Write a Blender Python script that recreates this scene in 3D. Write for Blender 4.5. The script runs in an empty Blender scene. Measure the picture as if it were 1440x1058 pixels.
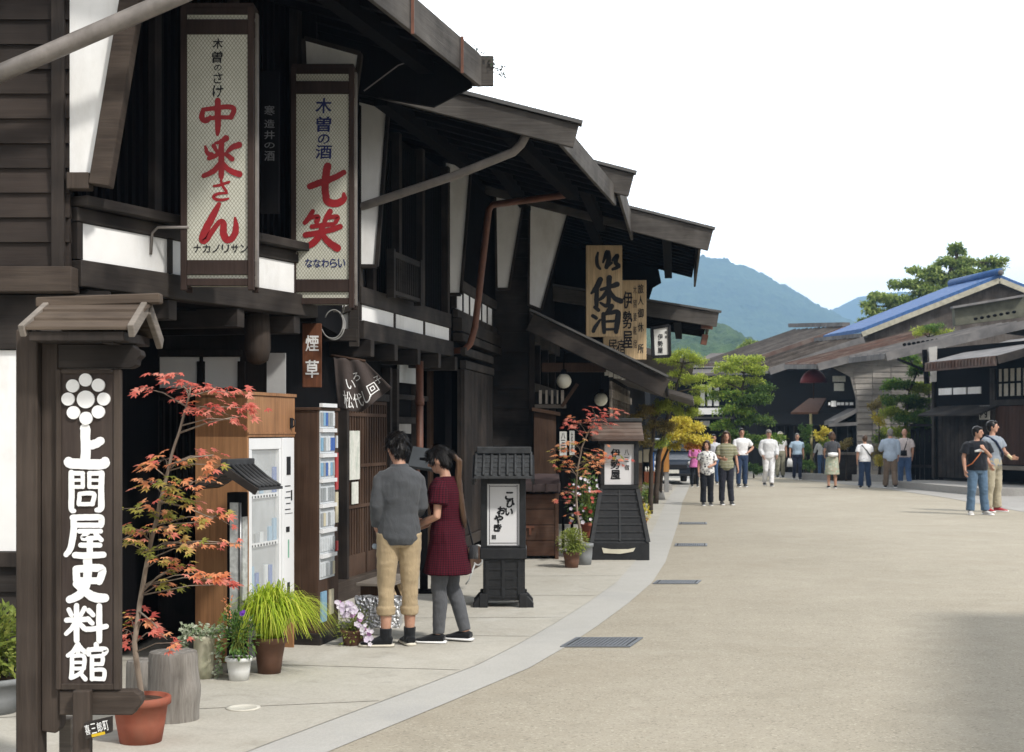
import bpy, bmesh, math, random
from mathutils import Vector, Matrix, noise
random.seed(7)
sc = bpy.context.scene
COL = sc.collection
R = math.radians
F, CX, HY, CH = 2000.0, 720.0, 606.0, 1.7     # focal length in photo pixels, principal column, horizon row, eye height


def P(px, py, Y):
    """point seen at a photo pixel, at distance Y along the view axis"""
    return Vector(((px - CX) / F * Y, Y, CH - (py - HY) / F * Y))


def G(px, py, z=0.0):
    """point of the ground plane seen at a photo pixel"""
    Y = (CH - z) * F / (py - HY)
    return Vector(((px - CX) / F * Y, Y, z))


def rnd(a, b): return random.uniform(a, b)


class MB:
    """collects polygons; build() links them as one mesh object"""
    def __init__(s, M=None):
        s.v, s.f, s.mi, s.sm, s.ch = [], [], [], [], []
        s.M = M if M is not None else Matrix()

    def add(s, vs, fs, mat=0, smooth=False):
        o = len(s.v)
        M = s.M
        s.ch.append((o, len(s.f)))
        s.v.extend([M @ Vector(p) for p in vs])
        for f in fs:
            s.f.append([o + i for i in f]); s.mi.append(mat); s.sm.append(smooth)

    def box(s, x0, x1, y0, y1, z0, z1, mat=0):
        s.add([(x0, y0, z0), (x1, y0, z0), (x1, y1, z0), (x0, y1, z0), (x0, y0, z1), (x1, y0, z1), (x1, y1, z1), (x0, y1, z1)],
              [(0, 3, 2, 1), (4, 5, 6, 7), (0, 1, 5, 4), (1, 2, 6, 5), (2, 3, 7, 6), (3, 0, 4, 7)], mat)

    def beam(s, p, q, w, h, up=(0, 0, 1), mat=0):
        """rectangular bar from p to q; w across, h along up"""
        p, q, up = Vector(p), Vector(q), Vector(up)
        d = (q - p).normalized()
        a = d.cross(up)
        if a.length < 1e-5: a = d.cross(Vector((1, 0, 0)))
        a.normalize(); b = a.cross(d).normalized()
        a *= w / 2; b *= h / 2
        s.add([p - a - b, p + a - b, p + a + b, p - a + b, q - a - b, q + a - b, q + a + b, q - a + b],
              [(0, 1, 2, 3), (7, 6, 5, 4), (0, 4, 5, 1), (1, 5, 6, 2), (2, 6, 7, 3), (3, 7, 4, 0)], mat)

    def prism(s, poly, ext, mat=0):
        """solid from a planar polygon pushed along ext"""
        poly = [Vector(p) for p in poly]; e = Vector(ext); n = len(poly)
        nrm = Vector((0, 0, 0))
        for i in range(n): nrm += poly[i].cross(poly[(i + 1) % n])
        if nrm.dot(e) > 0: poly.reverse()
        s.add(poly + [p + e for p in poly], [tuple(range(n)), tuple(range(2 * n - 1, n - 1, -1))] +
              [((i + 1) % n, i, n + i, n + (i + 1) % n) for i in range(n)], mat)

    def tube(s, pts, r, n=8, cap=True, mat=0, smooth=True):
        pts = [Vector(p) for p in pts]
        m = len(pts)
        rs = r if isinstance(r, (list, tuple)) else [r] * m
        vs, fs = [], []
        prev = None
        for i, p in enumerate(pts):
            d = (pts[min(i + 1, m - 1)] - pts[max(i - 1, 0)])
            d = d.normalized() if d.length > 1e-9 else Vector((0, 0, 1))
            if prev is None:
                a = d.cross(Vector((0, 0, 1)))
                if a.length < .05: a = d.cross(Vector((1, 0, 0)))
            else:
                a = prev - d * prev.dot(d)
                if a.length < 1e-4: a = d.cross(Vector((1, .3, 0)))
            a.normalize(); prev = a
            b = d.cross(a)
            rr = rs[i]
            ra, rb = rr if isinstance(rr, (list, tuple)) else (rr, rr)
            for k in range(n):
                t = 2 * math.pi * k / n
                vs.append(p + a * (ra * math.cos(t)) + b * (rb * math.sin(t)))
        for i in range(m - 1):
            for k in range(n):
                k2 = (k + 1) % n
                fs.append((i * n + k, i * n + k2, (i + 1) * n + k2, (i + 1) * n + k))
        if cap:
            fs.append(tuple(range(n - 1, -1, -1))); fs.append(tuple(range((m - 1) * n, m * n)))
        s.add(vs, fs, mat, smooth)

    def lathe(s, c, prof, n=20, mat=0, sx=1, sy=1, smooth=True):
        c = Vector(c); vs, fs = [], []
        for (r, z) in prof:
            for k in range(n):
                t = 2 * math.pi * k / n
                vs.append(c + Vector((r * sx * math.cos(t), r * sy * math.sin(t), z)))
        m = len(prof)
        for i in range(m - 1):
            for k in range(n):
                k2 = (k + 1) % n
                fs.append((i * n + k, i * n + k2, (i + 1) * n + k2, (i + 1) * n + k))
        fs.append(tuple(range(n - 1, -1, -1))); fs.append(tuple(range((m - 1) * n, m * n)))
        s.add(vs, fs, mat, smooth)

    def ball(s, c, rx, ry=None, rz=None, nu=14, nv=9, mat=0):
        ry = rx if ry is None else ry; rz = rx if rz is None else rz
        prof = [(math.sin(math.pi * (i + .02) / (nv + .04)), -math.cos(math.pi * (i + .02) / (nv + .04))) for i in range(nv + 1)]
        c = Vector(c); vs, fs = [], []
        for (r, z) in prof:
            for k in range(nu):
                t = 2 * math.pi * k / nu
                vs.append(c + Vector((rx * r * math.cos(t), ry * r * math.sin(t), rz * z)))
        for i in range(nv):
            for k in range(nu):
                k2 = (k + 1) % nu
                fs.append((i * nu + k, i * nu + k2, (i + 1) * nu + k2, (i + 1) * nu + k))
        fs.append(tuple(range(nu - 1, -1, -1))); fs.append(tuple(range(nv * nu, (nv + 1) * nu)))
        s.add(vs, fs, mat, True)

    def leaf(s, p, d, nrm, L, W, mat=0):
        p, d, nrm = Vector(p), Vector(d).normalized(), Vector(nrm)
        a = d.cross(nrm)
        if a.length < 1e-3: a = d.cross(Vector((.3, .2, 1)))
        a.normalize(); up = a.cross(d)
        m = p + d * L * .45 - up * W * .12
        s.add([p, m + a * W * .5 + up * W * .2, p + d * L, m - a * W * .5 + up * W * .2, m], [(0, 1, 4), (1, 2, 4), (4, 2, 3), (0, 4, 3)], mat)

    def maple(s, p, d, nrm, S, mat=0):
        """palmate leaf: seven lobes about a centre"""
        p, d, nrm = Vector(p), Vector(d).normalized(), Vector(nrm)
        a = d.cross(nrm)
        if a.length < 1e-3: a = d.cross(Vector((.3, .2, 1)))
        a.normalize(); up = a.cross(d)
        vs = [p]; out = []
        for ang, l in ((-128, .5), (-82, .8), (-40, .98), (0, 1.1), (40, .98), (82, .8), (128, .5)):
            t = R(ang)
            out.append((math.cos(t) * l, math.sin(t) * l, -.18 * l))
        pts = []
        for i, q in enumerate(out):
            pts.append(q)
            if i < 6:
                t = R((-128, -82, -40, 0, 40, 82, 128)[i] * .5 + (-128, -82, -40, 0, 40, 82, 128)[i + 1] * .5)
                pts.append((math.cos(t) * .46, math.sin(t) * .46, .02))
        vs += [p + (d * x + a * y + up * z) * S for x, y, z in pts]
        n = len(pts)
        s.add(vs, [(0, i, i + 1) for i in range(1, n)], mat)


def mk(name, mb, mats, origin=(0, 0, 0)):
    me = bpy.data.meshes.new(name)
    o = Vector(origin)
    me.from_pydata([v - o for v in mb.v], [], mb.f)
    me.polygons.foreach_set("material_index", mb.mi)
    me.polygons.foreach_set("use_smooth", mb.sm)
    for m in (mats if isinstance(mats, (list, tuple)) else [mats]): me.materials.append(m)
    me.update()
    ob = bpy.data.objects.new(name, me)
    COL.objects.link(ob)
    return ob


def wloc(o):
    v = Vector((0, 0, 0))
    while o is not None:
        v += o.location; o = o.parent
    return v


def bev(o, w):
    if w:
        b = o.modifiers.new("bevel", "BEVEL"); b.width = w; b.segments = 1; b.limit_method = 'ANGLE'; b.angle_limit = R(40)


def thing(name, label, cat, loc, group=None):
    e = bpy.data.objects.new(name, None); COL.objects.link(e)
    e.empty_display_size = .1
    e.location = loc
    e["label"] = label; e["category"] = cat
    if group: e["group"] = group
    return e


SPLIT = {"post", "strip_post", "barge_board", "shutter_rail", "leg", "joist", "street_post", "fascia_strap", "purlin_end", "plaster_panel", "end_beam", "brace", "gable_board", "shelf_strip", "shelf", "flowers_"}


def part(name, mb, mats, parent, bevel=0, label=None, kind=None):
    """mb holds world coordinates; the part keeps its parent's origin; loose posts and boards become parts of their own"""
    if name in SPLIT and len(mb.ch) > 1:
        ends = mb.ch[1:] + [(len(mb.v), len(mb.f))]
        for (v0, f0), (v1, f1) in zip(mb.ch, ends):
            one = MB(); one.v = mb.v[v0:v1]; one.f = [[i - v0 for i in f] for f in mb.f[f0:f1]]; one.mi = mb.mi[f0:f1]; one.sm = mb.sm[f0:f1]; one.ch = [(0, 0)]
            o = part(name, one, mats, parent, bevel, label, kind)
        return o
    o = mk(name, mb, mats, wloc(parent))
    o.parent = parent
    bev(o, bevel)
    if label: o["label"] = label
    if kind: o["kind"] = kind
    return o


def solo(name, mb, mats, label, cat, group=None, bevel=0, kind=None):
    xs = [v.x for v in mb.v]; ys = [v.y for v in mb.v]; zs = [v.z for v in mb.v]
    org = Vector(((min(xs) + max(xs)) / 2, (min(ys) + max(ys)) / 2, min(zs)))
    o = mk(name, mb, mats, org); o.location = org
    bev(o, bevel)
    if label: o["label"] = label
    if cat: o["category"] = cat
    if group: o["group"] = group
    if kind: o["kind"] = kind
    return o


def structure(name, mb, mats):
    o = mk(name, mb, mats); o["kind"] = "structure"
    return o


def copy_tree(o, parent=None, loc=None, label=None):
    c = o.copy(); COL.objects.link(c); c.parent = parent
    if loc is not None: c.location = loc
    if label: c["label"] = label
    for ch in list(o.children): copy_tree(ch, c)
    return c


def frame(O, d):
    """matrix whose x runs along the street front d, y into the house, z up"""
    d = Vector((d[0], d[1], 0)).normalized()
    M = Matrix(((d.x, -d.y, 0, O[0]), (d.y, d.x, 0, O[1]), (0, 0, 1, O[2] if len(O) > 2 else 0), (0, 0, 0, 1)))
    return M


# ------------------------------------------------------------------ materials
class NT:
    def __init__(s, name):
        s.m = bpy.data.materials.new(name); s.m.use_nodes = True
        s.t = s.m.node_tree; s.t.nodes.clear()
        s.out = s.n("ShaderNodeOutputMaterial")

    def n(s, typ, **kw):
        nd = s.t.nodes.new(typ)
        for k, v in kw.items():
            if k.startswith("_"):
                setattr(nd, k[1:], v)
            else:
                i = nd.inputs[int(k[1:])] if k[0] == "i" and k[1:].isdigit() else nd.inputs[k.replace("__", " ")]
                if hasattr(v, "node") or isinstance(v, bpy.types.NodeSocket): s.t.links.new(v, i)
                else: i.default_value = v
        return nd

    def math(s, op, a, b=0.0):
        return s.n("ShaderNodeMath", _operation=op, i0=a, i1=b).outputs[0]

    def mix(s, f, a, b, mode="MIX"):
        nd = s.t.nodes.new("ShaderNodeMix"); nd.data_type = "RGBA"; nd.blend_type = mode
        for k, v in ((0, f), (6, a), (7, b)):
            if isinstance(v, bpy.types.NodeSocket): s.t.links.new(v, nd.inputs[k])
            else: nd.inputs[k].default_value = v if k == 0 else (*v, 1)[:4]
        return nd.outputs[2]

    def ramp(s, f, stops):
        nd = s.n("ShaderNodeValToRGB", Fac=f)
        e = nd.color_ramp.elements
        while len(e) < len(stops): e.new(.5)
        for i, (p, c) in enumerate(stops):
            e[i].position = p; e[i].color = (*c, 1)[:4] if not isinstance(c, float) else (c, c, c, 1)
        return nd.outputs[0]

    def noise(s, vec, scale, detail=4, rough=.6, dist=0):
        return s.n("ShaderNodeTexNoise", Vector=vec, Scale=scale, Detail=detail, Roughness=rough, Distortion=dist).outputs[0]

    def coord(s, scale=(1, 1, 1), rot=(0, 0, 0)):
        tc = s.n("ShaderNodeTexCoord").outputs["Object"]
        return s.n("ShaderNodeMapping", Vector=tc, Scale=scale, Rotation=rot).outputs[0]

    def bsdf(s, col, rough=.7, spec=.3, bump=None, bs=.3, bd=.01, metal=0, **kw):
        b = s.n("ShaderNodeBsdfPrincipled", Base__Color=col if isinstance(col, bpy.types.NodeSocket) else (*col, 1), Roughness=rough, Metallic=metal)
        b.inputs["Specular IOR Level"].default_value = spec
        if bump is not None:
            bn = s.n("ShaderNodeBump", Strength=bs, Distance=bd, Height=bump).outputs[0]
            s.t.links.new(bn, b.inputs["Normal"])
        for k, v in kw.items():
            i = b.inputs[k.replace("__", " ")]
            if isinstance(v, bpy.types.NodeSocket): s.t.links.new(v, i)
            else: i.default_value = v
        s.t.links.new(b.outputs[0], s.out.inputs[0])
        return b


def dim(c, k): return tuple(x * k for x in c)


def wood(name, c, grain="h", var=.45, rough=.75, bump=.35, weather=None, scale=1.0, spec=.2):
    """boards: long fibres along the grain, each loose piece a little lighter or darker"""
    t = NT(name)
    sc_ = {"h": (2, 2, 38), "v": (38, 38, 2), "x": (2, 38, 38), "y": (38, 2, 38), "s": (1.2, 11, 1.2)}[grain]
    v = t.coord(tuple(k * scale for k in sc_))
    g = t.noise(v, 1.0, 7, .65, .4)
    big = t.noise(t.coord((1.3, 1.3, 1.3)), 1.2, 3)
    col = t.ramp(g, [(.25, dim(c, .55)), (.55, c), (.8, dim(c, 1.5))])
    if weather: col = t.mix(t.ramp(big, [(.42, 0.0), (.68, 1.0)]), col, t.mix(g, dim(weather, .6), dim(weather, 1.25)))
    isl = t.n("ShaderNodeNewGeometry").outputs["Random Per Island"]
    k = t.ramp(isl, [(0.0, max(0.0, 1 - var)), (1.0, 1.0)])
    col = t.mix(1.0, col, k, "MULTIPLY")
    t.bsdf(col, rough, spec, g, bump, .006)
    return t.m


def plain(name, c, rough=.6, var=.15, scale=6, bump=.05, spec=.3, metal=0, dirt=None, det=5):
    t = NT(name)
    v = t.coord()
    g = t.noise(v, scale, det)
    col = t.ramp(g, [(.3, dim(c, 1 - var)), (.7, dim(c, 1 + var))])
    if dirt:
        d = t.noise(t.coord((1, 1, .35)), scale * .35, 6, .7)
        col = t.mix(t.ramp(d, [(.5, 0.0), (.78, .8)]), col, dirt)
    t.bsdf(col, rough, spec, g, bump, .004, metal)
    return t.m


def leafmat(name, stops, trans=.35, rough=.55):
    """leaves: every blade its own shade of the ramp, light passing through"""
    t = NT(name)
    isl = t.n("ShaderNodeNewGeometry").outputs["Random Per Island"]
    big = t.noise(t.coord(), 2.2, 2)
    f = t.math("ADD", t.math("MULTIPLY", isl, .65), t.math("MULTIPLY", big, .35))
    col = t.ramp(f, stops)
    b = t.bsdf(col, rough, .25)
    tr = t.n("ShaderNodeBsdfTranslucent", Color=col)
    mx = t.n("ShaderNodeMixShader", Fac=trans)
    t.t.links.new(b.outputs[0], mx.inputs[1]); t.t.links.new(tr.outputs[0], mx.inputs[2])
    t.t.links.new(mx.outputs[0], t.out.inputs[0])
    return t.m


DK = (.019, .0155, .014)
M = {}
M["dark"] = wood("dark_stained_wood", DK, "h", .45, weather=(.062, .052, .045), bump=.55)
M["darkv"] = wood("dark_stained_wood_upright", DK, "v", .45, weather=(.058, .046, .039), bump=.55)
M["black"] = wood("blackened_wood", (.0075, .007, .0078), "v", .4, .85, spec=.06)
M["clap"] = wood("clapboard_wood", (.029, .0215, .018), "h", .5, weather=(.048, .037, .031))
M["brown"] = wood("brown_wood", (.062, .034, .021), "v", .45, weather=(.10, .06, .04), bump=.5)
M["fascia"] = wood("weathered_fascia", (.058, .052, .047), "h", .45, weather=(.12, .11, .10), bump=.7)
M["grey_wood"] = wood("silvered_wood", (.19, .165, .14), "h", .4, weather=(.27, .24, .21))
M["post"] = wood("signpost_wood", (.046, .035, .028), "v", .35, weather=(.085, .066, .053), bump=.7)
M["posth"] = wood("signpost_beam_wood", (.052, .039, .031), "h", .35, weather=(.088, .069, .055), bump=.7)
M["shingle"] = wood("shingle_wood", (.085, .064, .049), "h", .35, weather=(.13, .10, .075), bump=.7)
M["plaster"] = plain("white_plaster", (.77, .77, .76), .85, .05, 5, .15, .2, dirt=(.52, .50, .46))
M["tan_board"] = wood("pale_board", (.52, .38, .22), "v", .1, weather=(.60, .46, .29))
M["pipe"] = plain("grey_pipe", (.20, .18, .165), .45, .2, 9, .05, .4, dirt=(.10, .085, .07))
M["copper"] = plain("rusty_copper_pipe", (.13, .05, .028), .5, .3, 8, .05, .4, dirt=(.06, .03, .02))
M["metal"] = plain("dull_metal", (.32, .32, .32), .4, .1, 10, .03, .5, .7)
M["roof_grey"] = wood("roof_sheet", (.11, .10, .095), "h", .3, weather=(.16, .145, .135))
M["paper"] = plain("paper_screen", (.84, .85, .84), .8, .04, 4, .03)
M["notice"] = plain("paper_notice", (.66, .66, .60), .7, .12, 25, .02, dirt=(.3, .38, .3))

# ------------------------------------------------------------------ camera, sky, sun
cd = bpy.data.cameras.new("camera"); cam = bpy.data.objects.new("camera", cd); COL.objects.link(cam)
cam.location = (0, 0, CH); cam.rotation_euler = (R(90), 0, 0)
cd.sensor_width = 36; cd.lens = 50; cd.shift_y = (HY - 529) / 1440
cd.clip_start = .1; cd.clip_end = 9000
cd.dof.use_dof = True; cd.dof.focus_distance = 9.5; cd.dof.aperture_fstop = 7.0
sc.camera = cam
SUN = Vector((.58, -.56, .86)).normalized()
w = bpy.data.worlds.new("World"); sc.world = w; w.use_nodes = True
wt = w.node_tree; wt.nodes.clear()
sky = wt.nodes.new("ShaderNodeTexSky"); sky.sky_type = 'NISHITA'; sky.sun_disc = False
sky.sun_elevation = math.asin(SUN.z); sky.sun_rotation = math.atan2(SUN.x, SUN.y)
sky.air_density = 1.0; sky.dust_density = 3.0
bg = wt.nodes.new("ShaderNodeBackground"); bg.inputs[1].default_value = .12
wt.links.new(sky.outputs[0], bg.inputs[0])
cl = wt.nodes.new("ShaderNodeBackground"); cl.inputs[0].default_value = (1.0, .995, .985, 1); cl.inputs[1].default_value = 1.0
gw = wt.nodes.new("ShaderNodeNewGeometry"); dp = wt.nodes.new("ShaderNodeVectorMath"); dp.operation = 'DOT_PRODUCT'
dp.inputs[1].default_value = Vector((.1, -1, -.22)).normalized()
wt.links.new(gw.outputs["Incoming"], dp.inputs[0])
mr = wt.nodes.new("ShaderNodeMapRange"); mr.interpolation_type = 'SMOOTHSTEP'
for i_, v_ in zip((1, 2, 3, 4), (.70, .95, 1.02, 3.3)): mr.inputs[i_].default_value = v_
wt.links.new(dp.outputs["Value"], mr.inputs[0]); wt.links.new(mr.outputs[0], cl.inputs[1])   # the cloud veil is brightest low over the valley
mxs = wt.nodes.new("ShaderNodeMixShader"); mxs.inputs[0].default_value = .86     # a bright veil of thin cloud over the blue
wt.links.new(bg.outputs[0], mxs.inputs[1]); wt.links.new(cl.outputs[0], mxs.inputs[2])
wo = wt.nodes.new("ShaderNodeOutputWorld"); wt.links.new(mxs.outputs[0], wo.inputs[0])
sl = bpy.data.lights.new("sun", "SUN"); sl.energy = 2.9; sl.angle = R(5); sl.color = (1, .96, .90)
so = bpy.data.objects.new("sun", sl); COL.objects.link(so); so.rotation_euler = SUN.to_track_quat('Z', 'Y').to_euler(); so.location = SUN * 30
sc.view_settings.view_transform = 'Standard'; sc.view_settings.look = 'None'
sc.view_settings.exposure = 0.37; sc.view_settings.gamma = 1
sc.cycles.max_bounces = 6; sc.cycles.diffuse_bounces = 3; sc.cycles.transparent_max_bounces = 6
sc.cycles.use_denoising = True

# ------------------------------------------------------------------ ground, road, pavement
def ground_mat(name, c1, c2, fine, speck=None, rough=.9, joints=None, stain=None):
    t = NT(name)
    v = t.coord()
    g = t.noise(v, fine, 3, .7)
    big = t.noise(v, .35, 5, .6)
    mid = t.noise(v, 3.0, 5, .65)
    f = t.math("ADD", t.math("MULTIPLY", g, .5), t.math("ADD", t.math("MULTIPLY", big, .3), t.math("MULTIPLY", mid, .2)))
    col = t.ramp(f, [(.36, c1), (.64, c2)])
    if speck:
        vo = t.n("ShaderNodeTexVoronoi", Vector=v, Scale=fine * .9)
        k = t.n("ShaderNodeSeparateColor", Color=vo.outputs["Color"]).outputs[0]
        col = t.mix(t.ramp(k, [(.0, .45), (.15, 0.0)]), col, speck)
        col = t.mix(t.ramp(k, [(.86, 0.0), (1.0, .45)]), col, dim(c2, 1.35))
    if stain:
        col = t.mix(t.ramp(t.noise(v, .8, 6, .7, .5), [(.52, 0.0), (.75, .55)]), col, stain)
    if joints:
        col = t.mix(joints(t), col, (.16, .15, .13))
    t.bsdf(col, rough, .2, g, .5, .004)
    return t.m


M["road"] = ground_mat("tan_road_aggregate", (.275, .245, .19), (.40, .365, .295), 80, (.12, .105, .085), stain=(.30, .26, .20))
M["pave"] = ground_mat("concrete_pavement", (.355, .335, .285), (.485, .465, .41), 60, None, stain=(.33, .30, .245))
M["gutter"] = ground_mat("smooth_concrete_gutter", (.36, .352, .325), (.465, .455, .425), 70, None, stain=(.33, .33, .33))
M["earth"] = ground_mat("far_ground", (.20, .18, .13), (.28, .25, .19), 12)
M["kerb_stone"] = ground_mat("rough_kerb_concrete", (.26, .25, .235), (.38, .37, .35), 30, None, stain=(.2, .19, .17))

KERB = [(-6.6, -6), (-4.4, -.9), (-2.35, 4.15), (-.92, 7.66), (-.40, 8.9), (.117, 10.18), (.41, 11.15), (.735, 12.36), (1.15, 14.05), (1.56, 15.9), (1.98, 18.4), (2.34, 21),
        (3.0, 25.8), (4.03, 33.7), (5.0, 40.5), (6.2, 49), (7.2, 58), (7.4, 66), (5.2, 74)]


def _wear(m, c, s1, lo, hi, amt):
    t = NT.__new__(NT); t.m = m; t.t = m.node_tree
    b = next(n for n in t.t.nodes if n.type == 'BSDF_PRINCIPLED'); lk = b.inputs["Base Color"].links[0]; src = lk.from_socket
    v = t.coord(); n1 = t.noise(v, s1, 7, .72, 1.4); n2 = t.noise(t.coord((1, .22, 1)), s1 * .7, 5, .7)
    t.t.links.new(t.mix(t.math("MULTIPLY", t.ramp(n1, [(lo, 0.0), (hi, amt)]), t.ramp(n2, [(.35, .3), (.65, 1.0)])), src, c), b.inputs["Base Color"])


_wear(M["road"], (.20, .18, .145), 1.7, .50, .66, .22)
_wear(M["road"], (.47, .44, .37), .6, .50, .68, .25)
_wear(M["pave"], (.25, .235, .20), 2.2, .52, .66, .5)
_wear(M["pave"], (.58, .57, .53), .9, .52, .66, .4)


def sheet(name, left, right, z, m):
    mb = MB()
    for i in range(len(left) - 1):
        mb.add([(left[i][0], left[i][1], z), (right[i][0], right[i][1], z), (right[i + 1][0], right[i + 1][1], z), (left[i + 1][0], left[i + 1][1], z)], [(0, 1, 2, 3)])
    return structure(name, mb, m)


def offs(d):
    out = []
    for i, (x, y) in enumerate(KERB):
        a = Vector(KERB[max(i - 1, 0)]); b = Vector(KERB[min(i + 1, len(KERB) - 1)])
        t = (b - a).normalized()
        out.append((x - t.y * d, y + t.x * d))
    return out


gb = MB(); gb.add([(-1450, -40, -.03), (1450, -40, -.03), (1450, 3900, -.03), (-1450, 3900, -.03)], [(0, 1, 2, 3)])
structure("ground", gb, M["earth"])
sheet("road", [(x - .05, y) for x, y in KERB], [(26, y) for x, y in KERB], .0, M["road"])
inner = offs(.40)
sheet("gutter", inner, offs(-.005), .004, M["gutter"])
pv = sheet("pavement", [(-14, y) for x, y in KERB], offs(.385), .008, M["pave"])
# sawn joints across the pavement slabs: thin dark strips
jm = MB()
for Y, s in ((8.9, .07), (10.05, -.06), (11.7, -.03), (12.9, .02), (14.6, .0), (16.6, .03), (19.2, .02), (22.5, .0)):
    xr = [p for p in inner]
    xk = next(a[0] + (b[0] - a[0]) * (Y - a[1]) / (b[1] - a[1]) for a, b in zip(inner, inner[1:]) if a[1] <= Y <= b[1])
    jm.add([(-3.2, Y - s * 8, .010), (xk, Y, .010), (xk, Y + .012, .010), (-3.2, Y + .012 - s * 8, .010)], [(0, 1, 2, 3)])
structure("pavement_joints", jm, plain("joint_dirt", (.22, .2, .17), .9))

gm = plain("galvanised_grate", (.17, .185, .205), .5, .15, 30, .1, .4, .3)
gd = plain("drain_shadow", (.03, .03, .03), .9)


def grate(x0, x1, Y0, Y1, skew, label):
    root = thing("drain_grate", label, "drain grate", ((x0 + x1) / 2, (Y0 + Y1) / 2, .004), "drain grates along the road edge")
    c = Vector(root.location)
    mb = MB(); w_, l_ = x1 - x0, Y1 - Y0
    sh = Matrix.Translation(c) @ Matrix(((1, skew, 0, 0), (0, 1, 0, 0), (0, 0, 1, 0), (0, 0, 0, 1)))
    mb.M = sh
    mb.box(-w_ / 2, w_ / 2, -l_ / 2, -l_ / 2 + .03, 0, .008); mb.box(-w_ / 2, w_ / 2, l_ / 2 - .03, l_ / 2, 0, .008)
    mb.box(-w_ / 2, -w_ / 2 + .03, -l_ / 2 + .03, l_ / 2 - .03, 0, .008); mb.box(w_ / 2 - .03, w_ / 2, -l_ / 2 + .03, l_ / 2 - .03, 0, .008)
    part("frame", mb, gm, root)
    n = int(w_ / .035); bb = MB(sh)
    for i in range(1, n):
        x = -w_ / 2 + .03 + (w_ - .06) * i / n
        bb.box(x - .011, x + .011, -l_ / 2 + .03, l_ / 2 - .03, 0, .007)
    part("bars", bb, gm, root)
    pb = MB(sh); pb.box(-w_ / 2 + .03, w_ / 2 - .03, -l_ / 2 + .03, l_ / 2 - .03, 0, .002)
    part("pit", pb, gd, root)


grate(.45, 1.0, 11.15, 11.64, .3, "nearest and largest looking drain grate at the kerb of the tan road")
grate(1.60, 2.10, 15.75, 16.1, .25, "second drain grate along the kerb, beyond the nearest one")
grate(2.42, 2.9, 20.9, 21.35, .15, "third drain grate along the kerb, level with the tapered black lantern")
grate(3.06, 3.57, 25.8, 26.3, .13, "farthest drain grate along the kerb, nearest to the walkers")
cv = MB(); cv.lathe(G(342, 998) + Vector((0, 0, .008)), [(.105, 0), (.105, .006), (.08, .008), (.078, .006), (0.001, .006)], 28)
solo("valve_cover", cv, plain("pale_valve_cover", (.55, .53, .46), .7, .08, 20), "small round cream valve cover set in the pavement near the log stump", "valve cover")

# ------------------------------------------------------------------ hills
def hill_mat(name, a, b, s):
    t = NT(name); v = t.coord()
    g = t.noise(v, s, 6, .7); h = t.noise(v, s * .12, 4, .6)
    f = t.math("ADD", t.math("MULTIPLY", g, .6), t.math("MULTIPLY", h, .4))
    t.bsdf(t.ramp(f, [(.35, a), (.65, b)]), .9, .1, g, 1.0, 9)
    return t.m


def hill(name, prof, D, depth, rough, m, nx=220, nz=46, bump=5):
    mb = MB(); vs = []
    x0, x1 = prof[0][0], prof[-1][0]
    for j in range(nz + 1):
        q = j / nz
        for i in range(nx + 1):
            px = x0 + (x1 - x0) * i / nx
            for a, b in zip(prof, prof[1:]):
                if a[0] <= px <= b[0]:
                    k = (px - a[0]) / (b[0] - a[0]); k = k * k * (3 - 2 * k) * .35 + k * .65
                    py = a[1] + (b[1] - a[1]) * k; break
            top = P(px, py, D)
            if q <= .7:
                u = q / .7
                z = -4 + (top.z + 4) * (u ** .85); y = D - depth * (1 - u)
            else:
                u = (q - .7) / .3
                z = top.z * (1 - u * .8); y = D + depth * .6 * u
            X = top.x
            z += (noise.noise(Vector((X, y, z)) * rough) * bump + noise.noise(Vector((X, y, z)) * rough * 3.1) * bump * .5) * min(1, q * 4)
            z += noise.noise(Vector((X, y, 7)) * rough * .12) * bump * .8 * min(1, q * 3) * (1 if q < .6 else max(0, (.72 - q) * 8))
            vs.append((X, y, max(z, -.02)))
    fs = []
    for j in range(nz):
        for i in range(nx):
            a = j * (nx + 1) + i
            fs.append((a, a + 1, a + nx + 2, a + nx + 1))
    mb.add(vs, fs, 0, True)
    return structure(name, mb, m)


hill("mountain", [(560, 470), (700, 420), (820, 380), (930, 358), (975, 360), (1012, 363), (1050, 375), (1100, 400), (1150, 429), (1195, 452), (1240, 476), (1300, 510), (1380, 560), (1440, 600)],
     2500, 900, .06, hill_mat("far_forest", (.008, .03, .018), (.085, .14, .07), .045), 520, 110, 6)
hill("far_mountain", [(1060, 560), (1110, 480), (1175, 434), (1205, 418), (1250, 411), (1300, 412), (1350, 425), (1420, 460), (1500, 520), (1560, 590)], 3500, 800, .03,
     hill_mat("farther_forest", (.016, .045, .03), (.045, .09, .05), .04), 200, 40, 4)
hill("hillside", [(700, 520), (800, 480), (880, 458), (940, 452), (990, 451), (1025, 468), (1060, 496), (1105, 540), (1160, 585), (1200, 603)], 620, 330, .13,
     hill_mat("near_forest", (.012, .04, .012), (.12, .19, .05), .13), 360, 90, 3.2)
hz = MB(); hz.box(-1500, 1500, -60, 4000, -1.2, 420)
hm = bpy.data.materials.new("thin_haze"); hm.use_nodes = True
ht = hm.node_tree; ht.nodes.clear()
pvn = ht.nodes.new("ShaderNodeVolumePrincipled"); pvn.inputs["Color"].default_value = (.42, .68, 1.0, 1); pvn.inputs["Density"].default_value = .00042
pvn.inputs["Anisotropy"].default_value = .0
hout = ht.nodes.new("ShaderNodeOutputMaterial"); ht.links.new(pvn.outputs[0], hout.inputs["Volume"])
hob = mk("haze", hz, hm); hob["kind"] = "stuff"; hob["label"] = "thin blue haze in the valley air"

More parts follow.
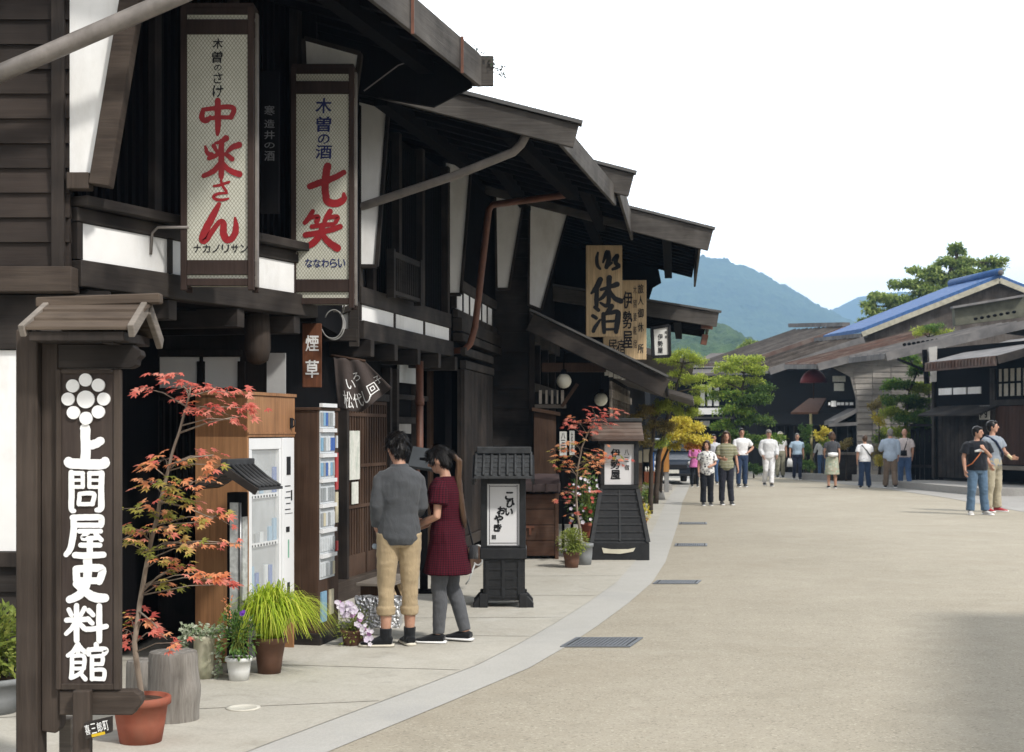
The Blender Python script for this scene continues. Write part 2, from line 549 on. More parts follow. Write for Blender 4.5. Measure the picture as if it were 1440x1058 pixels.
# the house across the street beside the viewer, whose eave shades the road at the lower right
hN = thing("wooden_house", "dark wooden house across the street beside the viewer, shading the near road", "house", (8.5, 5, 0), "wooden houses on the right")
a_ = Vector((7.35, 10.05, 5.0)); b_ = Vector((4.6, .9, 5.0)); r_ = Vector((4.5, -1.3, 1.35))
mb = MB(); mb.prism([a_, b_, b_ + r_, a_ + r_], (0, 0, -.12)); part("roof", mb, M["roof_grey"], hN)
mb = MB(); n_ = Vector((1.2, -.36, 0)); mb.prism([Vector((a_.x, a_.y, 0)) + n_, Vector((b_.x, b_.y, 0)) + n_, Vector((b_.x, b_.y, 0)) + n_ * 3.5, Vector((a_.x, a_.y, 0)) + n_ * 3.5], (0, 0, 5.1)); part("wall", mb, M["dark"], hN)
d_ = (b_ - a_).normalized()
for k in range(4):
    mb = MB(); q = Vector((a_.x, a_.y, 0)) + n_ * .97 + d_ * (1.0 + k * 2.1)
    mb.beam(q + Vector((0, 0, 1.0)), q + d_ * 1.3 + Vector((0, 0, 1.0)), .06, 1.9); part("window", mb, M["black"], hN)
mb = MB(); mb.beam(a_ - Vector((0, 0, .12)), b_ - Vector((0, 0, .12)), .05, .22); part("fascia", mb, M["fascia"], hN)

# ------------------------------------------------------------------ left row of wooden houses
def slab(mb, a, b, c, d, t, mat=0):
    """roof sheet a-b along the eave, c-d along the ridge, t thick downwards"""
    mb.prism([a, b, c, d], (0, 0, -t), mat)


def wing(parent, pts, Y, thick=.07, frame_w=.035, nm="wing_panel"):
    """tapered white plaster wing standing out from the front, with dark edging"""
    mb = MB(); q = [P(x, y, Y) for x, y in pts]
    mb.prism(q, (0, thick, 0))
    part(nm, mb, M["plaster"], parent)
    fb = MB(); n = len(q)
    for i in range(n):
        a, b = q[i], q[(i + 1) % n]
        d = (b - a).normalized(); o = Vector((d.z, 0, -d.x))
        cen = sum(q, Vector()) / n
        if o.dot(a - cen) < 0: o = -o
        fb.beam(a + o * frame_w / 2 - d * frame_w * .5 + Vector((0, thick / 2 - .004, 0)), b + o * frame_w / 2 + d * frame_w * .4 + Vector((0, thick / 2 - .004, 0)), frame_w, thick + .03 + .004 * i, (0, 1, 0))
    part("wing_frame", fb, M["darkv"], parent)


def strip_panels(parent, Mx, u0, u1, n, z0, z1, y=-.0, post=.05):
    w = (u1 - u0) / n
    for i in range(n):
        mb = MB(Mx); mb.box(u0 + i * w + post / 2, u0 + (i + 1) * w - post / 2, y, y + .02, z0, z1)
        part("plaster_panel", mb, M["plaster"], parent)
    pb = MB(Mx)
    for i in range(n + 1): pb.box(u0 + i * w - post / 2, u0 + i * w + post / 2, y - .012, y + .05, z0, z1)
    part("strip_post", pb, M["darkv"], parent)


def lattice(parent, Mx, u0, u1, z0, z1, y, pitch=.075, bar=.03, m="black", name="lattice", rails=3):
    mb = MB(Mx); n = max(1, int((u1 - u0) / pitch))
    for i in range(n):
        u = u0 + (i + .5) * (u1 - u0) / n
        mb.box(u - bar / 2, u + bar / 2, y, y + .035, z0, z1)
    for k in range(rails):
        z = z0 + (z1 - z0) * (k + .5) / rails
        mb.box(u0, u1, y + .036, y + .056, z - .02, z + .02)
    return part(name, mb, M[m], parent)


# --- house A1, cut by the left edge of the picture
A1M = frame((-2.79, 9.09), (1.08, 2.31)); A1L = 2.76
hA = thing("wooden_house", "dark wooden house at the left edge with clapboard side and two lamp signs", "house", (-2.79, 9.09, 0), "wooden houses down the left side")
mb = MB(); z = 2.74
while z < 6.2:
    mb.prism([(-7, 9.02, z), (-7, 9.08, z), (-7, 9.055, z + .175), (-7, 9.045, z + .175)], (4.19, 0, 0)); z += .157
part("clapboards", mb, M["clap"], hA)
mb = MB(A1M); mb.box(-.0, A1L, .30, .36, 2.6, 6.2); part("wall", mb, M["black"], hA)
mb = MB(); mb.box(-7, -2.88, 9.10, 9.16, 2.6, 6.2); mb.box(-7, -2.6, 9.16, 9.22, 0, 2.6); part("side_wall", mb, M["dark"], hA)
mb = MB(); mb.box(-2.915, -2.835, 8.99, 9.12, 2.72, 6.2); part("corner_post", mb, M["darkv"], hA, .004)
mb = MB(); mb.box(-7, -2.77, 8.94, 9.12, 2.575, 2.735); part("girder", mb, M["posth"], hA, .006)
mb = MB(); mb.box(-7, -2.6, 9.07, 9.16, 2.22, 2.57); part("lintel_board", mb, M["dark"], hA, .005)
mb = MB(); mb.box(-7, -3.05, 9.10, 9.158, .93, 2.215); part("plaster_wall", mb, M["plaster"], hA)
mb = MB(); mb.box(-7, -2.62, 9.06, 9.16, .83, .925); part("rail", mb, M["darkv"], hA, .004)
mb = MB()
for k in range(5): mb.prism([(-7, 9.08, .04 + k * .158), (-7, 9.15, .04 + k * .158), (-7, 9.15, .2 + k * .158), (-7, 9.11, .2 + k * .158)], (4.4, 0, 0))
part("lower_boards", mb, M["dark"], hA)
mb = MB(A1M); mb.box(.0, A1L, -.05, .10, 2.62, 2.79); part("front_beam", mb, M["dark"], hA, .006)
strip_panels(hA, A1M, .03, A1L - .02, 3, 2.80, 3.035, .0)
mb = MB(A1M); mb.box(.0, A1L, -.02, .12, 3.04, 3.13); mb.box(.0, A1L, -.10, .12, 3.135, 3.20); part("sill", mb, M["dark"], hA, .005)
lattice(hA, A1M, .12, A1L - .1, 3.205, 6.0, .18)
mb = MB(A1M)
for u in (.04, .93, 1.85, A1L - .05): mb.box(u, u + .075, .12, .2, 3.205, 6.0)
part("post", mb, M["darkv"], hA, .004)
# the widest plaster wing, at the corner
y = 9.03
q = [P(98, -90, y), P(98, 243, y), P(127, 243, y), P(190, -90, y)]
mb = MB(); mb.prism(q, (0, .06, 0)); part("wing_panel", mb, M["plaster"], hA)
fb = MB(); fb.beam(P(201, -90, y - .0), P(142, 262, y), .13, .12, (0, 1, 0)); part("wing_frame", fb, M["posth"], hA, .005)
fb = MB(); fb.beam(P(97, 256, y), P(128, 256, y), .105, .11, (0, 1, 0)); part("wing_foot", fb, M["post"], hA, .005)
wing(hA, [(430, 58), (503, 78), (470, 330), (441, 330)], 11.62)
# ground floor recess: boarded end wall with paper transoms, joists above
mb = MB(); mb.box(-4.2, -2.02, 11.72, 11.78, 0, 2.75); mb.box(-4.25, -4.2, 9.22, 11.72, 0, 2.6); part("recess_wall", mb, M["darkv"], hA)
for a, b in ((168, 213), (225, 280), (286, 337)):
    mb = MB(); q0 = P(a, 502, 11.70); q1 = P(b, 546, 11.70); mb.box(q0.x, q1.x, 11.69, 11.715, q1.z, q0.z)
    part("transom_window", mb, M["paper"], hA)
mb = MB()
for yy in (497, 551): a = P(165, yy, 11.68); mb.box(a.x, P(340, yy, 11.68).x, 11.64, 11.718, a.z - .03, a.z + .03)
for xx in (165, 219, 283, 340): a = P(xx, 0, 11.68).x; mb.box(a - .03, a + .03, 11.65, 11.717, .0, 2.27)
part("door_frame", mb, M["darkv"], hA, .004)
mb = MB()
for xx in range(172, 340, 9):
    a = P(xx, 0, 11.69).x; mb.box(a - .012, a + .012, 11.675, 11.718, .5, 1.95)
part("door_slats", mb, M["black"], hA)
mb = MB()
for u in (.15, .95, 1.75, 2.5): mb.beam(A1M @ Vector((u, -.02, 2.545)), A1M @ Vector((u - .5, 2.4, 2.545)), .12, .14)
part("joist", mb, M["dark"], hA, .005)
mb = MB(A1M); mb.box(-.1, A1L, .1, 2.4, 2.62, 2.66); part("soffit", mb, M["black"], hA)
mb = MB(); c = P(362, 470, 11.2); mb.lathe(c - Vector((0, 0, .24)), [(.03, 0), (.085, .03), (.105, .12), (.10, .3), (.09, .42)], 14); part("beam_end", mb, M["post"], hA)
mb = MB(); a = P(376, 500, 11.55); mb.box(a.x, a.x + .15, 11.52, 11.56, 1.9, 2.33); part("grey_panel", mb, plain("grey_board", (.34, .34, .335), .7, .1), hA)


def left_roof(parent, e0, e1, width, slope, up, fas=.24, t=.10, rafters=True, gable=True, near_bar=.22):
    """street-side roof slope: e0 near eave corner, e1 far eave corner (top of the fascia); rises to the left"""
    e0, e1 = Vector(e0), Vector(e1)
    L = Vector((-width, 0, width * slope)); d = (e1 - e0).normalized(); nrm = Vector((d.y, -d.x, 0)).normalized()
    mb = MB(); slab(mb, e0 + Vector((0, 0, .03)), e1 + Vector((0, 0, .03)), e1 + L + Vector((0, 0, .03)), e0 + L + Vector((0, 0, .03)), .03)
    k = int((e1 - e0).length / .9) + 1
    part("roof", mb, M["roof_grey"], parent)
    mb = MB(); slab(mb, e0 + Vector((.0, .03, -.002)) - nrm * .05, e1 - nrm * .05, e1 + L, e0 + L + Vector((0, .03, 0)), .05); part("roof_boards", mb, M["black"], parent)
    mb = MB(); mb.beam(e0 - Vector((0, 0, fas / 2)) + nrm * .012, e1 - Vector((0, 0, fas / 2)) + nrm * .012, .035, fas)
    part("fascia", mb, M["fascia"], parent, .004)
    if rafters:
        mb = MB(); n = int((e1 - e0).length / .42)
        for i in range(n + 1):
            p = e0.lerp(e1, (i + .15) / (n + .3)) + Vector((0, 0, -.11)) - nrm * .03
            mb.beam(p, p + L * .98, .07, .10)
        for f_ in (.12, .42):
            p = e0 + L * f_ + Vector((0, 0, -.22)); q = e1 + L * f_ + Vector((0, 0, -.22)); mb.beam(p, q, .13, .13)
        part("rafter", mb, M["black"], parent)
    if gable:
        mb = MB(); a = e0 + Vector((.16, -.03, -near_bar / 2 - .005 - .16 * slope)); b = e0 + L + Vector((0, -.03, -near_bar / 2 - .005))
        mb.beam(a, b, .05, near_bar, (0, 0, 1)); part("barge_board", mb, M["fascia"], parent, .005)
        mb = MB(); up_ = Vector((.22, -.02, .02 - .2 * slope)); mb.beam(e0 + up_, e0 + L + Vector((0, -.02, .02)), .14, .035); part("verge_trim", mb, M["metal_edge"], parent)


M["metal_edge"] = plain("verge_metal", (.09, .088, .086), .5, .15, 8, .05, .4, .3)
e1 = Vector((-.29, 12.25, 4.93)); e0 = e1 - Vector((.2825, 1, 0)) * 3.72
left_roof(hA, e0, e1, 3.6, .27, 0, .27, gable=False)
mb = MB(); a = e1 + Vector((.0, .0, -.13)); mb.box(a.x - .16, a.x + .13, a.y + .03, a.y + .07, a.z - .12, a.z + .14); part("fascia_end", mb, M["fascia"], hA, .005)
mb = MB(); mb.box(-7, -2.9, 9.3, 14, 0.05, 5.6); mb.box(-2.9, -2.25, 11.9, 14.2, .05, 5.3); mb.box(-2.9, -1.62, 11.75, 11.85, 2.6, 5.15); mb.box(-2.3, -1.66, 11.85, 14.4, 2.62, 5.1); part("core_wall", mb, M["black"], hA)
mb = MB(); mb.tube([P(-30, 116, 8.75), P(60, 78, 8.72), P(262, -10, 8.7), P(330, -44, 8.7)], .055, 12); part("downpipe", mb, M["pipe"], hA)
mb = MB(); mb.tube([P(512, 128, 11.9), P(560, 92, 12.0), P(572, 88, 12.0)], .006, 6); part("bracket_wire", mb, M["pipe"], hA)
mb = MB(); mb.prism([P(664, 122, 12.2), P(655, 78, 12.2), P(500, -30, 12.2), P(430, -60, 12.2), P(430, 120, 12.2), P(610, 150, 12.2)], (0, .05, 0)); part("gable_boards", mb, M["black"], hA)
# gutter brackets on the big fascia
mb = MB()
for t_ in (.10, .53, .84):
    p = e0.lerp(e1, t_) + Vector((.05, -.01, 0)); mb.box(p.x - .012, p.x + .012, p.y, p.y + .02, p.z - .3, p.z + .0)
part("fascia_strap", mb, M["copper"], hA)

# --- house A2
D2 = (.217, .976); A2M = frame((-1.5, 13.97), D2); A2L = 3.41
hB = thing("wooden_house", "dark wooden house with lattice sliding door, three white strip panels and a split curtain", "house", (-1.5, 13.97, 0), "wooden houses down the left side")
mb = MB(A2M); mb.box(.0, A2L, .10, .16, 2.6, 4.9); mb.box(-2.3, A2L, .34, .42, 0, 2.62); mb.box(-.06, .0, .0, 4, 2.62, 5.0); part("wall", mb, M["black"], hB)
mb = MB(A2M); mb.box(.0, A2L + .02, -.05, .14, 2.60, 2.785); part("front_beam", mb, M["dark"], hB, .006)
strip_panels(hB, A2M, .02, A2L, 3, 2.79, 2.945, .0, .05)
mb = MB(A2M); mb.box(.0, A2L, -.025, .12, 2.95, 3.12); part("sill", mb, M["dark"], hB, .005)
lattice(hB, A2M, .3, A2L - .05, 3.125, 4.8, .06)
mb = MB(A2M)
for u in (.0, .42, 1.3, 2.2, 3.3): mb.box(u, u + .10, -.01, .09, 3.12, 4.9)
part("post", mb, M["darkv"], hB, .004)
bal = MB(A2M); bal.box(.62, 1.62, -.16, -.10, 3.48, 3.54); bal.box(.62, 1.62, -.16, -.10, 3.10, 3.14)
for i in range(15): u = .64 + i * .069; bal.box(u, u + .022, -.145, -.115, 3.14, 3.48)
bal.box(.60, .66, -.17, -.09, 3.06, 3.56); bal.box(1.58, 1.64, -.17, -.09, 3.06, 3.56)
part("balustrade", bal, M["dark"], hB)
# end wall of the jutting upper floor, facing the viewer
y = 13.93
mb = MB(); q = [P(440, 432, y), P(500, 432, y), P(500, 452, y), P(440, 468, y)]; mb.box(q[0].x, q[1].x, y, y + .03, q[3].z - .05, q[0].z + .05); part("end_panel", mb, M["plaster"], hB)
mb = MB(); mb.beam(P(436, 455, y - .03), P(492, 434, y - .03), .06, .075, (0, 1, 0)); mb.box(P(430, 0, y).x, P(503, 0, y).x, y - .05, y + .04, P(0, 480, y).z, P(0, 463, y).z); mb.box(P(491, 0, y).x, P(505, 0, y).x, y - .04, y + .05, P(0, 488, y).z, P(0, 425, y).z); part("end_beam", mb, M["dark"], hB, .004)
for k, u in enumerate((.06, .85, 1.7, 2.55, 3.3)):
    mb = MB(A2M); mb.box(u, u + .11, -.10, .34, 2.43, 2.595); part("joist", mb, M["dark"], hB, .005)
mb = MB(A2M); mb.box(-.05, A2L, .14, .34, 2.585, 2.6); part("soffit", mb, M["black"], hB)
wing(hB, [(478, 137), (543, 154), (527, 372), (500, 372)], 14.0)
wing(hB, [(627, 229), (660, 238), (646, 412), (632, 412)], 17.32)
# lattice sliding door and its frame; local u of the door on the recessed ground wall
GM = frame(A2M @ Vector((0, .34, 0)), D2)
def gu(px):
    k = (px - CX) / F; o = GM.translation; d = Vector((D2[0], D2[1])).normalized()
    return (k * o.y - o.x) / (d.x - k * d.y)
u0, u1 = gu(478), gu(537)
mb = MB(GM); mb.box(u0 - .5, u1 + .65, -.14, .0, 0.0, .20); part("door_sill", mb, M["posth"], hB, .006)
mb = MB(GM); mb.box(u0 - .06, u0, -.10, .0, .2, 2.4); mb.box(u1, u1 + .07, -.10, .0, .2, 2.4); mb.box(u0, u1, -.09, .0, 2.02, 2.10); part("door_frame", mb, M["darkv"], hB, .004)
dl = MB(GM); n = 16; w = u1 - u0
for i in range(n): a = u0 + .04 + (w - .08) * (i + .5) / n; dl.box(a - .019, a + .019, -.055, -.035, .42, 2.02)
dl.box(u0, u0 + .05, -.06, -.02, .2, 2.02); dl.box(u1 - .05, u1, -.06, -.02, .2, 2.02); dl.box(u0 + w * .48, u0 + w * .52, -.065, -.02, .2, 2.02)
for zz in (.9, 1.32, 1.85, 1.98): dl.box(u0 + .05, u1 - .05, -.066, -.056, zz, zz + .035)
dl.box(u0 + .05, u1 - .05, -.052, -.02, .2, .42)
door = part("sliding_door", dl, M["brown"], hB)
mb = MB(GM); mb.box(u0 + .05, u1 - .05, -.03, -.02, .42, 2.02); part("backing", mb, M["brown"], door)
mb = MB(GM); a, b = gu(482), gu(496); mb.box(a, b, -.078, -.07, P(0, 680, 13.6).z, P(0, 606, 13.6).z); part("paper_notice", mb, M["notice"], door)
mb = MB(GM); a, b = gu(485), gu(494); mb.box(a, b, -.078, -.07, P(0, 716, 13.7).z, P(0, 683, 13.7).z); part("paper_notice", mb, M["notice"], door)
# dark doorway, small lit box sign frame, side shutters and far end of A2
mb = MB(GM); a, b = gu(552), gu(578)
mb.box(a - .05, b + .9, -.05, -.01, 2.06, 2.12); mb.box(a - .08, a - .0, -.08, .0, .2, 2.4); mb.box(b, b + .1, -.08, 0, .2, 2.4); mb.box(a, b, -.06, -.01, 1.78, 1.86); part("entry_frame", mb, M["dark"], hB, .004)
mb = MB(GM); a, b = gu(553), gu(577); mb.box(a, b, -.075, -.045, P(0, 537, 16).z, P(0, 511, 16).z); part("fanlight", mb, plain("dusty_glass", (.42, .43, .42), .3), hB)
mb = MB(GM); mb.box(gu(556), gu(573), -.045, -.02, P(0, 610, 16.4).z, P(0, 596, 16.4).z); part("notice_plate", mb, plain("grey_plate", (.3, .29, .27), .6), hB)
e0 = Vector((.442, 13.4, 4.62)); e1 = e0 + Vector((.215, 1, 0)) * 3.6
left_roof(hB, e0, e1, 4.0, .255, 0, .23)
mb = MB(); mb.box(-6, -1.95, 14.2, 17.3, .05, 5.0); part("core_wall", mb, M["black"], hB)
mb = MB(); mb.tube([P(741, 188, 13.45), P(733, 203, 13.5), P(722, 214, 13.55), P(640, 247, 13.75), P(505, 292, 14.02), P(490, 297, 14.05)], .042, 12); part("downpipe", mb, M["pipe"], hB)
mb = MB(); mb.tube([P(590, 508, 16.35), P(590, 700, 16.35), P(590, 800, 16.35)], .045, 10); mb.tube([P(590, 560, 16.35), P(590, 570, 16.35)], .056, 10); part("vertical_pipe", mb, M["copper"], hB)
mb = MB(GM)
for a, b, zt in ((597, 607, 2.45), (610, 646, 2.40)):
    ua, ub = gu(a), gu(b); n = max(2, int((ub - ua) / .12))
    for i in range(n): x = ua + (ub - ua) * i / n; mb.box(x, x + (ub - ua) / n - .012, -.07, -.03, .22, zt)
part("shutter_boards", mb, M["brown"], hB)

# --- house B
DB = (.135, .99); BM = frame((-.66, 17.4), DB); BL = 3.6
def bu(px, M_=BM, d=DB):
    k = (px - CX) / F; o = M_.translation; dd = Vector(d).normalized()
    return (k * o.y - o.x) / (dd.x - k * dd.y)
hC = thing("wooden_house", "narrow dark wooden house behind the black lantern with rusty copper pipe across its front", "house", (-.66, 17.4, 0), "wooden houses down the left side")
mb = MB(BM); mb.box(0, BL, .08, .16, 0, 5.2); part("wall", mb, M["black"], hC)
mb = MB(BM); mb.box(0, BL, -.05, .07, 2.92, 3.08); mb.box(0, BL, -.06, .07, 2.80, 2.90); part("front_beam", mb, M["dark"], hC, .005)
strip_panels(hC, BM, .0, 3.0, 6, 3.20, 3.44, .03, .06)
mb = MB(BM); mb.box(0, BL, .0, .07, 3.45, 3.58); mb.box(0, BL, .0, .07, 3.09, 3.19); part("sill", mb, M["dark"], hC, .005)
lattice(hC, BM, .1, BL - .1, 3.6, 5.0, .03)
pn = MB(BM); a, b = bu(643), bu(684); n = 9
for i in range(n): x = a + (b - a) * i / n; pn.box(x, x + (b - a) / n - .01, -.09, -.04, .42, 2.45)
pn.box(a, b, -.035, .0, .42, 2.45)
part("shutter_boards", pn, M["darkv"], hC)
mb = MB(BM); mb.box(a - .1, b + .1, -.12, .0, .28, .41); mb.box(a, b, -.11, -.03, 2.46, 2.56); mb.box(a, b, -.10, -.04, 2.62, 2.72); part("shutter_rail", mb, M["dark"], hC, .005)
mb = MB(BM); mb.box(a - .25, a + .5, -.22, -.12, .02, .27); part("plinth_box", mb, M["brown"], hC, .006)
wing(hC, [(698, 262), (736, 275), (714, 405), (700, 405)], 20.35)
e0 = Vector((1.25, 16.85, 4.78)); e1 = e0 + Vector((.125, 1, 0)) * 3.9
left_roof(hC, e0, e1, 3.6, .26, 0, .30, near_bar=.27)
mb = MB(); mb.tube([P(812, 271, 17.2), P(790, 275, 17.3), P(693, 288, 17.5), P(687, 296, 17.5), P(668, 460, 17.5), P(661, 484, 17.5), P(652, 493, 17.5), P(636, 494, 17.5)], .042, 10); part("copper_downpipe", mb, M["copper"], hC)
mb = MB(); mb.box(-5, -.75, 17.6, 21, .05, 5.1); part("core_wall", mb, M["black"], hC)

# --- house C, the inn with the pent roof
DC = (.12, .993); CM = frame((.26, 20.75), DC); CL = 4.6
hD = thing("wooden_inn", "dark wooden inn with low pent roof over its shop front and globe lamps", "house", (.26, 20.75, 0), "wooden houses down the left side")
mb = MB(); z = .1
while z < 4.9: mb.prism([(-.35, 20.68, z), (-.35, 20.74, z), (-.35, 20.725, z + .29), (-.35, 20.71, z + .29)], (.60, 0, 0)); z += .275
part("side_boards", mb, M["dark"], hD)
mb = MB(); mb.box(.245, .33, 20.64, 20.76, 0, 4.9); mb.box(-.40, -.34, 20.64, 20.76, 0, 3.6); part("corner_post", mb, M["darkv"], hD, .005)
mb = MB(CM); mb.box(0, CL, .05, .12, 3.1, 5.3); mb.box(0, CL, 1.6, 1.7, 0, 3.2); mb.box(CL - .1, CL, .1, 1.6, 0, 3.2); mb.box(0, CL, .1, 1.7, 3.1, 3.14); part("wall", mb, M["black"], hD)
mb = MB(CM); mb.box(0, CL, -.04, .08, 3.02, 3.2); mb.box(.02, CL, -.02, .06, 2.3, 2.42)
for u in (1.3, 2.6, 3.9): mb.box(u, u + .1, -.02, .08, 0, 3.02)
part("front_frame", mb, M["darkv"], hD, .005)
lattice(hD, CM, 1.5, 3.9, .7, 2.2, .2, .09, .035, "darkv")
wing(hD, [(746, 282), (801, 287), (760, 434), (745, 428)], 20.6)
e0 = Vector((2.64, 20.1, 4.58)); e1 = e0 + Vector((.115, 1, 0)) * 5.2
left_roof(hD, e0, e1, 3.8, .255, 0, .32, near_bar=.30)
# pent roof over the shop front: near verge board seen edge on
pt0 = P(745, 437, 19.9); pt1 = P(936, 531, 19.9); dv = Vector((.115, 1, 0)) * 4.2
mb = MB(); slab(mb, pt1, pt1 + dv, pt0 + dv, pt0, .04); part("pent_roof", mb, M["roof_grey"], hD)
dn = Vector((0, -.02, -.155)); mb = MB(); mb.beam(pt0 + dn + Vector((0, 0, .0)), pt1 + dn, .05, .26); part("pent_barge", mb, M["dark"], hD, .006)
mb = MB(); mb.beam(pt0 + Vector((0, -.03, .01)), pt1 + Vector((.03, -.03, .01)), .12, .03); part("pent_edge", mb, M["metal_edge"], hD)
mb = MB(); mb.beam(pt1 + Vector((.0, 0, -.1)), pt1 + dv + Vector((0, 0, -.1)), .04, .14)
for i in range(9): q = pt1.lerp(pt0, .12 + i * .1); mb.beam(q + Vector((0, .06, -.08)), q + dv + Vector((0, 0, -.08)), .06, .07)
part("pent_rafter", mb, M["black"], hD)
mb = MB(); a = P(762, 517, 20.3); b = P(852, 517, 20.3); mb.beam(a, b, .1, .13); mb.beam(P(812, 540, 20.4), P(790, 572, 20.4), .05, .05); part("bracket_beam", mb, M["brown"], hD, .004)
mb = MB(CM); n = 9
for i in range(n): u = 0.1 + i * .13; mb.box(u, u + .07, .1, .14, 2.02, 2.28)
part("window_slats", mb, plain("faded_slats", (.42, .38, .34), .7, .3), hD)
mb = MB()
for i, (x, w_) in enumerate(((758, 4), (767, 3), (775, 3), (783, 2), (789, 4))): a = P(x, 549, 20.55); b = P(x + w_, 568, 20.55); mb.box(a.x, b.x, 20.55, 20.58, b.z, a.z)
part("shelf_slats", mb, plain("cream_slats", (.55, .50, .44), .7, .3), hD)
mb = MB(); a = P(752, 569, 20.5); b = P(796, 574, 20.5); mb.box(a.x, b.x, 20.45, 20.7, b.z, a.z); part("shelf", mb, M["grey_wood"], hD)
mb = MB(); a = P(748, 573, 20.3); b = P(788, 580, 20.3); mb.prism([a, b, b - Vector((0, 0, .05)), a - Vector((0, 0, .05))], (0, .4, 0)); mb.box(a.x + .03, b.x - .06, 20.35, 20.6, .9, a.z - .08); part("door_hood", mb, M["brown"], hD)
mb = MB(); mb.box(-4, .2, 20.9, 25.2, .05, 5.2); part("core_wall", mb, M["black"], hD)

mb = MB(); mb.prism([P(775, 300, 25.35), P(915, 325, 25.35), P(930, 398, 25.35), P(918, 405, 25.35), P(895, 480, 25.35), P(775, 500, 25.35)], (0, .08, 0)); part("far_wing", mb, M["black"], hD)
# --- house D and the farther ones of the row
hE = thing("wooden_house", "farther dark house of the left row with a thin projecting roof edge", "house", (.9, 25.6, 0), "wooden houses down the left side")
EM = frame((1.75, 25.65), (.13, .99))
mb = MB(EM); mb.box(0, 7.5, .0, .1, 0, 4.6); mb.box(0, .1, .1, 3.4, 0, 4.5); part("wall", mb, M["black"], hE)
e0 = Vector((3.45, 25.0, 3.80)); e1 = e0 + Vector((.125, 1, 0)) * 4.5
left_roof(hE, e0, e1, 4.6, .16, 0, .22, near_bar=.25)
mb = MB()
for k in range(2): mb.beam(e0 + Vector((-.1, .15, -.2 - k * .28)), e0 + Vector((.1 - .1 * k, .15, -.22 - k * .28)), .10, .18)
part("purlin_end", mb, M["copper"], hE)
mb = MB(EM)
for k in range(12): mb.box(.1 + k * .6, .16 + k * .6, -.05, .0, 0, 2.6)
for k in range(14): mb.box(.1, 7.0, -.03, -.005, 1.0 + k * .11, 1.07 + k * .11)
mb.box(0, 7.5, -.06, .0, 2.3, 2.45); part("front_frame", mb, M["grey_wood"], hE, .005)
mb = MB(EM); a = Vector((.2, -1.6, 2.35)); mb.prism([(.1, -1.5, 2.25), (.1, -1.5, 2.33), (.1, .0, 2.78), (.1, .0, 2.70)], (6.5, 0, 0)); part("pent_roof", mb, M["roof_grey"], hE)
hF = thing("wooden_house", "farthest dark house of the left row, mostly hidden by pines", "house", (1.9, 33.5, 0), "wooden houses down the left side")
mb = MB(frame((2.75, 33.4), (.12, .99))); mb.box(0, 14, 0, .2, 0, 3.9); mb.box(0, .15, .2, 3, 0, 3.9); part("wall", mb, M["black"], hF)
mb = MB(frame((2.75, 33.4), (.12, .99))); mb.prism([(-.4, -1.5, 3.2), (-.4, -1.5, 3.35), (-.4, 3, 4.5), (-.4, 3, 4.35)], (14.5, 0, 0)); part("roof", mb, M["roof_grey"], hF)

# ------------------------------------------------------------------ lettering
_gl = {}


def glyph(ch, bold):
    key = (ch, 0)
    if key not in _gl:
        c = bpy.data.curves.new("glyph", "FONT"); c.body = ch; c.offset = 0; c.resolution_u = 4; c.fill_mode = 'FRONT'
        o = bpy.data.objects.new("glyph", c); COL.objects.link(o)
        me = bpy.data.meshes.new_from_object(o.evaluated_get(bpy.context.evaluated_depsgraph_get()))
        vs = [v.co.copy() for v in me.vertices]; fs = [list(p.vertices) for p in me.polygons]
        bpy.data.objects.remove(o); bpy.data.curves.remove(c); bpy.data.meshes.remove(me)
        x0 = min(v.x for v in vs); x1 = max(v.x for v in vs); y0 = min(v.y for v in vs); y1 = max(v.y for v in vs)
        _gl[key] = ([((v.x - x0) / max(x1 - x0, 1e-6), (v.y - y0) / max(y1 - y0, 1e-6)) for v in vs], fs)
    return _gl[key]


def put_glyph(mb, ch, rect, O, Rv, U, N, off=.002, bold=.02, rough=.0, shear=0.0, thick=0.0):
    """one character fitted to rect (x0, y0, x1, y1) on the board plane O + x Rv + y U"""
    pts, fs = glyph(ch, bold); x0, y0, x1, y1 = rect
    Rv, U, N, O = Vector(Rv), Vector(U), Vector(N), Vector(O)
    if bold > .001:
        k = bold * min(x1 - x0, y1 - y0) * .75
        for i, (dx, dy) in enumerate(((k, 0), (-k, 0), (0, k), (0, -k), (k * .7, k * .7), (-k * .7, -k * .7), (k * .7, -k * .7), (-k * .7, k * .7))):
            put_glyph(mb, ch, (x0 + dx, y0 + dy, x1 + dx, y1 + dy), O, Rv, U, N, off + .00012 * (i + 1), 0, rough, shear)
    out = []
    for (a, b) in pts:
        if rough:
            n1 = noise.noise(Vector((a * 7 + ord(ch), b * 7, 0))); n2 = noise.noise(Vector((a * 7, b * 7 + ord(ch), 5)))
            a += n1 * rough; b += n2 * rough
        out.append(O + Rv * (x0 + (x1 - x0) * (a + shear * (b - .5))) + U * (y0 + (y1 - y0) * b) + N * off)
    f = [q if (Rv.cross(U)).dot(N) > 0 else q[::-1] for q in fs]
    mb.add(out, f)
    if thick:
        n = len(out); edges = {}
        for q in f:
            for i in range(len(q)):
                e = (q[i], q[(i + 1) % len(q)]); edges[e] = edges.get(e, 0) + 1
        low = [p - N * thick for p in out]
        mb.add(out + low, [(b, a, a + n, b + n) for (a, b) in edges if (b, a) not in edges])


def column(mb, text, x, ytop, w, h, gap, O, Rv, U, N, **k):
    y = ytop
    for ch in text:
        hh = h * (.55 if ch in "のー" else 1)
        if ch != " ": put_glyph(mb, ch, (x - w / 2, y - hh, x + w / 2, y), O, Rv, U, N, **k)
        y -= hh + gap


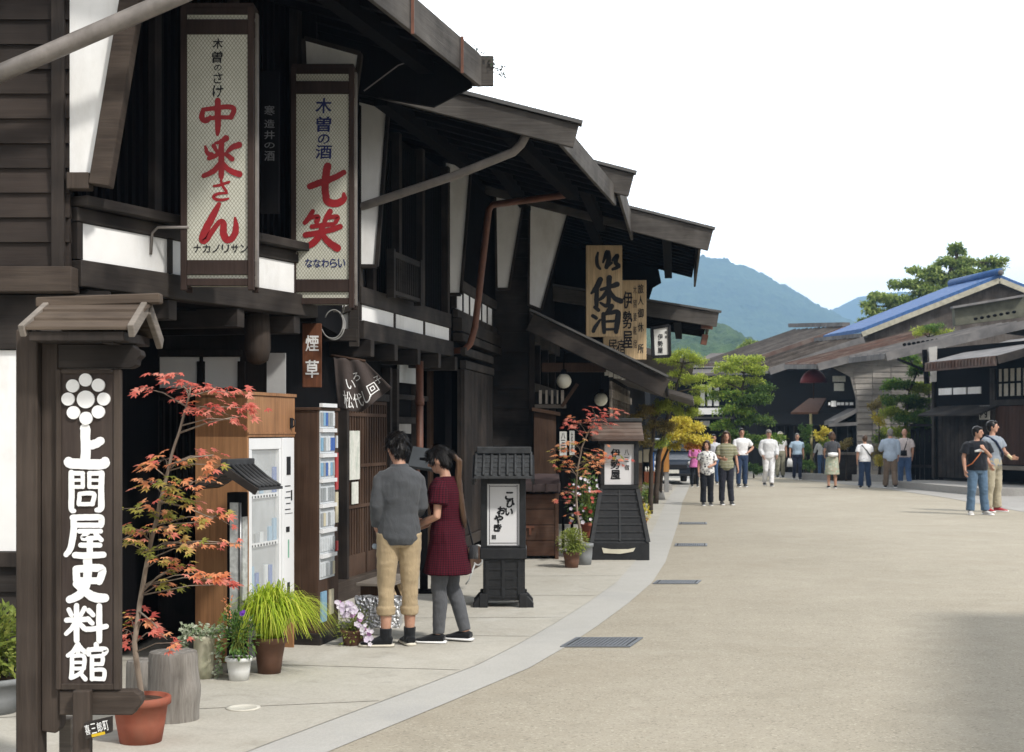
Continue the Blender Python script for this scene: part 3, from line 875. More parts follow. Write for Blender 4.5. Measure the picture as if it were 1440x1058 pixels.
def strokes(mb, sts, rect, O, Rv, U, N, off=.002, fat=1.15):
    """brush strokes: polylines of (x, y, half width) in the unit square, smoothed, with round ends"""
    x0, y0, x1, y1 = rect; Rv, U, N, O = Vector(Rv), Vector(U), Vector(N), Vector(O)
    S = min(x1 - x0, y1 - y0)
    for si, st in enumerate(sts):
        pts = []
        n = len(st)
        for i in range(n - 1):
            p0 = st[max(i - 1, 0)]; p1 = st[i]; p2 = st[i + 1]; p3 = st[min(i + 2, n - 1)]
            for k in range(7):
                t = k / 7
                pts.append(tuple(.5 * (2 * p1[j] + (p2[j] - p0[j]) * t + (2 * p0[j] - 5 * p1[j] + 4 * p2[j] - p3[j]) * t * t + (3 * p1[j] - p0[j] - 3 * p2[j] + p3[j]) * t ** 3) for j in range(3)))
        pts.append(st[-1])
        q = [Vector((x0 + (x1 - x0) * a, y0 + (y1 - y0) * b)) for a, b, _ in pts]; ws = [max(.004, c) * fat * S for _, _, c in pts]
        vs, fs = [], []; oo = off + si * .0004
        W3 = lambda v: O + Rv * v.x + U * v.y + N * oo
        m = len(q)
        for i in range(m):
            d = q[min(i + 1, m - 1)] - q[max(i - 1, 0)]
            d = d.normalized() if d.length > 1e-9 else Vector((1, 0)); a = Vector((-d.y, d.x))
            j = 1 + .12 * noise.noise(Vector((i * .45, si * 3.1, q[i].x * 20)))
            vs += [W3(q[i] + a * ws[i] * j), W3(q[i] - a * ws[i] * (2 - j))]
        for i in range(m - 1): fs.append((2 * i, 2 * i + 1, 2 * i + 3, 2 * i + 2))
        mb.add(vs, fs)
        for c, wd in ((q[0], ws[0]), (q[-1], ws[-1])):
            mb.add([W3(c + Vector((math.cos(t), math.sin(t))) * wd) + N * .0002 for t in [2 * math.pi * k / 12 for k in range(12)]], [tuple(range(12))])


BR = {
 "上": [[(.46, .97, .085), (.47, .6, .08), (.47, .18, .085)], [(.50, .56, .075), (.68, .58, .075), (.84, .66, .07)], [(.06, .16, .075), (.1, .12, .085), (.5, .09, .085), (.9, .09, .085), (.95, .16, .075)]],
 "問": [[(.09, .94, .06), (.10, .5, .065), (.09, .10, .06), (.16, .04, .05)], [(.10, .92, .05), (.26, .92, .05), (.40, .92, .05)], [(.40, .92, .045), (.40, .60, .045)], [(.12, .76, .035), (.38, .76, .035)], [(.12, .60, .04), (.40, .60, .04)], [(.58, .92, .05), (.74, .92, .05), (.92, .93, .055)], [(.58, .90, .045), (.58, .60, .045)], [(.60, .76, .035), (.88, .76, .035)], [(.58, .60, .04), (.88, .60, .04)], [(.92, .92, .06), (.90, .5, .065), (.90, .12, .07), (.78, .06, .05)], [(.32, .44, .045), (.30, .20, .05)], [(.32, .44, .045), (.70, .44, .05), (.66, .20, .05)], [(.30, .20, .045), (.68, .20, .045)]],
 "屋": [[(.20, .93, .06), (.55, .94, .06), (.88, .93, .06), (.88, .76, .06)], [(.24, .76, .05), (.86, .76, .05)], [(.22, .92, .06), (.22, .55, .065), (.14, .22, .06), (.04, .08, .05)], [(.36, .62, .045), (.88, .62, .045)], [(.58, .60, .045), (.44, .46, .045), (.80, .47, .045)], [(.76, .56, .045), (.90, .42, .045)], [(.40, .30, .05), (.86, .30, .05)], [(.62, .42, .06), (.62, .08, .06)], [(.26, .07, .06), (.6, .06, .065), (.95, .08, .06)]],
 "史": [[(.24, .76, .06), (.26, .48, .06)], [(.24, .76, .06), (.84, .78, .065), (.80, .48, .06)], [(.26, .50, .055), (.80, .50, .055)], [(.52, .97, .075), (.52, .6, .07), (.46, .34, .07), (.30, .16, .07), (.08, .06, .06)], [(.24, .42, .055), (.44, .26, .065), (.68, .12, .08), (.94, .10, .07)]],
 "料": [[(.10, .86, .05), (.16, .72, .05)], [(.46, .90, .05), (.38, .72, .045)], [(.05, .58, .055), (.5, .60, .055)], [(.28, .97, .055), (.28, .5, .06), (.28, .04, .06)], [(.26, .54, .05), (.16, .36, .05), (.04, .22, .045)], [(.32, .52, .05), (.46, .36, .055)], [(.56, .84, .055), (.66, .72, .05)], [(.54, .62, .055), (.64, .50, .05)], [(.50, .34, .055), (.74, .36, .055), (.96, .42, .055)], [(.80, .96, .06), (.80, .5, .065), (.80, .04, .06)]],
 "館": [[(.28, .97, .06), (.18, .80, .05), (.04, .68, .045)], [(.30, .94, .05), (.40, .82, .05), (.48, .76, .045)], [(.28, .80, .045), (.28, .70, .045)], [(.14, .66, .045), (.14, .30, .05), (.12, .10, .05)], [(.14, .66, .04), (.42, .66, .045), (.42, .34, .045)], [(.16, .50, .035), (.40, .50, .035)], [(.16, .34, .04), (.42, .34, .04)], [(.12, .10, .05), (.26, .16, .045), (.38, .26, .04)], [(.34, .22, .04), (.46, .06, .05)], [(.72, .98, .055), (.72, .86, .05)], [(.54, .84, .05), (.54, .72, .05)], [(.54, .84, .05), (.94, .85, .055), (.90, .72, .05)], [(.62, .66, .045), (.62, .06, .05)], [(.62, .66, .04), (.86, .66, .045), (.86, .46, .045)], [(.62, .46, .04), (.86, .46, .04)], [(.62, .30, .04), (.90, .30, .045), (.90, .06, .045)], [(.62, .07, .045), (.90, .07, .045)]],
 "中": [[(.12, .72, .05), (.08, .50, .07), (.20, .40, .06), (.30, .52, .04)], [(.12, .72, .05), (.40, .76, .055), (.78, .80, .06), (.92, .72, .06), (.84, .50, .06)], [(.22, .46, .05), (.5, .50, .05), (.8, .50, .05)], [(.5, .97, .07), (.5, .6, .075), (.5, .2, .065), (.49, .02, .04)]],
 "乗": [[(.62, .98, .07), (.5, .90, .05), (.34, .86, .03)], [(.08, .78, .03), (.14, .62, .05), (.26, .60, .04)], [(.30, .80, .05), (.38, .66, .04)], [(.66, .66, .04), (.78, .76, .06), (.96, .82, .07)], [(.18, .50, .05), (.34, .56, .05), (.44, .62, .03)], [(.62, .60, .05), (.78, .48, .055)], [(.5, .90, .06), (.5, .5, .065), (.5, .1, .06), (.5, .0, .03)], [(.48, .40, .05), (.30, .20, .06), (.04, .08, .05)], [(.52, .40, .05), (.70, .22, .06), (.97, .12, .07)]],
 "さ": [[(.18, .70, .05), (.45, .76, .06), (.86, .90, .055)], [(.5, .98, .05), (.56, .74, .055), (.72, .48, .06), (.76, .36, .05)], [(.74, .36, .045), (.4, .34, .06), (.16, .20, .065), (.30, .05, .065), (.60, .04, .06), (.84, .10, .04)]],
 "ん": [[(.50, .98, .05), (.36, .72, .075), (.14, .30, .085), (.06, .06, .08), (.16, .04, .06), (.34, .30, .06), (.52, .52, .055), (.62, .48, .07), (.62, .24, .08), (.70, .06, .08), (.86, .10, .07), (.95, .34, .07), (.93, .62, .03)]],
 "七": [[(.05, .48, .07), (.28, .56, .075), (.62, .66, .07), (.95, .82, .06)], [(.52, .97, .085), (.46, .70, .085), (.46, .34, .08), (.52, .12, .085), (.74, .07, .085), (.94, .16, .075), (.95, .30, .04)]],
 "笑": [[(.26, .98, .05), (.16, .80, .06), (.06, .68, .05)], [(.20, .82, .05), (.40, .84, .05), (.36, .72, .06)], [(.70, .98, .06), (.62, .84, .06), (.56, .72, .05)], [(.64, .82, .05), (.88, .84, .05), (.84, .70, .05)], [(.78, .64, .05), (.5, .62, .05), (.24, .58, .05)], [(.08, .36, .065), (.4, .42, .06), (.74, .50, .06), (.95, .58, .06)], [(.52, .62, .06), (.44, .36, .07), (.26, .14, .075), (.06, .05, .05)], [(.50, .36, .06), (.68, .16, .075), (.88, .02, .085)]],
 "御": [[(.22, .96, .03), (.18, .74, .05), (.20, .50, .05), (.30, .36, .035)], [(.40, .60, .03), (.55, .98, .07), (.60, .70, .07), (.52, .42, .06)], [(.52, .42, .04), (.70, .58, .04)], [(.74, .68, .04), (.90, .86, .06), (.84, .60, .06), (.95, .46, .06), (.74, .34, .04)]],
 "休": [[(.34, .92, .07), (.22, .66, .07), (.06, .46, .03)], [(.24, .64, .05), (.22, .30, .06), (.22, .04, .05)], [(.62, .98, .07), (.60, .6, .06), (.60, .2, .055), (.52, .04, .05), (.34, .14, .03)], [(.36, .58, .04), (.60, .66, .05), (.86, .76, .07)], [(.58, .58, .05), (.42, .34, .05), (.28, .22, .03)], [(.62, .56, .04), (.78, .30, .06), (.98, .20, .07)]],
 "泊": [[(.12, .94, .05), (.24, .84, .05)], [(.04, .64, .05), (.16, .56, .05)], [(.06, .10, .05), (.16, .30, .05), (.30, .50, .03)], [(.70, .98, .07), (.58, .80, .06), (.46, .70, .03)], [(.42, .70, .06), (.42, .36, .06), (.44, .06, .05)], [(.42, .70, .05), (.66, .74, .05), (.92, .76, .07), (.90, .40, .075), (.86, .08, .06)], [(.50, .44, .035), (.84, .46, .035)], [(.48, .16, .035), (.84, .17, .035)]],
}


def brush(mb, text, rects, O, Rv, U, N, off=.002, fat=1.2):
    for ch, r in zip(text, rects): strokes(mb, BR[ch], r, O, Rv, U, N, off, fat)


XR, ZU, NF = (1, 0, 0), (0, 0, 1), (0, -1, 0)


def pr(Y, a, b, c, d, O):
    """pixel box (left, top, right, bottom) to board coordinates at distance Y"""
    p = P(a, d, Y) - O; q = P(c, b, Y) - O
    return (p.x, p.z, q.x, q.z)


M["white_paint"] = plain("white_sign_paint", (.80, .80, .79), .6, .05, 25, .05)
M["red_paint"] = plain("red_sign_paint", (.24, .008, .012), .5, .15, 20, .03)
M["ink"] = plain("black_ink", (.012, .012, .014), .6, .2, 20, .02)
M["navy"] = plain("navy_sign_paint", (.012, .02, .10), .5, .2, 20, .02)
M["sign_frame"] = wood("red_brown_sign_frame", (.034, .021, .017), "v", .3, weather=(.055, .036, .03))


M["lantern_panel2"] = plain("aged_white_paper", (.60, .60, .57), .7, .08)


def mesh_sign_mat():
    t = NT("wired_lamp_panel"); v = t.coord(); s = t.n("ShaderNodeSeparateXYZ", Vector=v)
    h = t.math("ADD", s.outputs[0], s.outputs[1])
    a = t.math("MULTIPLY", h, 40.0); b = t.math("MULTIPLY", s.outputs[2], 30.0)
    l1 = t.math("ABSOLUTE", t.math("SUBTRACT", t.math("FRACT", t.math("ADD", a, b)), .5))
    l2 = t.math("ABSOLUTE", t.math("SUBTRACT", t.math("FRACT", t.math("SUBTRACT", a, b)), .5))
    wire = t.math("LESS_THAN", t.math("MINIMUM", l1, l2), .085)
    g = t.noise(v, 5, 5)
    col = t.mix(wire, t.ramp(g, [(.3, (.44, .44, .37)), (.7, (.54, .54, .47))]), (.20, .195, .15))
    t.bsdf(col, .45, .3, wire, .3, .002)
    return t.m


M["lamp_panel"] = mesh_sign_mat()


def lamp_sign(label, Y, L, Rr, top, bot, thick, panel_top, panel_bot, rod):
    """double sided hanging lamp box: brown frame, wired panels, short top and bottom lights"""
    a = P(L, top, Y); b = P(Rr, bot, Y)
    root = thing("lamp_sign", label, "shop sign", ((a.x + b.x) / 2, Y + thick / 2, b.z), "hanging lamp signs")
    fw = .042
    pt = P(0, panel_top, Y).z; pb = P(0, panel_bot, Y).z
    fr = MB()
    for x in (a.x, b.x - fw):
        for yy in (Y - .01, Y + thick - fw + .01): fr.box(x, x + fw, yy, yy + fw, b.z - .03, a.z)
    for z0, z1 in ((a.z - .05, a.z - .004), (pt + .0, pt + .10), (pb - .10, pb), (b.z + .0, b.z + .05)):
        fr.box(a.x + fw, b.x - fw, Y - .006, Y + .03, z0, z1); fr.box(a.x + .003, a.x + fw - .003, Y + fw - .01, Y + thick - fw + .01, z0, z1)
        fr.box(b.x - fw + .003, b.x - .003, Y + fw - .01, Y + thick - fw + .01, z0, z1)
    fr.box(a.x + .004, b.x - .004, Y + .001, Y + thick - .001, a.z - .003, a.z + .03)
    part("frame", fr, M["sign_frame"], root, .003)
    body = MB(); body.box(a.x + .012, b.x - .012, Y + .012, Y + thick - .012, b.z + .01, a.z - .01)
    pn = part("lamp_panel", body, M["lamp_panel"], root)
    tr = MB(); tr.box(b.x - .004, b.x + .012, Y + thick * .35, Y + thick * .65, b.z, a.z - .02); part("edge_trim", tr, M["pipe"], root)
    if rod:
        rb = MB(); rb.tube(rod, .011, 6); part("bracket_rod", rb, M["pipe"], root)
    return root, Vector((a.x, Y + .012, b.z)), pn


sg, O, pn = lamp_sign("left hanging lamp sign with red brush characters and the larger frame", 9.75, 254, 357, 10, 402, .2, 48, 366, [P(212, 358, 9.75), P(214, 328, 9.74), P(222, 320, 9.74), P(265, 320, 9.74)])
t1 = MB(); brush(t1, "中乗さん", [pr(9.75, 279, 140, 333, 190, O), pr(9.75, 284, 193, 338, 252, O), pr(9.75, 295, 253, 326, 282, O), pr(9.75, 281, 286, 334, 340, O)], O, XR, ZU, NF, .003)
part("red_lettering", t1, M["red_paint"], sg)
t1 = MB()
for ch, (x, y0, y1, hw) in zip("木曽のさけ", ((306, 54, 68, 7), (305, 72, 88, 7), (306, 91, 99, 5), (306, 102, 117, 6), (306, 120, 136, 7))): put_glyph(t1, ch, pr(9.75, x - hw, y0, x + hw, y1, O), O, XR, ZU, NF, .003, .03, .05, .1)
for i, ch in enumerate("ナカノリサン"): x = 277 + i * 13.2; put_glyph(t1, ch, pr(9.75, x - 5, 344, x + 5, 355, O), O, XR, ZU, NF, .003, .03)
part("lettering", t1, M["ink"], sg)
mb = MB(); e = P(353, 0, 9.75)
for ch, (y0, y1) in zip("寒造井の酒", ((140, 154), (160, 172), (176, 188), (193, 201), (205, 219))): put_glyph(mb, ch, (.0, P(0, y1, 10.4).z - 4, .075, P(0, y0, 10.4).z - 4), (P(372, 0, 10.6).x, 10.6, 4), XR, ZU, NF, .002, .02)
bb = MB(); q0 = P(366, 100, 10.6); q1 = P(392, 300, 10.6); bb.box(q0.x, q1.x, 10.602, 10.64, q1.z, q0.z)
sb = solo("hanging_board", bb, M["black"], "black board with faint pale characters hanging behind the left lamp sign", "shop sign")
part("lettering", mb, plain("faded_paint", (.12, .12, .125), .7), sb)

sg, O, pn = lamp_sign("right hanging lamp sign with blue and red characters", 11.35, 409, 498, 95, 428, .21, 132, 393, [P(372, 378, 11.3), P(376, 358, 11.3), P(418, 356, 11.34)])
t1 = MB(); brush(t1, "七笑", [pr(11.35, 433, 232, 486, 290, O), pr(11.35, 425, 296, 481, 350, O)], O, XR, ZU, NF, .003); part("red_lettering", t1, M["red_paint"], sg)
t1 = MB()
for ch, (x, y0, y1, hw) in zip("木曽の酒", ((455, 138, 159, 11), (455, 164, 185, 10), (455, 189, 202, 8), (455, 204, 223, 11))): put_glyph(t1, ch, pr(11.35, x - hw, y0, x + hw, y1, O), O, XR, ZU, NF, .003, .03, .04, .05)
for i, ch in enumerate("ななわらい"): x = 434 + i * 11.6; put_glyph(t1, ch, pr(11.35, x - 5, 364, x + 5, 376, O), O, XR, ZU, NF, .003, .03)
part("lettering", t1, M["navy"], sg)
# coiled white cable below the right lamp sign
mb = MB(); pts = []
c = P(466, 456, 11.9)
for k in range(26): t_ = R(200 + k * 12.5); pts.append(c + Vector((math.cos(t_) * .085 + k * .001, .004 * math.sin(k), math.sin(t_) * .12)))
mb.tube(pts, .0055, 6); mb.tube([P(482, 440, 11.9), P(486, 420, 11.75), P(488, 408, 11.6)], .008, 6); mb.tube([p + Vector((.012, .01, -.01)) for p in pts[3:22]], .007, 6)
solo("cable", mb, plain("grey_cable", (.26, .26, .25), .6), "grey white cable loop hanging below the right lamp sign", "cable")
# tobacco board
Y = 12.1; a = P(425, 455, Y); b = P(452, 545, Y)
root = thing("hanging_board", "narrow red brown board with two white characters beside the split curtain", "shop sign", ((a.x + b.x) / 2, Y, b.z))
mb = MB(); mb.box(a.x, b.x, Y, Y + .03, b.z, a.z); part("board", mb, wood("red_board", (.13, .05, .025), "v", .1, weather=(.17, .07, .035)), root, .004)
mb = MB(); O = Vector((0, Y, 0))
put_glyph(mb, "煙", pr(Y, 430, 472, 448, 494, O), O, XR, ZU, NF, .003, .03, .03); put_glyph(mb, "草", pr(Y, 430, 507, 448, 531, O), O, XR, ZU, NF, .003, .03, .03)
part("lettering", mb, M["white_paint"], root)
mb = MB(); mb.tube([a + Vector((.08, .015, 0)), a + Vector((.08, .015, .09))], .006, 6); part("hook", mb, M["pipe"], root)


def cloth_mat(name, c, rough=.9, fold=40, var=.12, bs=.5):
    t = NT(name); v = t.coord()
    weave = t.noise(v, 220, 2); wr = t.noise(t.coord((1, 1, .45)), 13, 4, .55, 1.2)
    col = t.ramp(t.noise(v, 9, 4), [(.3, dim(c, 1 - var)), (.7, dim(c, 1 + var))])
    h = t.math("ADD", t.math("MULTIPLY", weave, .12), t.math("MULTIPLY", wr, 1.0))
    t.bsdf(col, rough, .15, h, bs, .02, Sheen__Weight=.15)
    return t.m


# split curtain by the door, blown to the right
Y = 13.3; nu, nv = 26, 16
root = thing("curtain", "dark brown split curtain with white brush writing, blown aside under the beam", "curtain", P(500, 510, Y), None)
def noren(u, v):
    px = 469 + u * (44 + v * 32) + v * 6; py = 502 + u * 6 + v * (75 - 38 * max(0, u - .45) * 1.8) - 0
    return P(px, py, Y + .032 * math.sin(u * 15 + v * 2) * (.3 + v) - .10 * v)
mb = MB(); vs = [noren(i / nu, j / nv) for j in range(nv + 1) for i in range(nu + 1)]
mb.add(vs, [(j * (nu + 1) + i, j * (nu + 1) + i + 1, (j + 1) * (nu + 1) + i + 1, (j + 1) * (nu + 1) + i) for j in range(nv) for i in range(nu)], 0, True)
cl_ = part("cloth", mb, cloth_mat("brown_cloth", (.06, .047, .043)), root)
sd = cl_.modifiers.new("thick", "SOLIDIFY"); sd.thickness = .006
mb = MB(); mb.tube([P(466, 500, Y), P(514, 508, Y)], .012, 8); part("rod", mb, M["brown"], root)
mb = MB()
def noren_glyph(ch, u0, v0, u1, v1):
    pts, fs = glyph(ch, .035)
    out = [noren(u0 + (u1 - u0) * a, v1 + (v0 - v1) * b) + Vector((0, -.012, 0)) for a, b in pts]
    mb.add(out, [q for q in fs])
noren_glyph("い", .26, .40, .46, .58); noren_glyph("ろ", .46, .28, .62, .44); noren_glyph("松", .14, .62, .32, .95); noren_glyph("代", .34, .66, .52, .92); noren_glyph("し", .54, .66, .66, .92); noren_glyph("回", .66, .62, .84, .86); noren_glyph("子", .86, .52, .98, .72)
part("lettering", mb, M["white_paint"], root)

# ------------------------------------------------------------------ inn boards under the far eaves
Y = 21.2; a = P(824, 345, Y); b = P(875, 474, Y)
root = thing("hanging_board", "tall pale board with three large black brush characters under the inn eave", "inn sign", ((a.x + b.x) / 2, Y, b.z))
mb = MB(); mb.box(a.x, b.x, Y, Y + .05, b.z, a.z); part("board", mb, M["tan_board"], root, .006)
mb = MB(); O = Vector((0, Y, 0)); brush(mb, "御休泊", [pr(Y, 832, 354, 872, 392, O), pr(Y, 829, 390, 874, 432, O), pr(Y, 832, 430, 872, 470, O)], O, XR, ZU, NF, .004, 1.35); part("lettering", mb, M["ink"], root)
Y = 22.0; a = P(848, 394, Y); b = P(909, 506, Y)
root = thing("hanging_board", "wide pale board with columns of small black writing, behind the tall board", "inn sign", ((a.x + b.x) / 2, Y, b.z))
mb = MB(); mb.box(a.x, b.x, Y, Y + .05, b.z, a.z); part("board", mb, M["tan_board"], root, .006)
mb = MB(); O = Vector((0, Y, 0))
for ch, y0 in zip("伊勢屋", (410, 438, 466)): put_glyph(mb, ch, pr(Y, 876, y0, 889, y0 + 24, O), O, XR, ZU, NF, .004, .04, .04)
for ch, y0 in zip("旅人御休所", (400, 416, 434, 454, 484)): put_glyph(mb, ch, pr(Y, 897, y0, 905, y0 + 13, O), O, XR, ZU, NF, .004, .03, .04)
for i, ch in enumerate("木曽妻籠宿"): put_glyph(mb, ch, pr(Y, 890.5, 402 + i * 19, 895.5, 414 + i * 19, O), O, XR, ZU, NF, .004, .0, .04)
for ch, (x0, y0, x1, y1) in zip("民宿", ((856, 478, 868, 494), (868, 478, 879, 498))): put_glyph(mb, ch, pr(Y, x0, y0, x1, y1, O), O, XR, ZU, NF, .004, .03, .04)
part("lettering", mb, M["ink"], root)
Y = 24.6; q = [P(917, 462, Y), P(941, 458, Y), P(942, 501, Y), P(919, 502, Y)]
root = thing("hanging_sign", "small white framed sign with black characters hanging under the thin far eave", "inn sign", P(930, 502, Y))
mb = MB(); mb.prism(q, (0, .08, 0)); part("panel", mb, plain("white_sign", (.66, .66, .63), .5, .05), root)
mb = MB()
for i in range(4): mb.beam(q[i] + Vector((0, .04, 0)), q[(i + 1) % 4] + Vector((0, .04, 0)), .05, .12, (0, 1, 0))
part("frame", mb, M["ink"], root)
mb = MB(); O = Vector((0, Y, 0))
for i, ch in enumerate("伊勢屋"): put_glyph(mb, ch, pr(Y, 925, 470 + i * 9.5, 932, 478 + i * 9.5, O), O, XR, ZU, NF, .004, .03)
put_glyph(mb, "民", pr(Y, 935, 466, 938, 470, O), O, XR, ZU, NF, .004, .02); put_glyph(mb, "宿", pr(Y, 935, 472, 938, 476, O), O, XR, ZU, NF, .004, .02)
part("lettering", mb, M["ink"], root)

# globe lamps and small white hangings of the inn front
gm_ = plain("milk_glass", (.66, .65, .55), .35, .05, 8, .02, .5)
for (x, y, r_, Y, lb) in ((793, 536, .105, 20.2, "round milk glass globe lamp nearest the boarded corner of the inn"), (845, 562, .10, 21.3, "round milk glass globe lamp above the red maple by the inn")):
    c = P(x, y, Y); root = thing("globe_lamp", lb, "lamp", c, "globe lamps of the inn")
    mb = MB(); mb.ball(c, r_, None, None, 20, 14); part("globe", mb, gm_, root)
    mb = MB(); mb.lathe(c + Vector((0, 0, r_ * .9)), [(.035, 0), (.045, .03), (.03, .07)], 12); mb.tube([c + Vector((0, 0, r_ * .9 + .06)), c + Vector((0, 0, r_ + .32))], .01, 6); part("fitting", mb, M["black"], root)
tg = plain("white_tag", (.82, .82, .8), .7)
for i, (x, y, hh) in enumerate(((853, 523, 8), (859, 525, 8), (866, 527, 7), (871, 527, 7), (877, 529, 7))):
    p = P(x, y, 22.3); root = thing("wooden_tag", "small white tag in the row hanging under the inn pent roof", "tag", p, "white tags under the pent roof")
    mb = MB(); mb.box(p.x - .032, p.x + .032, p.y, p.y + .012, p.z - .06, p.z + .05); mb.tube([p + Vector((0, .006, .05)), p + Vector((0, .006, .2))], .004, 5)
    part("tag_board", mb, tg, root)

for i, (x0, y0, x1, y1, tx, lb) in enumerate(((787, 607, 797, 641, "八三郎", "white paper sign with brush characters by the inn door, left of the maple"), (801, 606, 808, 640, "お宿", "narrow white paper sign beside the larger paper sign at the inn door"))):
    Y = 20.4; a = P(x0, y0, Y); b = P(x1, y1, Y); root = thing("paper_sign", lb, "inn sign", Vector(((a.x + b.x) / 2, Y, b.z)))
    mb = MB(); mb.box(a.x, b.x, Y, Y + .02, b.z, a.z); part("board", mb, M["lantern_panel2"], root)
    mb = MB(); O = Vector((0, Y, 0)); n = len(tx)
    for k, ch in enumerate(tx): h_ = (y1 - y0 - 4) / n; put_glyph(mb, ch, pr(Y, x0 + 2, y0 + 2 + k * h_, x1 - 2, y0 + k * h_ + h_, O), O, XR, ZU, NF, .003, .03, .03)
    part("lettering", mb, M["ink"], root)
    mb = MB(); mb.box((a.x + b.x) / 2 - .02, (a.x + b.x) / 2 + .02, Y + .021, Y + .05, 0, a.z); part("post", mb, M["black"], root)

# ------------------------------------------------------------------ tall signboard at the left
Y = 6.9; O = Vector((0, Y, 0))
root = thing("signboard", "tall roofed wooden signboard with white crest of circles and five white characters", "signboard", P(52, 0, Y) * 1)
root.location = (P(40, 0, Y).x, Y + .05, 0)
mb = MB(); a = P(25, 470, Y); b = P(55, 0, Y); mb.box(a.x, b.x, Y - .03, Y + .12, 0, a.z + .02); part("post", mb, M["post"], root, .006)
mb = MB(); a = P(55.5, 470, Y); b = P(80, 1033, Y); mb.prism([(a.x, Y + .02, a.z), (b.x, Y + .02, a.z), (b.x + .008, Y + .02, b.z + .03), (b.x - .01, Y + .02, b.z), (a.x, Y + .02, b.z + .01)], (0, .10, 0)); part("hanging_post", mb, M["post"], root, .006)
mb = MB(); l, t_, r_, bo = pr(Y, 79, 520, 170, 970, O); t0, b0 = bo, t_
l, zb, r_, zt = pr(Y, 79, 520, 170, 970, O)
mb.box(l, l + .026, Y - .012, Y + .03, zb, zt); mb.box(r_ - .034, r_, Y - .012, Y + .03, zb, zt); mb.box(l + .026, r_ - .034, Y - .012, Y + .03, zt - .02, zt); mb.box(l + .026, r_ - .034, Y - .012, Y + .03, zb, zb + .03)
part("board_frame", mb, M["post"], root, .004)
mb = MB(); mb.box(l + .01, r_ - .01, Y, Y + .026, zb + .01, zt - .01); brd = part("board", mb, wood("dark_sign_panel", (.046, .034, .029), "v", .1, weather=(.065, .05, .042)), root)
mb = MB(); 
for ch, rc in zip("上問屋史料館", ((93.5, 601, 151, 658), (96, 661, 148, 721), (91, 724, 149, 785), (93.5, 786, 151.5, 847), (91, 850, 152.5, 903), (93.5, 905, 152.5, 958))):
    strokes(mb, BR[ch], pr(Y, *rc, O), O, XR, ZU, NF, .004, 1.5 if ch in '上史' else 1.28)
part("lettering", mb, M["white_paint"], brd)
mb = MB()
for (x, y, r0) in ((121.3, 562, 12.4), (121, 534.6, 9.2), (103, 543, 9.2), (139, 542, 9.2), (96.5, 561.5, 9.2), (146.5, 561.5, 9.2), (104, 580.5, 9.2), (139, 579.5, 9.2), (121.7, 588.5, 9.2)):
    c = P(x, y, Y); rr = r0 * Y / F; n = 28
    mb.prism([c + Vector((rr * math.cos(2 * math.pi * k / n), -.012, rr * math.sin(2 * math.pi * k / n))) for k in range(n)], (0, .012, 0))
part("crest", mb, M["white_paint"], brd)
# little plank roof
apex = P(130, 431, Y + .05).z; e_f = apex - .135; e_b = apex - .17
xl = P(64, 0, Y).x; xr = P(204, 0, Y).x
mb = MB()
for k in range(3):
    u0, u1 = k / 3, (k + 1) / 3 + .03
    f = lambda u, lift=0: (Y + .05 - .26 * u, apex - .135 * u + lift)
    y0, z0 = f(u0, .018 - .004 * k); y1, z1 = f(u1, .030 - .004 * k)
    x0 = xl + .03 * (1 - u1); mb.prism([(xl - .03 * u0, y0, z0), (xl - .03 * u1, y1, z1), (xl - .03 * u1, y1, z1 - .018), (xl - .03 * u0, y0, z0 - .018)], (xr - xl + .02 * (1 - u0), 0, 0))
for k in range(3):
    u0, u1 = k / 3, (k + 1) / 3 + .03
    mb.prism([(xl, Y + .05 + .24 * u0, apex - .15 * u0 + .018), (xl, Y + .05 + .24 * u1, apex - .15 * u1 + .03), (xl, Y + .05 + .24 * u1, apex - .15 * u1 + .012), (xl, Y + .05 + .24 * u0, apex - .15 * u0)], (xr - xl, 0, 0))
part("roof", mb, M["shingle"], root, .003)
mb = MB(); a = P(53, 429, Y + .05); b = P(227, 423, Y + .05); mb.beam(a + Vector((0, 0, .01)), b + Vector((0, 0, .01)), .07, .05); part("ridge_cap", mb, M["shingle"], root, .006)
mb = MB(); mb.beam((xr - .01, Y + .05, apex), (xr - .01, Y - .22, apex - .14), .03, .065); mb.beam((xr - .0, Y + .06, apex - .01), (xr - .0, Y + .30, apex - .17), .03, .065); mb.beam((xl + .0, Y + .05, apex), (xl - .04, Y - .22, apex - .14), .03, .06)
part("barge_board", mb, M["grey_wood"], root, .004)
mb = MB(); q = [P(82, 484, Y), P(186, 484, Y), P(190, 490, Y), P(197, 493, Y), P(199, 500, Y), P(193, 505, Y), P(191, 514, Y), P(183, 518, Y), P(82, 518, Y)]; mb.prism(q, (0, .09, 0)); part("bracket", mb, M["dark"], root, .004)
mb = MB(); mb.box(P(60, 0, Y).x, P(190, 0, Y).x, Y - .2, Y + .28, P(0, 484, Y).z + .002, P(0, 470, Y).z); mb.box(P(155, 0, Y).x, P(172, 0, Y).x, Y - .15, Y + .2, P(0, 486, Y).z, P(0, 466, Y).z); part("eave_beam", mb, M["darkv"], root, .004)
mb = MB(); q = [P(83, 972, Y), P(188, 972, Y), P(196, 977, Y), P(199, 985, Y), P(196, 993, Y), P(190, 1000, Y), P(186, 1006, Y), P(83, 1006, Y)]; mb.prism(q, (0, .08, 0)); part("lower_beam", mb, M["posth"], root, .005)
mb = MB(); a = P(107, 969, Y); b = P(131, 0, Y); mb.box(a.x, b.x, Y - .06, Y - .004, 0, a.z); part("stake", mb, M["post"], root, .005)
mb = MB(); a = P(89, 1007, Y + .25); mb.box(a.x, a.x + .062, Y + .18, Y + .25, 0, a.z); part("rear_stake", mb, M["grey_wood"], root, .005)
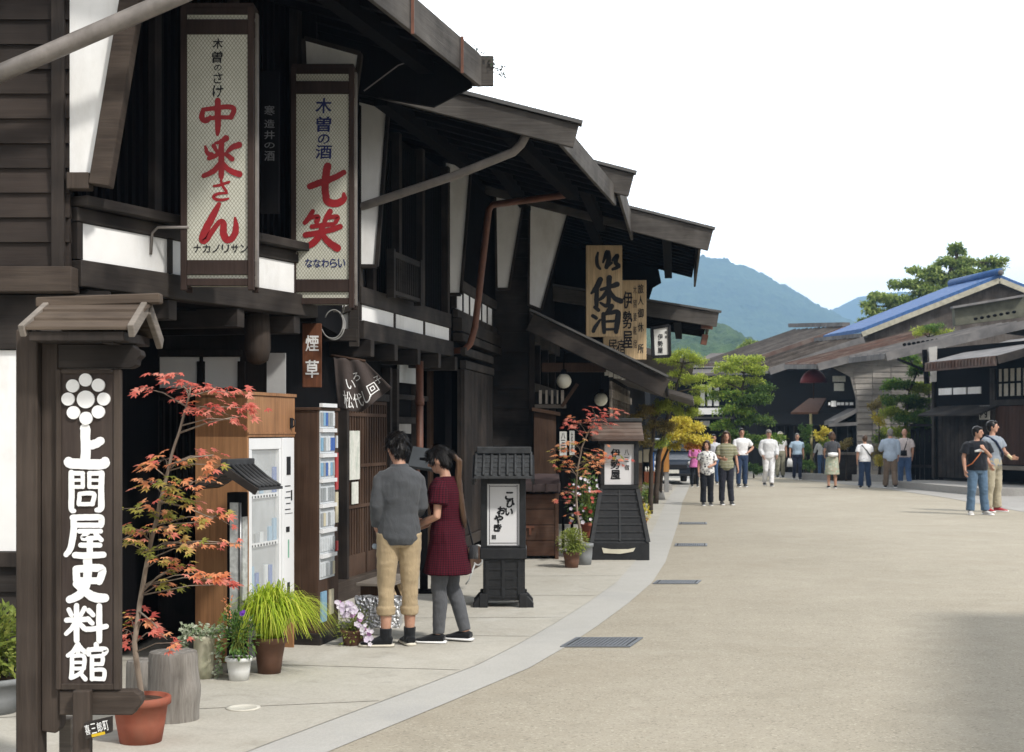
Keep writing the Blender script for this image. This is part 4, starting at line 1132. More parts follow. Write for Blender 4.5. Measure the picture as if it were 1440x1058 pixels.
a = P(118, 1017, Y - .1); b = P(157, 1008, Y - .1); c = P(157, 1030, Y - .1); d = P(120, 1041, Y - .1)
mb = MB(); mb.prism([a, b, c, d], (0, .025, 0)); sp = part("small_sign", mb, M["dark"], root, .002)
mb = MB(); ux = (b - a).normalized(); uz = Vector((-ux.z, 0, ux.x)); A = d + Vector((0, 0, 0)); W_ = (b - a).length; H_ = (a - d).length
for i, ch in enumerate("喜三郎町"): put_glyph(mb, ch, (.01 + i * .030, .022, .034 + i * .030, .07), A, ux, uz, NF, .003, .01)
part("lettering", mb, M["white_paint"], sp)
mb = MB(); mb.prism([A + ux * .035 + uz * .006 + Vector((0, -.003, 0)), A + ux * .10 + uz * .006 + Vector((0, -.003, 0)), A + ux * .10 + uz * .020 + Vector((0, -.003, 0)), A + ux * .035 + uz * .020 + Vector((0, -.003, 0))], (0, .002, 0)); part("yellow_label", mb, plain("yellow_label", (.62, .42, .02), .5), sp)

# ------------------------------------------------------------------ stumps and pots at the left
def stump_mat():
    t = NT("weathered_log"); v = t.coord((14, 14, 1.2)); g = t.noise(v, 1.6, 7, .7, .6)
    col = t.ramp(g, [(.25, (.085, .075, .066)), (.5, (.20, .185, .165)), (.75, (.33, .31, .285))])
    t.bsdf(col, .9, .15, g, .9, .012); return t.m


M["log"] = stump_mat()


def stump(c, r, h, label, taper=1.08):
    mb = MB(); n = 40; rows = 14; vs = []
    for j in range(rows + 1):
        z = h * j / rows
        for k in range(n):
            a = 2 * math.pi * k / n
            rr = r * (1 + (taper - 1) * (1 - j / rows)) * (1 + .05 * noise.noise(Vector((math.cos(a) * 2, math.sin(a) * 2, z * 1.5 + c.x))) + .03 * noise.noise(Vector((math.cos(a) * 7, math.sin(a) * 7, z))))
            if h > .3: rr *= 1 + .10 * math.exp(-((z - h * .45) / .08) ** 2) * max(0, math.cos(a - .1))
            if j == rows: rr *= .96
            vs.append(c + Vector((rr * math.cos(a), rr * math.sin(a), z)))
    vs.append(c + Vector((0, 0, h + .004)))
    fs = [(j * n + k, j * n + (k + 1) % n, (j + 1) * n + (k + 1) % n, (j + 1) * n + k) for j in range(rows) for k in range(n)]
    mb.add(vs, fs, 0, True); mb.add(vs[rows * n:], [(k, (k + 1) % n, n) for k in range(n)], 0)
    return solo("log_stump", mb, M["log"], label, "log stump", "log stumps by the signboard")


stump(Vector((-1.99, 8.35, 0)), .142, .405, "large grey weathered log stump behind the potted maple")
stump(Vector((-2.27, 8.75, 0)), .10, .29, "small brown log stump half hidden behind the signboard")
M["terracotta"] = plain("terracotta_pot", (.30, .085, .05), .7, .15, 9, .05, .25, dirt=(.25, .13, .09))
M["soil"] = plain("potting_soil", (.06, .035, .022), .95, .4, 40, .6)
M["bark"] = wood("thin_bark", (.24, .19, .145), "v", .1, .8, .6, weather=(.32, .27, .22))
M["white_pot"] = plain("white_plastic_pot", (.68, .69, .68), .4, .04, 8, .02, .4, dirt=(.55, .54, .5))
M["ivory_pot"] = plain("mossy_ivory_planter", (.42, .40, .30), .8, .12, 12, .1, .2, dirt=(.22, .25, .14))
M["brown_pot"] = plain("brown_glazed_pot", (.13, .065, .042), .6, .2, 10, .05, .3)
M["grey_pot"] = plain("grey_tub", (.22, .23, .235), .6, .12, 10, .05)
M["maple_red"] = leafmat("maple_leaf_red", [(.15, (.46, .085, .07)), (.5, (.68, .20, .15)), (.85, (.76, .34, .26))], .45)
M["maple_orange"] = leafmat("maple_leaf_orange", [(.15, (.6, .19, .08)), (.5, (.76, .31, .15)), (.85, (.8, .45, .24))], .45)
M["maple_green"] = leafmat("maple_leaf_olive", [(.15, (.17, .20, .04)), (.5, (.34, .33, .07)), (.85, (.52, .37, .12))], .45)
M["leaf_green"] = leafmat("garden_leaf", [(.1, (.035, .085, .022)), (.5, (.09, .18, .04)), (.9, (.2, .3, .08))])
M["leaf_olive"] = leafmat("olive_leaf", [(.1, (.10, .14, .03)), (.5, (.23, .29, .06)), (.9, (.40, .42, .11))])
M["grass_blade"] = leafmat("grass_blade", [(.1, (.20, .32, .02)), (.5, (.44, .56, .04)), (.9, (.66, .66, .12))], .45)
M["ivy"] = leafmat("variegated_ivy", [(.1, (.10, .17, .06)), (.35, (.34, .40, .26)), (.7, (.5, .54, .42)), (.95, (.66, .67, .58))])
M["petal_w"] = leafmat("white_petal", [(.1, (.62, .52, .68)), (.6, (.78, .74, .8))], .3)
M["petal_m"] = leafmat("pink_petal", [(.1, (.42, .18, .42)), (.6, (.6, .35, .55))], .3)
M["petal_r"] = leafmat("red_petal", [(.1, (.5, .05, .05)), (.6, (.65, .16, .12))], .3)


def pot(parent, c, r, h, m, n=24, rim=.012, nm="pot", flare=.74):
    mb = MB(); mb.lathe(c, [(r * flare, 0), (r * (flare + .13), h * .45), (r * .965, h * .83), (r + rim, h * .84), (r + rim, h * .98), (r + rim * .4, h), (r * .93, h), (r * .9, h * .93)], n)
    part(nm, mb, m, parent)
    mb = MB(); mb.lathe(c + Vector((0, 0, h * .88)), [(r * .9, 0), (r * .88, .012), (.001, .02)], n); part("soil", mb, M["soil"], parent)


def rdir(up=.3):
    while True:
        v = Vector((rnd(-1, 1), rnd(-1, 1), rnd(-1, 1)))
        if .1 < v.length < 1: break
    v.normalize(); v.z += up; return v.normalized()


def potted_maple(root_label, pots, Y, trunk, branches, clusters, S, nl, group=None, trunk_r=.017):
    px, py, pw, ph, pm, nm = pots
    c = P(px, py, Y); c.z = 0
    root = thing("potted_maple", root_label, "potted tree", c, group)
    pot(root, c, pw, ph, pm)
    mb = MB(); pts = [P(x, y, Y + d) for x, y, d in trunk]; n = len(pts)
    fine = []
    for i in range(n - 1):
        for k in range(4):
            q = pts[i].lerp(pts[i + 1], k / 4); fine.append(q + Vector((noise.noise(q * 9) * .006, noise.noise(q * 9 + Vector((5, 0, 0))) * .006, 0)))
    fine.append(pts[-1]); m = len(fine)
    mb.tube(fine, [trunk_r * (1 - .72 * i / (m - 1)) * (1 + .25 * (i == 0)) for i in range(m)], 8)
    part("trunk", mb, M["bark"], root)
    bb = MB(); fol = MB()
    for (x0, y0, x1, y1) in branches:
        a = P(x0, y0, Y); b = P(x1, y1, Y + rnd(-.1, .1)); mid = a.lerp(b, .5) + Vector((0, 0, .015)); bb.tube([a, mid, b], [.006, .0045, .0025], 5)
    for (x, y, sx, sy, cnt, wr, wo) in clusters:
        cc = P(x, y, Y + rnd(-.1, .1))
        near = min(range(m), key=lambda i: (fine[i] - cc).length + max(0, fine[i].z - cc.z) * 1.0)
        a = fine[max(0, near - 1)]; mid = a.lerp(cc, .55) + Vector((0, 0, .02)); bb.tube([a, mid, cc], [.0045, .003, .0015], 5)
        for k in range(int(cnt * nl)):
            p = cc + Vector((random.gauss(0, .5) * sx * Y / F, random.gauss(0, 1) * .06, random.gauss(0, .5) * sy * Y / F))
            q = random.random(); mi = 0 if q < wr else (1 if q < wr + wo else 2)
            d = (p - a); d.z = d.z * .3 - .25 * d.length; d += Vector((rnd(-1, 1), rnd(-1, 1), 0)) * d.length * .6
            fol.maple(p, d if d.length > 1e-4 else (1, 0, 0), Vector((rnd(-.5, .5), rnd(-.9, .1), 1)), S * rnd(.7, 1.15), mi)
            if k % 2 == 0: bb.tube([cc, p], [.0015, .001], 3, False)
    part("branches", bb, M["bark"], root)
    part("foliage", fol, [M["maple_red"], M["maple_orange"], M["maple_green"]], root)
    return root


CL = [(203, 546, 18, 7, .8, 1, 0), (232, 530, 26, 12, 1.2, 1, 0), (258, 545, 26, 14, 1.5, 1, 0), (288, 548, 28, 14, 1.5, 1, 0), (318, 552, 26, 12, 1.3, 1, 0), (345, 574, 26, 12, 1.5, 1, 0), (300, 574, 30, 14, 1.4, .95, .05), (262, 575, 24, 12, 1, .8, .2), (325, 590, 20, 8, .8, 1, 0),
      (204, 656, 20, 9, 1, .15, .75), (232, 646, 24, 10, 1.2, .2, .6), (262, 648, 24, 9, 1, .1, .6), (292, 641, 28, 7, 1, .4, .6), (300, 654, 18, 7, .7, .2, .7),
      (208, 678, 20, 9, .9, .1, .6), (236, 682, 24, 12, 1.2, .05, .35), (272, 678, 24, 9, 1, .25, .5), (236, 702, 26, 12, 1.3, .1, .3), (266, 704, 24, 12, 1.1, .25, .35), (204, 714, 22, 12, 1.2, .1, .25), (232, 722, 26, 12, 1.3, .1, .25), (186, 744, 22, 9, 1, .05, .25),
      (208, 748, 22, 12, 1, .25, .4), (242, 742, 26, 14, 1.4, .15, .3), (272, 735, 24, 12, 1, .2, .3), (302, 726, 22, 11, 1, .25, .6), (186, 766, 22, 9, 1, 0, .2), (206, 774, 20, 9, .8, 0, .3), (250, 762, 24, 12, 1.1, .15, .3), (276, 768, 24, 9, .9, .2, .6), (316, 765, 24, 6, .7, .5, .5),
      (232, 790, 22, 10, 1, .1, .4), (256, 802, 24, 12, 1.2, .3, .3), (238, 822, 22, 12, 1, .3, .3), (282, 806, 22, 11, 1, .3, .6), (304, 812, 20, 10, 1, .5, .5), (322, 822, 14, 8, .6, .8, .2),
      (182, 868, 14, 10, .8, .2, .5), (180, 886, 16, 12, 1, .6, .3), (182, 906, 16, 10, 1, .8, .2), (206, 872, 12, 12, .8, .8, .2), (220, 888, 20, 8, .9, .8, .2), (244, 904, 18, 9, .8, .7, .3)]
potted_maple("slender potted maple with red top and olive lower leaves, in a large terracotta pot", (198, 1053, .150, .255, M["terracotta"], ""), 7.75,
             [(200, 990, 0), (196, 955, 0), (189, 905, .0), (196, 850, .02), (205, 800, .03), (215, 750, .03), (224, 710, .03), (232, 680, .02), (240, 645, .0), (252, 608, -.02), (262, 572, -.03), (268, 545, -.04)],
             [(203, 830, 240, 800), (196, 860, 235, 900), (215, 745, 170, 760), (238, 655, 300, 640), (250, 610, 340, 585), (225, 705, 300, 730), (230, 765, 340, 765)], CL, .045, 11, None)


def plant(parent, c, rx, rz, n, L, W, m, name="foliage", up=.4, stems=True, hang=0.0):
    mb = MB(); st = MB()
    for i in range(n):
        d = rdir(up); r_ = random.random() ** .45
        p = c + Vector((d.x * rx * r_, d.y * rx * r_, d.z * rz * r_))
        if hang: p.z -= hang * (abs(d.x) ** 2) * random.random()
        dd = (d + Vector((rnd(-.6, .6), rnd(-.6, .6), rnd(-.5, .3)))).normalized()
        mb.leaf(p, dd, Vector((rnd(-.4, .4), rnd(-.6, .2), 1)), L * rnd(.7, 1.25), W * rnd(.8, 1.2))
        if stems and i % 8 == 0: st.tube([c + Vector((rnd(-.3, .3) * rx, rnd(-.3, .3) * rx, -rz * .6)), c.lerp(p, .5) + Vector((0, 0, .01)), p], [.004, .003, .002], 4, False)
    part(name, mb, m, parent)
    if stems: part("stems", st, M["leaf_olive"], parent)


def flower(mb, p, S, mat=0, nrm=None, k=5):
    nrm = (nrm or Vector((rnd(-.3, .4), -1, rnd(.1, .8)))).normalized()
    a = nrm.cross(Vector((0, 0, 1))).normalized(); b = a.cross(nrm)
    vs = [p - nrm * S * .25]; n = k * 3
    for i in range(n):
        t = 2 * math.pi * i / n; rr = S * (1.0 if i % 3 else .8)
        vs.append(p + (a * math.cos(t) + b * math.sin(t)) * rr + nrm * S * .05 * (i % 2))
    mb.add(vs, [(0, 1 + i, 1 + (i + 1) % n) for i in range(n)], mat)


# ivory planter with trailing variegated ivy
c = P(287, 955, 9.74); c.z = 0
root = thing("potted_plant", "tall ivory planter with trailing variegated ivy", "potted plant", c, "potted plants on the pavement")
mb = MB(); mb.lathe(c, [(.062, 0), (.068, .1), (.072, .27), (.080, .28), (.082, .30), (.07, .30), (.066, .28)], 20); part("pot", mb, M["ivory_pot"], root)
mb = MB()
for i in range(420):
    u = random.random()
    if u < .55: p = c + Vector((rnd(-.15, .14), rnd(-.1, .08), .31 + rnd(-.02, .065)))
    else: s_ = rnd(0, 1); p = c + Vector((-.10 - .05 * math.sin(s_ * 4) + rnd(-.025, .025), rnd(-.05, .04), .32 - s_ * .30))
    if random.random() < .12: p = c + Vector((rnd(.07, .12), rnd(-.05, .03), rnd(.0, .25)))
    mb.leaf(p, rdir(-.2), Vector((rnd(-.4, .4), -.8, .7)), .034 * rnd(.7, 1.2), .026)
part("ivy_leaves", mb, M["ivy"], root)
# white pot with leafy plant and one purple flower
c = P(336, 958, 9.66); c.z = 0
root = thing("potted_plant", "white pot with bushy green plant and a purple bloom", "potted plant", c, "potted plants on the pavement")
pot(root, c, .086, .165, M["white_pot"], rim=.008)
plant(root, c + Vector((-.01, 0, .30)), .145, .17, 300, .05, .02, M["leaf_green"], up=.25)
mb = MB()
for k in range(26): p = c + Vector((-.07 + rnd(-.03, .02), rnd(-.04, .04), .42 + k * .006)); mb.leaf(p, rdir(.6), (0, -.5, 1), .025, .014)
part("flower_spikes", mb, M["maple_orange"], root)
mb = MB()
for k in range(5): flower(mb, P(341 + rnd(-2, 2), 862 + rnd(-2, 2), 9.5), .014)
part("purple_bloom", mb, plain("purple_petal", (.12, .03, .3), .6), root)
# fountain of yellow green grass
c = P(379, 950, 9.95); c.z = 0
root = thing("potted_grass", "fountain of yellow green ornamental grass in a brown pot", "potted plant", c, "potted plants on the pavement")
pot(root, c, .115, .26, M["brown_pot"], rim=.006, flare=.68)
mb = MB()
for i in range(1050):
    a = rnd(0, 2 * math.pi); L = rnd(.36, .66); out = rnd(.05, .40); d = Vector((math.cos(a) * 1.15, math.sin(a), 0)); b0 = c + Vector((rnd(-.07, .07), rnd(-.07, .07), .25))
    d.x += .22
    side = Vector((-d.y, d.x, 0)).normalized(); vs = []
    n = 6; w0 = rnd(.003, .0058)
    for k in range(n + 1):
        t = k / n
        p = b0 + d * out * t * 1.0 + Vector((0, 0, L * (1.75 * t - (1.6 + out * 1.9) * t * t * .72)))
        wdt = w0 * (1 - t ** 2) + .0006
        vs += [p - side * wdt, p + side * wdt]
    mb.add(vs, [(2 * k, 2 * k + 1, 2 * k + 3, 2 * k + 2) for k in range(n)])
part("grass_blades", mb, M["grass_blade"], root)
# bush at the left edge
c = P(-6, 985, 8.55); c.z = 0
root = thing("potted_shrub", "olive green leafy shrub at the left edge behind the signpost", "potted plant", c, "potted plants on the pavement")
pot(root, c + Vector((0, 0, 0)), .16, .22, M["black_pot"] if "black_pot" in M else M["grey_pot"])
plant(root, c + Vector((.0, 0, .40)), .19, .25, 620, .06, .036, M["leaf_olive"], up=.2)
# petunias
c = P(497, 908, 11.25); c.z = 0
root = thing("potted_petunias", "pale lilac petunias spilling over a low pot beside the wooden cigarette machine", "potted plant", c, "potted plants on the pavement")
pot(root, c, .10, .13, M["brown_pot"])
plant(root, c + Vector((.0, -.02, .15)), .15, .17, 260, .035, .018, M["leaf_olive"], up=.2)
mb = MB()
for i in range(72):
    u = random.random(); x = rnd(-.13, .16); z = .33 - max(0, x) * 1.5 + rnd(-.09, .04); z = max(z, .03)
    flower(mb, c + Vector((x, -.06 + rnd(-.10, .0), z)), rnd(.016, .024), 0 if random.random() < .82 else 1)
part("flowers", mb, [M["petal_w"], M["petal_m"]], root)

# ------------------------------------------------------------------ small roofed leaflet post
LM = frame((-1.92, 9.95), (.30, .95))
root = thing("leaflet_post", "narrow leaflet post with small black tiled roof before the white vending machine", "leaflet post", (-1.92, 9.95, 0))
mb = MB(LM); mb.box(-.045, .06, -.05, .06, 0, 1.27); part("post", mb, M["black"], root, .004)
mb = MB(LM); mb.box(-.056, -.046, -.035, .03, .28, 1.20); mb.box(-.04, .03, -.062, -.051, .3, 1.1); part("leaflets", mb, plain("faded_leaflets", (.40, .41, .40), .7, .3, 30), root)
mb = MB(LM); mb.tube([(-.06, -.055, .25), (-.06, -.055, 1.2)], .008, 6); part("rod", mb, M["metal"], root)
tl = plain("black_tile", (.035, .036, .038), .55, .25, 14, .1, .35)
mb = MB(LM)
for s_ in (-1, 1):
    for k in range(6):
        u0, u1 = k / 6, (k + 1.25) / 6
        f = lambda u: (s_ * (.02 + .225 * u), 1.45 - .20 * u + .05 * u * u)
        (y0, z0), (y1, z1) = f(u0), f(u1)
        mb.prism([(-.17, y0, z0), (-.17, y1, z1 + .012), (-.17, y1, z1 - .006), (-.17, y0, z0 - .012)], (.36, 0, 0))
    for x in (-.14, -.08, -.02, .04, .10, .16):
        mb.tube([(x, s_ * .03, 1.462), (x, s_ * .15, 1.372), (x, s_ * .248, 1.315)], .012, 6)
part("tiled_roof", mb, tl, root)
mb = MB(LM); mb.box(-.19, .20, -.03, .03, 1.45, 1.505); part("ridge", mb, tl, root, .006)
mb = MB(LM)
for s_ in (-1, 1): mb.beam((-.185, s_ * .0, 1.43), (-.185, s_ * .245, 1.285), .02, .05)
part("gable_board", mb, M["dark"], root)

# ------------------------------------------------------------------ white vending machine in a wooden housing
VM = frame((-1.93, 10.35), (.262, .965))
root = thing("vending_machine", "white glass fronted vending machine in a light brown wooden housing", "vending machine", (-1.93, 10.35, 0))
hw = wood("housing_veneer", (.30, .15, .07), "v", .12, .55, .08, weather=(.36, .19, .09))
mb = MB(VM); mb.box(-.03, -.002, -.02, .40, .0, 1.965); mb.box(-.03, .80, -.025, .40, 1.652, 1.96); mb.box(.78, .80, -.02, .4, 0, 1.65); part("housing", mb, hw, root, .004)
mb = MB(VM); mb.box(-.04, .81, -.035, .41, 1.962, 1.985); mb.box(-.035, .805, -.032, -.026, 1.675, 1.69); part("housing_trim", mb, hw, root)
wm = plain("white_enamel", (.74, .75, .76), .3, .03, 5, .01, .5)
mb = MB(VM); mb.box(0, .78, .021, .38, .30, 1.648); mb.box(0, .56, -.018, .02, 1.56, 1.645); mb.box(0, .05, -.018, .02, .42, 1.56); mb.box(.53, .56, -.018, .02, .42, 1.56); mb.box(.05, .53, -.018, .02, .42, .50); mb.box(.562, .775, -.03, .02, .36, 1.645)
part("cabinet", mb, wm, root, .004)
mb = MB(VM); mb.box(0, .78, .06, .36, .0, .298); part("base", mb, plain("dark_plinth", (.05, .05, .055), .5), root)
gl = bpy.data.materials.new("display_glass"); gl.use_nodes = True
g_ = gl.node_tree; g_.nodes.clear(); gb_ = g_.nodes.new("ShaderNodeBsdfPrincipled"); gb_.inputs["Roughness"].default_value = .05; gb_.inputs["Base Color"].default_value = (.9, .92, .92, 1); gb_.inputs["Alpha"].default_value = .16
go_ = g_.nodes.new("ShaderNodeOutputMaterial"); g_.links.new(gb_.outputs[0], go_.inputs[0])
mb = MB(VM); mb.box(.051, .529, .0145, .0185, .502, 1.558); part("interior", mb, plain("grey_interior", (.33, .35, .36), .5, .25, 4), root)
mb = MB(VM); mb.box(.051, .529, -.014, -.008, .502, 1.558); part("glass", mb, gl, root)
mb = MB(VM)
for z0 in (.84, 1.2): mb.box(.05, .53, -.004, .015, z0, z0 + .03)
part("shelf", mb, wm, root)
pk = [plain("pack_" + n, c, .5, .1, 30) for n, c in (("blue", (.05, .12, .36)), ("pale", (.55, .58, .6)), ("red", (.4, .05, .05)), ("grey", (.28, .3, .31)), ("sky", (.2, .36, .5)), ("cream", (.55, .5, .36)))]
mb = MB(VM)
for z0 in (.505, .872, 1.232):
    for k in random.sample(range(6), 4): mb.box(.065 + k * .078, .125 + k * .078, -.0005, .0135, z0, z0 + rnd(.06, .2), random.choice((1, 1, 3, 4, 0)))
part("display_packs", mb, pk, root)
mb = MB(VM)
for z0 in (.835, 1.195):
    for k in range(9): mb.box(.07 + k * .05, .088 + k * .05, -.0085, -.0045, z0 + .008, z0 + .024)
mb.box(.63, .70, -.034, -.030, 1.36, 1.50); mb.box(.71, .73, -.034, -.030, 1.16, 1.24); mb.box(.62, .68, -.034, -.030, .92, .96); mb.box(.64, .685, -.034, -.030, .44, .53); mb.box(.6, .74, -.032, -.030, 1.06, 1.064)
for k in range(5): mb.box(.60 + (k % 2) * .02, .70, -.032, -.030, 1.27 - k * .045, 1.278 - k * .045)
part("control_panel", mb, M["ink"], root)
mb = MB(VM); mb.box(.655, .675, -.033, -.030, .72, .86); part("green_label", mb, plain("green_label", (.2, .4, .3), .5), root)
mb = MB(VM); mb.box(.70, .735, -.04, -.027, 1.72, 1.80); mb.tube([(.718, -.045, 1.73), (.718, -.06, 1.74), (.718, -.06, 1.78), (.718, -.045, 1.79)], .006, 6); part("padlock", mb, M["ink"], root)

# ------------------------------------------------------------------ dark wooden cigarette machine
TM = frame((-1.53, 11.22), (.222, .975))
root = thing("vending_machine", "dark wooden cigarette machine with shelves of small packs in its front", "vending machine", (-1.53, 11.22, 0))
mb = MB(TM); mb.box(0, .47, 0, .46, .03, 1.86); mb.box(-.012, .482, -.012, .47, 1.86, 1.885); part("cabinet", mb, M["brown"], root, .004)
mb = MB(TM); mb.box(-.02, .49, -.025, .47, .0, .10); part("plinth", mb, M["dark"], root, .004)
mb = MB(TM); zz = .52
sh = MB(TM)
while zz < 1.8:
    mb.box(.03, .36, -.006, .0, zz, zz + .165, 1)
    for k in range(6): mb.box(.04 + k * .053, .085 + k * .053, -.014, -.0065, zz + .02, zz + .125, random.choice((0, 0, 4, 1, 3) if zz > 1.1 else (1, 1, 3, 5)))
    sh.box(.03, .36, -.03, -.0, zz + .168, zz + .198)
    zz += .2
part("pack_display", mb, pk, root); part("shelf_strip", sh, wm, root)
mb = MB(TM); mb.box(.385, .44, -.012, .0, 1.22, 1.52, 2); mb.box(.385, .44, -.011, .0, .95, 1.2, 5); mb.box(.40, .44, -.011, .0, .72, .80, 2); mb.box(.40, .43, -.011, 0, 1.56, 1.66, 1); part("label_strip", mb, pk, root)
mb = MB(TM); mb.box(.05, .17, -.012, .0, .18, .42, 4); mb.box(.24, .33, -.012, .0, .22, .42, 5); part("lower_label", mb, pk, root)

# ------------------------------------------------------------------ foil covered box, crate step and menu stand by the door
def foil_mat():
    t = NT("crumpled_foil"); v = t.coord(); g = t.noise(v, 26, 5, .6, .8); vo = t.n("ShaderNodeTexVoronoi", Vector=v, Scale=38.0).outputs[0]
    t.bsdf((.62, .62, .63), .28, .5, t.math("ADD", g, vo), 1.0, .02, .92); return t.m


c = P(532, 886, 12.2); c.z = 0
mb = MB(); nx, nz = 26, 16; vs = []
prof = [(-.01, 0), (0, .05), (.01, .2), (.03, .255), (.15, .265), (.27, .25), (.30, .18), (.31, 0)]
for i in range(nx + 1):
    for (yy, z) in prof:
        x = -.19 + .38 * i / nx; p = Vector((x * (1.08 if z > .2 else .95), yy, z + .006))
        p += Vector((noise.noise(p * 17), noise.noise(p * 17 + Vector((9, 0, 0))), noise.noise(p * 15 + Vector((0, 9, 0))) * (z > 0))) * .016
        vs.append(c + p)
k = len(prof)
mb.add(vs, [(i * k + j, (i + 1) * k + j, (i + 1) * k + j + 1, i * k + j + 1) for i in range(nx) for j in range(k - 1)] + [tuple(range(k)), tuple(range((nx + 1) * k - 1, nx * k - 1, -1))])
solo("foil_box", mb, foil_mat(), "low box wrapped in crumpled silver foil on the pavement by the man", "foil box")
c = P(540, 850, 13.4); c.z = 0
root = thing("slatted_bench", "low slatted wooden step bench before the lattice door, behind the foil box", "bench", c)
bm_ = MB(frame(c, (.22, .975))); bm_.box(-.35, .55, -.18, .16, .27, .30)
part("seat", bm_, M["grey_wood"], root, .004)
for x in (-.3, .46):
    bm_ = MB(frame(c, (.22, .975))); bm_.box(x, x + .05, -.15, .13, 0, .268); part("leg", bm_, M["brown"], root)
bm_ = MB(frame(c, (.22, .975)))
for k in range(3): bm_.beam((-.24 + k * .25, -.16, .02), (-.24 + k * .25, -.05, .262), .05, .03)
part("slats", bm_, M["tan_board"], root)
c = P(596, 812, 14.9); c.z = 0
root = thing("menu_stand", "dark slanted menu stand in the doorway between the couple's heads", "menu stand", c)
mb = MB(); mb.prism([c + Vector((-.16, -.10, 1.34)), c + Vector((.10, -.10, 1.30)), c + Vector((.14, .10, 1.50)), c + Vector((-.12, .10, 1.54))], (0, .02, -.03)); part("board", mb, plain("dark_grey_board", (.05, .056, .062), .4, .15), root, .003)
mb = MB(); mb.box(c.x - .04, c.x + .04, c.y - .03, c.y + .05, .03, 1.42); mb.box(c.x - .18, c.x + .18, c.y - .15, c.y + .15, 0, .03); part("stand", mb, M["black"], root)

# ------------------------------------------------------------------ black roofed lantern with white panel
M["blackpaint"] = plain("black_lacquered_wood", (.013, .0135, .015), .5, .3, 18, .08, .35, dirt=(.03, .03, .03))
M["blacktile"] = plain("charcoal_tile", (.04, .042, .044), .7, .3, 22, .2, .25)
M["lantern_panel"] = plain("lantern_panel", (.66, .66, .67), .5, .03, 5, .02)
Y = 13.8; c = P(708, 852, Y); c.z = 0; O = Vector((0, Y - .17, 0)); Yf = Y - .17
k_ = Y / F
root = thing("standing_lantern", "black roofed standing lantern with white panel of brush writing and four splayed feet", "lantern", c, "standing lanterns on the pavement")
mb = MB(); mb.box(c.x - .195, c.x + .195, Yf, Y + .22, .07, .47); part("base_box", mb, M["blackpaint"], root, .004)
mb = MB()
for i in range(3): x = c.x - .17 + i * .155; mb.box(x, x + .03, Yf - .014, Yf, .1, .46)
for i in range(5): z = .1 + i * .088; mb.box(c.x - .185, c.x + .185, Yf - .009, Yf - .001, z, z + .016)
for i in range(3): y = Yf + .04 + i * .13; mb.box(c.x + .195, c.x + .208, y, y + .03, .1, .46)
for i in range(5): z = .1 + i * .088; mb.box(c.x + .196, c.x + .203, Yf, Y + .2, z, z + .016)
part("base_grid", mb, M["blackpaint"], root)
mb = MB(); mb.box(c.x - .225, c.x + .225, Yf - .03, Y + .25, .47, .575); part("middle_rail", mb, M["blackpaint"], root, .008)
mb = MB()
for sx in (-1, 1):
    for yy in (Yf - .005, Y + .17): mb.box(c.x + sx * .185 - .03, c.x + sx * .185 + .03, yy, yy + .055, .575, 1.255)
for yy in (Yf + .0, Y + .175): mb.box(c.x - .155, c.x + .155, yy, yy + .04, .576, .60); mb.box(c.x - .155, c.x + .155, yy, yy + .04, 1.19, 1.255)
part("frame", mb, M["blackpaint"], root, .003)
mb = MB(); mb.box(c.x - .165, c.x + .165, Yf + .02, Y + .19, .58, 1.25); pan = part("panel", mb, M["lantern_panel"], root)
mb = MB(); O = Vector((c.x, Yf + .02, 0))
mb.box(c.x - .135, c.x - .13, Yf + .017, Yf + .0195, .61, 1.18); mb.box(c.x + .13, c.x + .135, Yf + .017, Yf + .0195, .61, 1.18); mb.box(c.x - .135, c.x + .135, Yf + .017, Yf + .0195, 1.165, 1.17); mb.box(c.x - .135, c.x + .135, Yf + .017, Yf + .0195, .62, .625)
for ch, r_ in zip("こひいお", ((.02, 1.04, .095, 1.11), (.03, .965, .105, 1.035), (.02, .89, .09, .955), (-.055, .90, .02, .97))): put_glyph(mb, ch, r_, O, XR, ZU, NF, .003, .085, .07, .1)
for ch, r_ in zip("やき", ((-.085, .815, -.005, .895), (-.09, .735, -.02, .805))): put_glyph(mb, ch, r_, O, XR, ZU, NF, .003, .085, .07, .1)
for i in range(3): mb.box(c.x - .11 + i * .014, c.x - .10 + i * .014, Yf + .016, Yf + .0195, .66, .70)
part("lettering", mb, M["ink"], pan)
mb = MB(); ze, zr = 1.255, 1.47
for s_ in (-1, 1):
    ym = (Yf + Y + .22) / 2; hwid = .36
    for k in range(5):
        u0, u1 = k / 5, (k + 1.2) / 5
        mb.prism([(c.x - .275, ym + s_ * hwid * u0, zr - (zr - ze) * u0 + .01), (c.x - .275, ym + s_ * hwid * u1, zr - (zr - ze) * u1 + .022), (c.x - .275, ym + s_ * hwid * u1, zr - (zr - ze) * u1), (c.x - .275, ym + s_ * hwid * u0, zr - (zr - ze) * u0 - .015)], (.55, 0, 0))
    for k in range(8):
        x = c.x - .265 + k * .0757; mb.tube([(x, ym, zr + .02), (x, ym + s_ * hwid * 1.03, ze + .025)], .014, 6)
part("tiled_roof", mb, M["blacktile"], root)
mb = MB(); mb.box(c.x - .26, c.x + .27, ym - .05, ym + .05, zr + .005, zr + .075); part("ridge", mb, M["blacktile"], root, .008)
mb = MB()
for sx in (-1, 1):
    for s_ in (-1, 1): mb.beam((c.x + sx * .285, ym, zr - .03), (c.x + sx * .285, ym + s_ * .38, ze - .04), .025, .06)
part("gable_board", mb, M["blackpaint"], root)
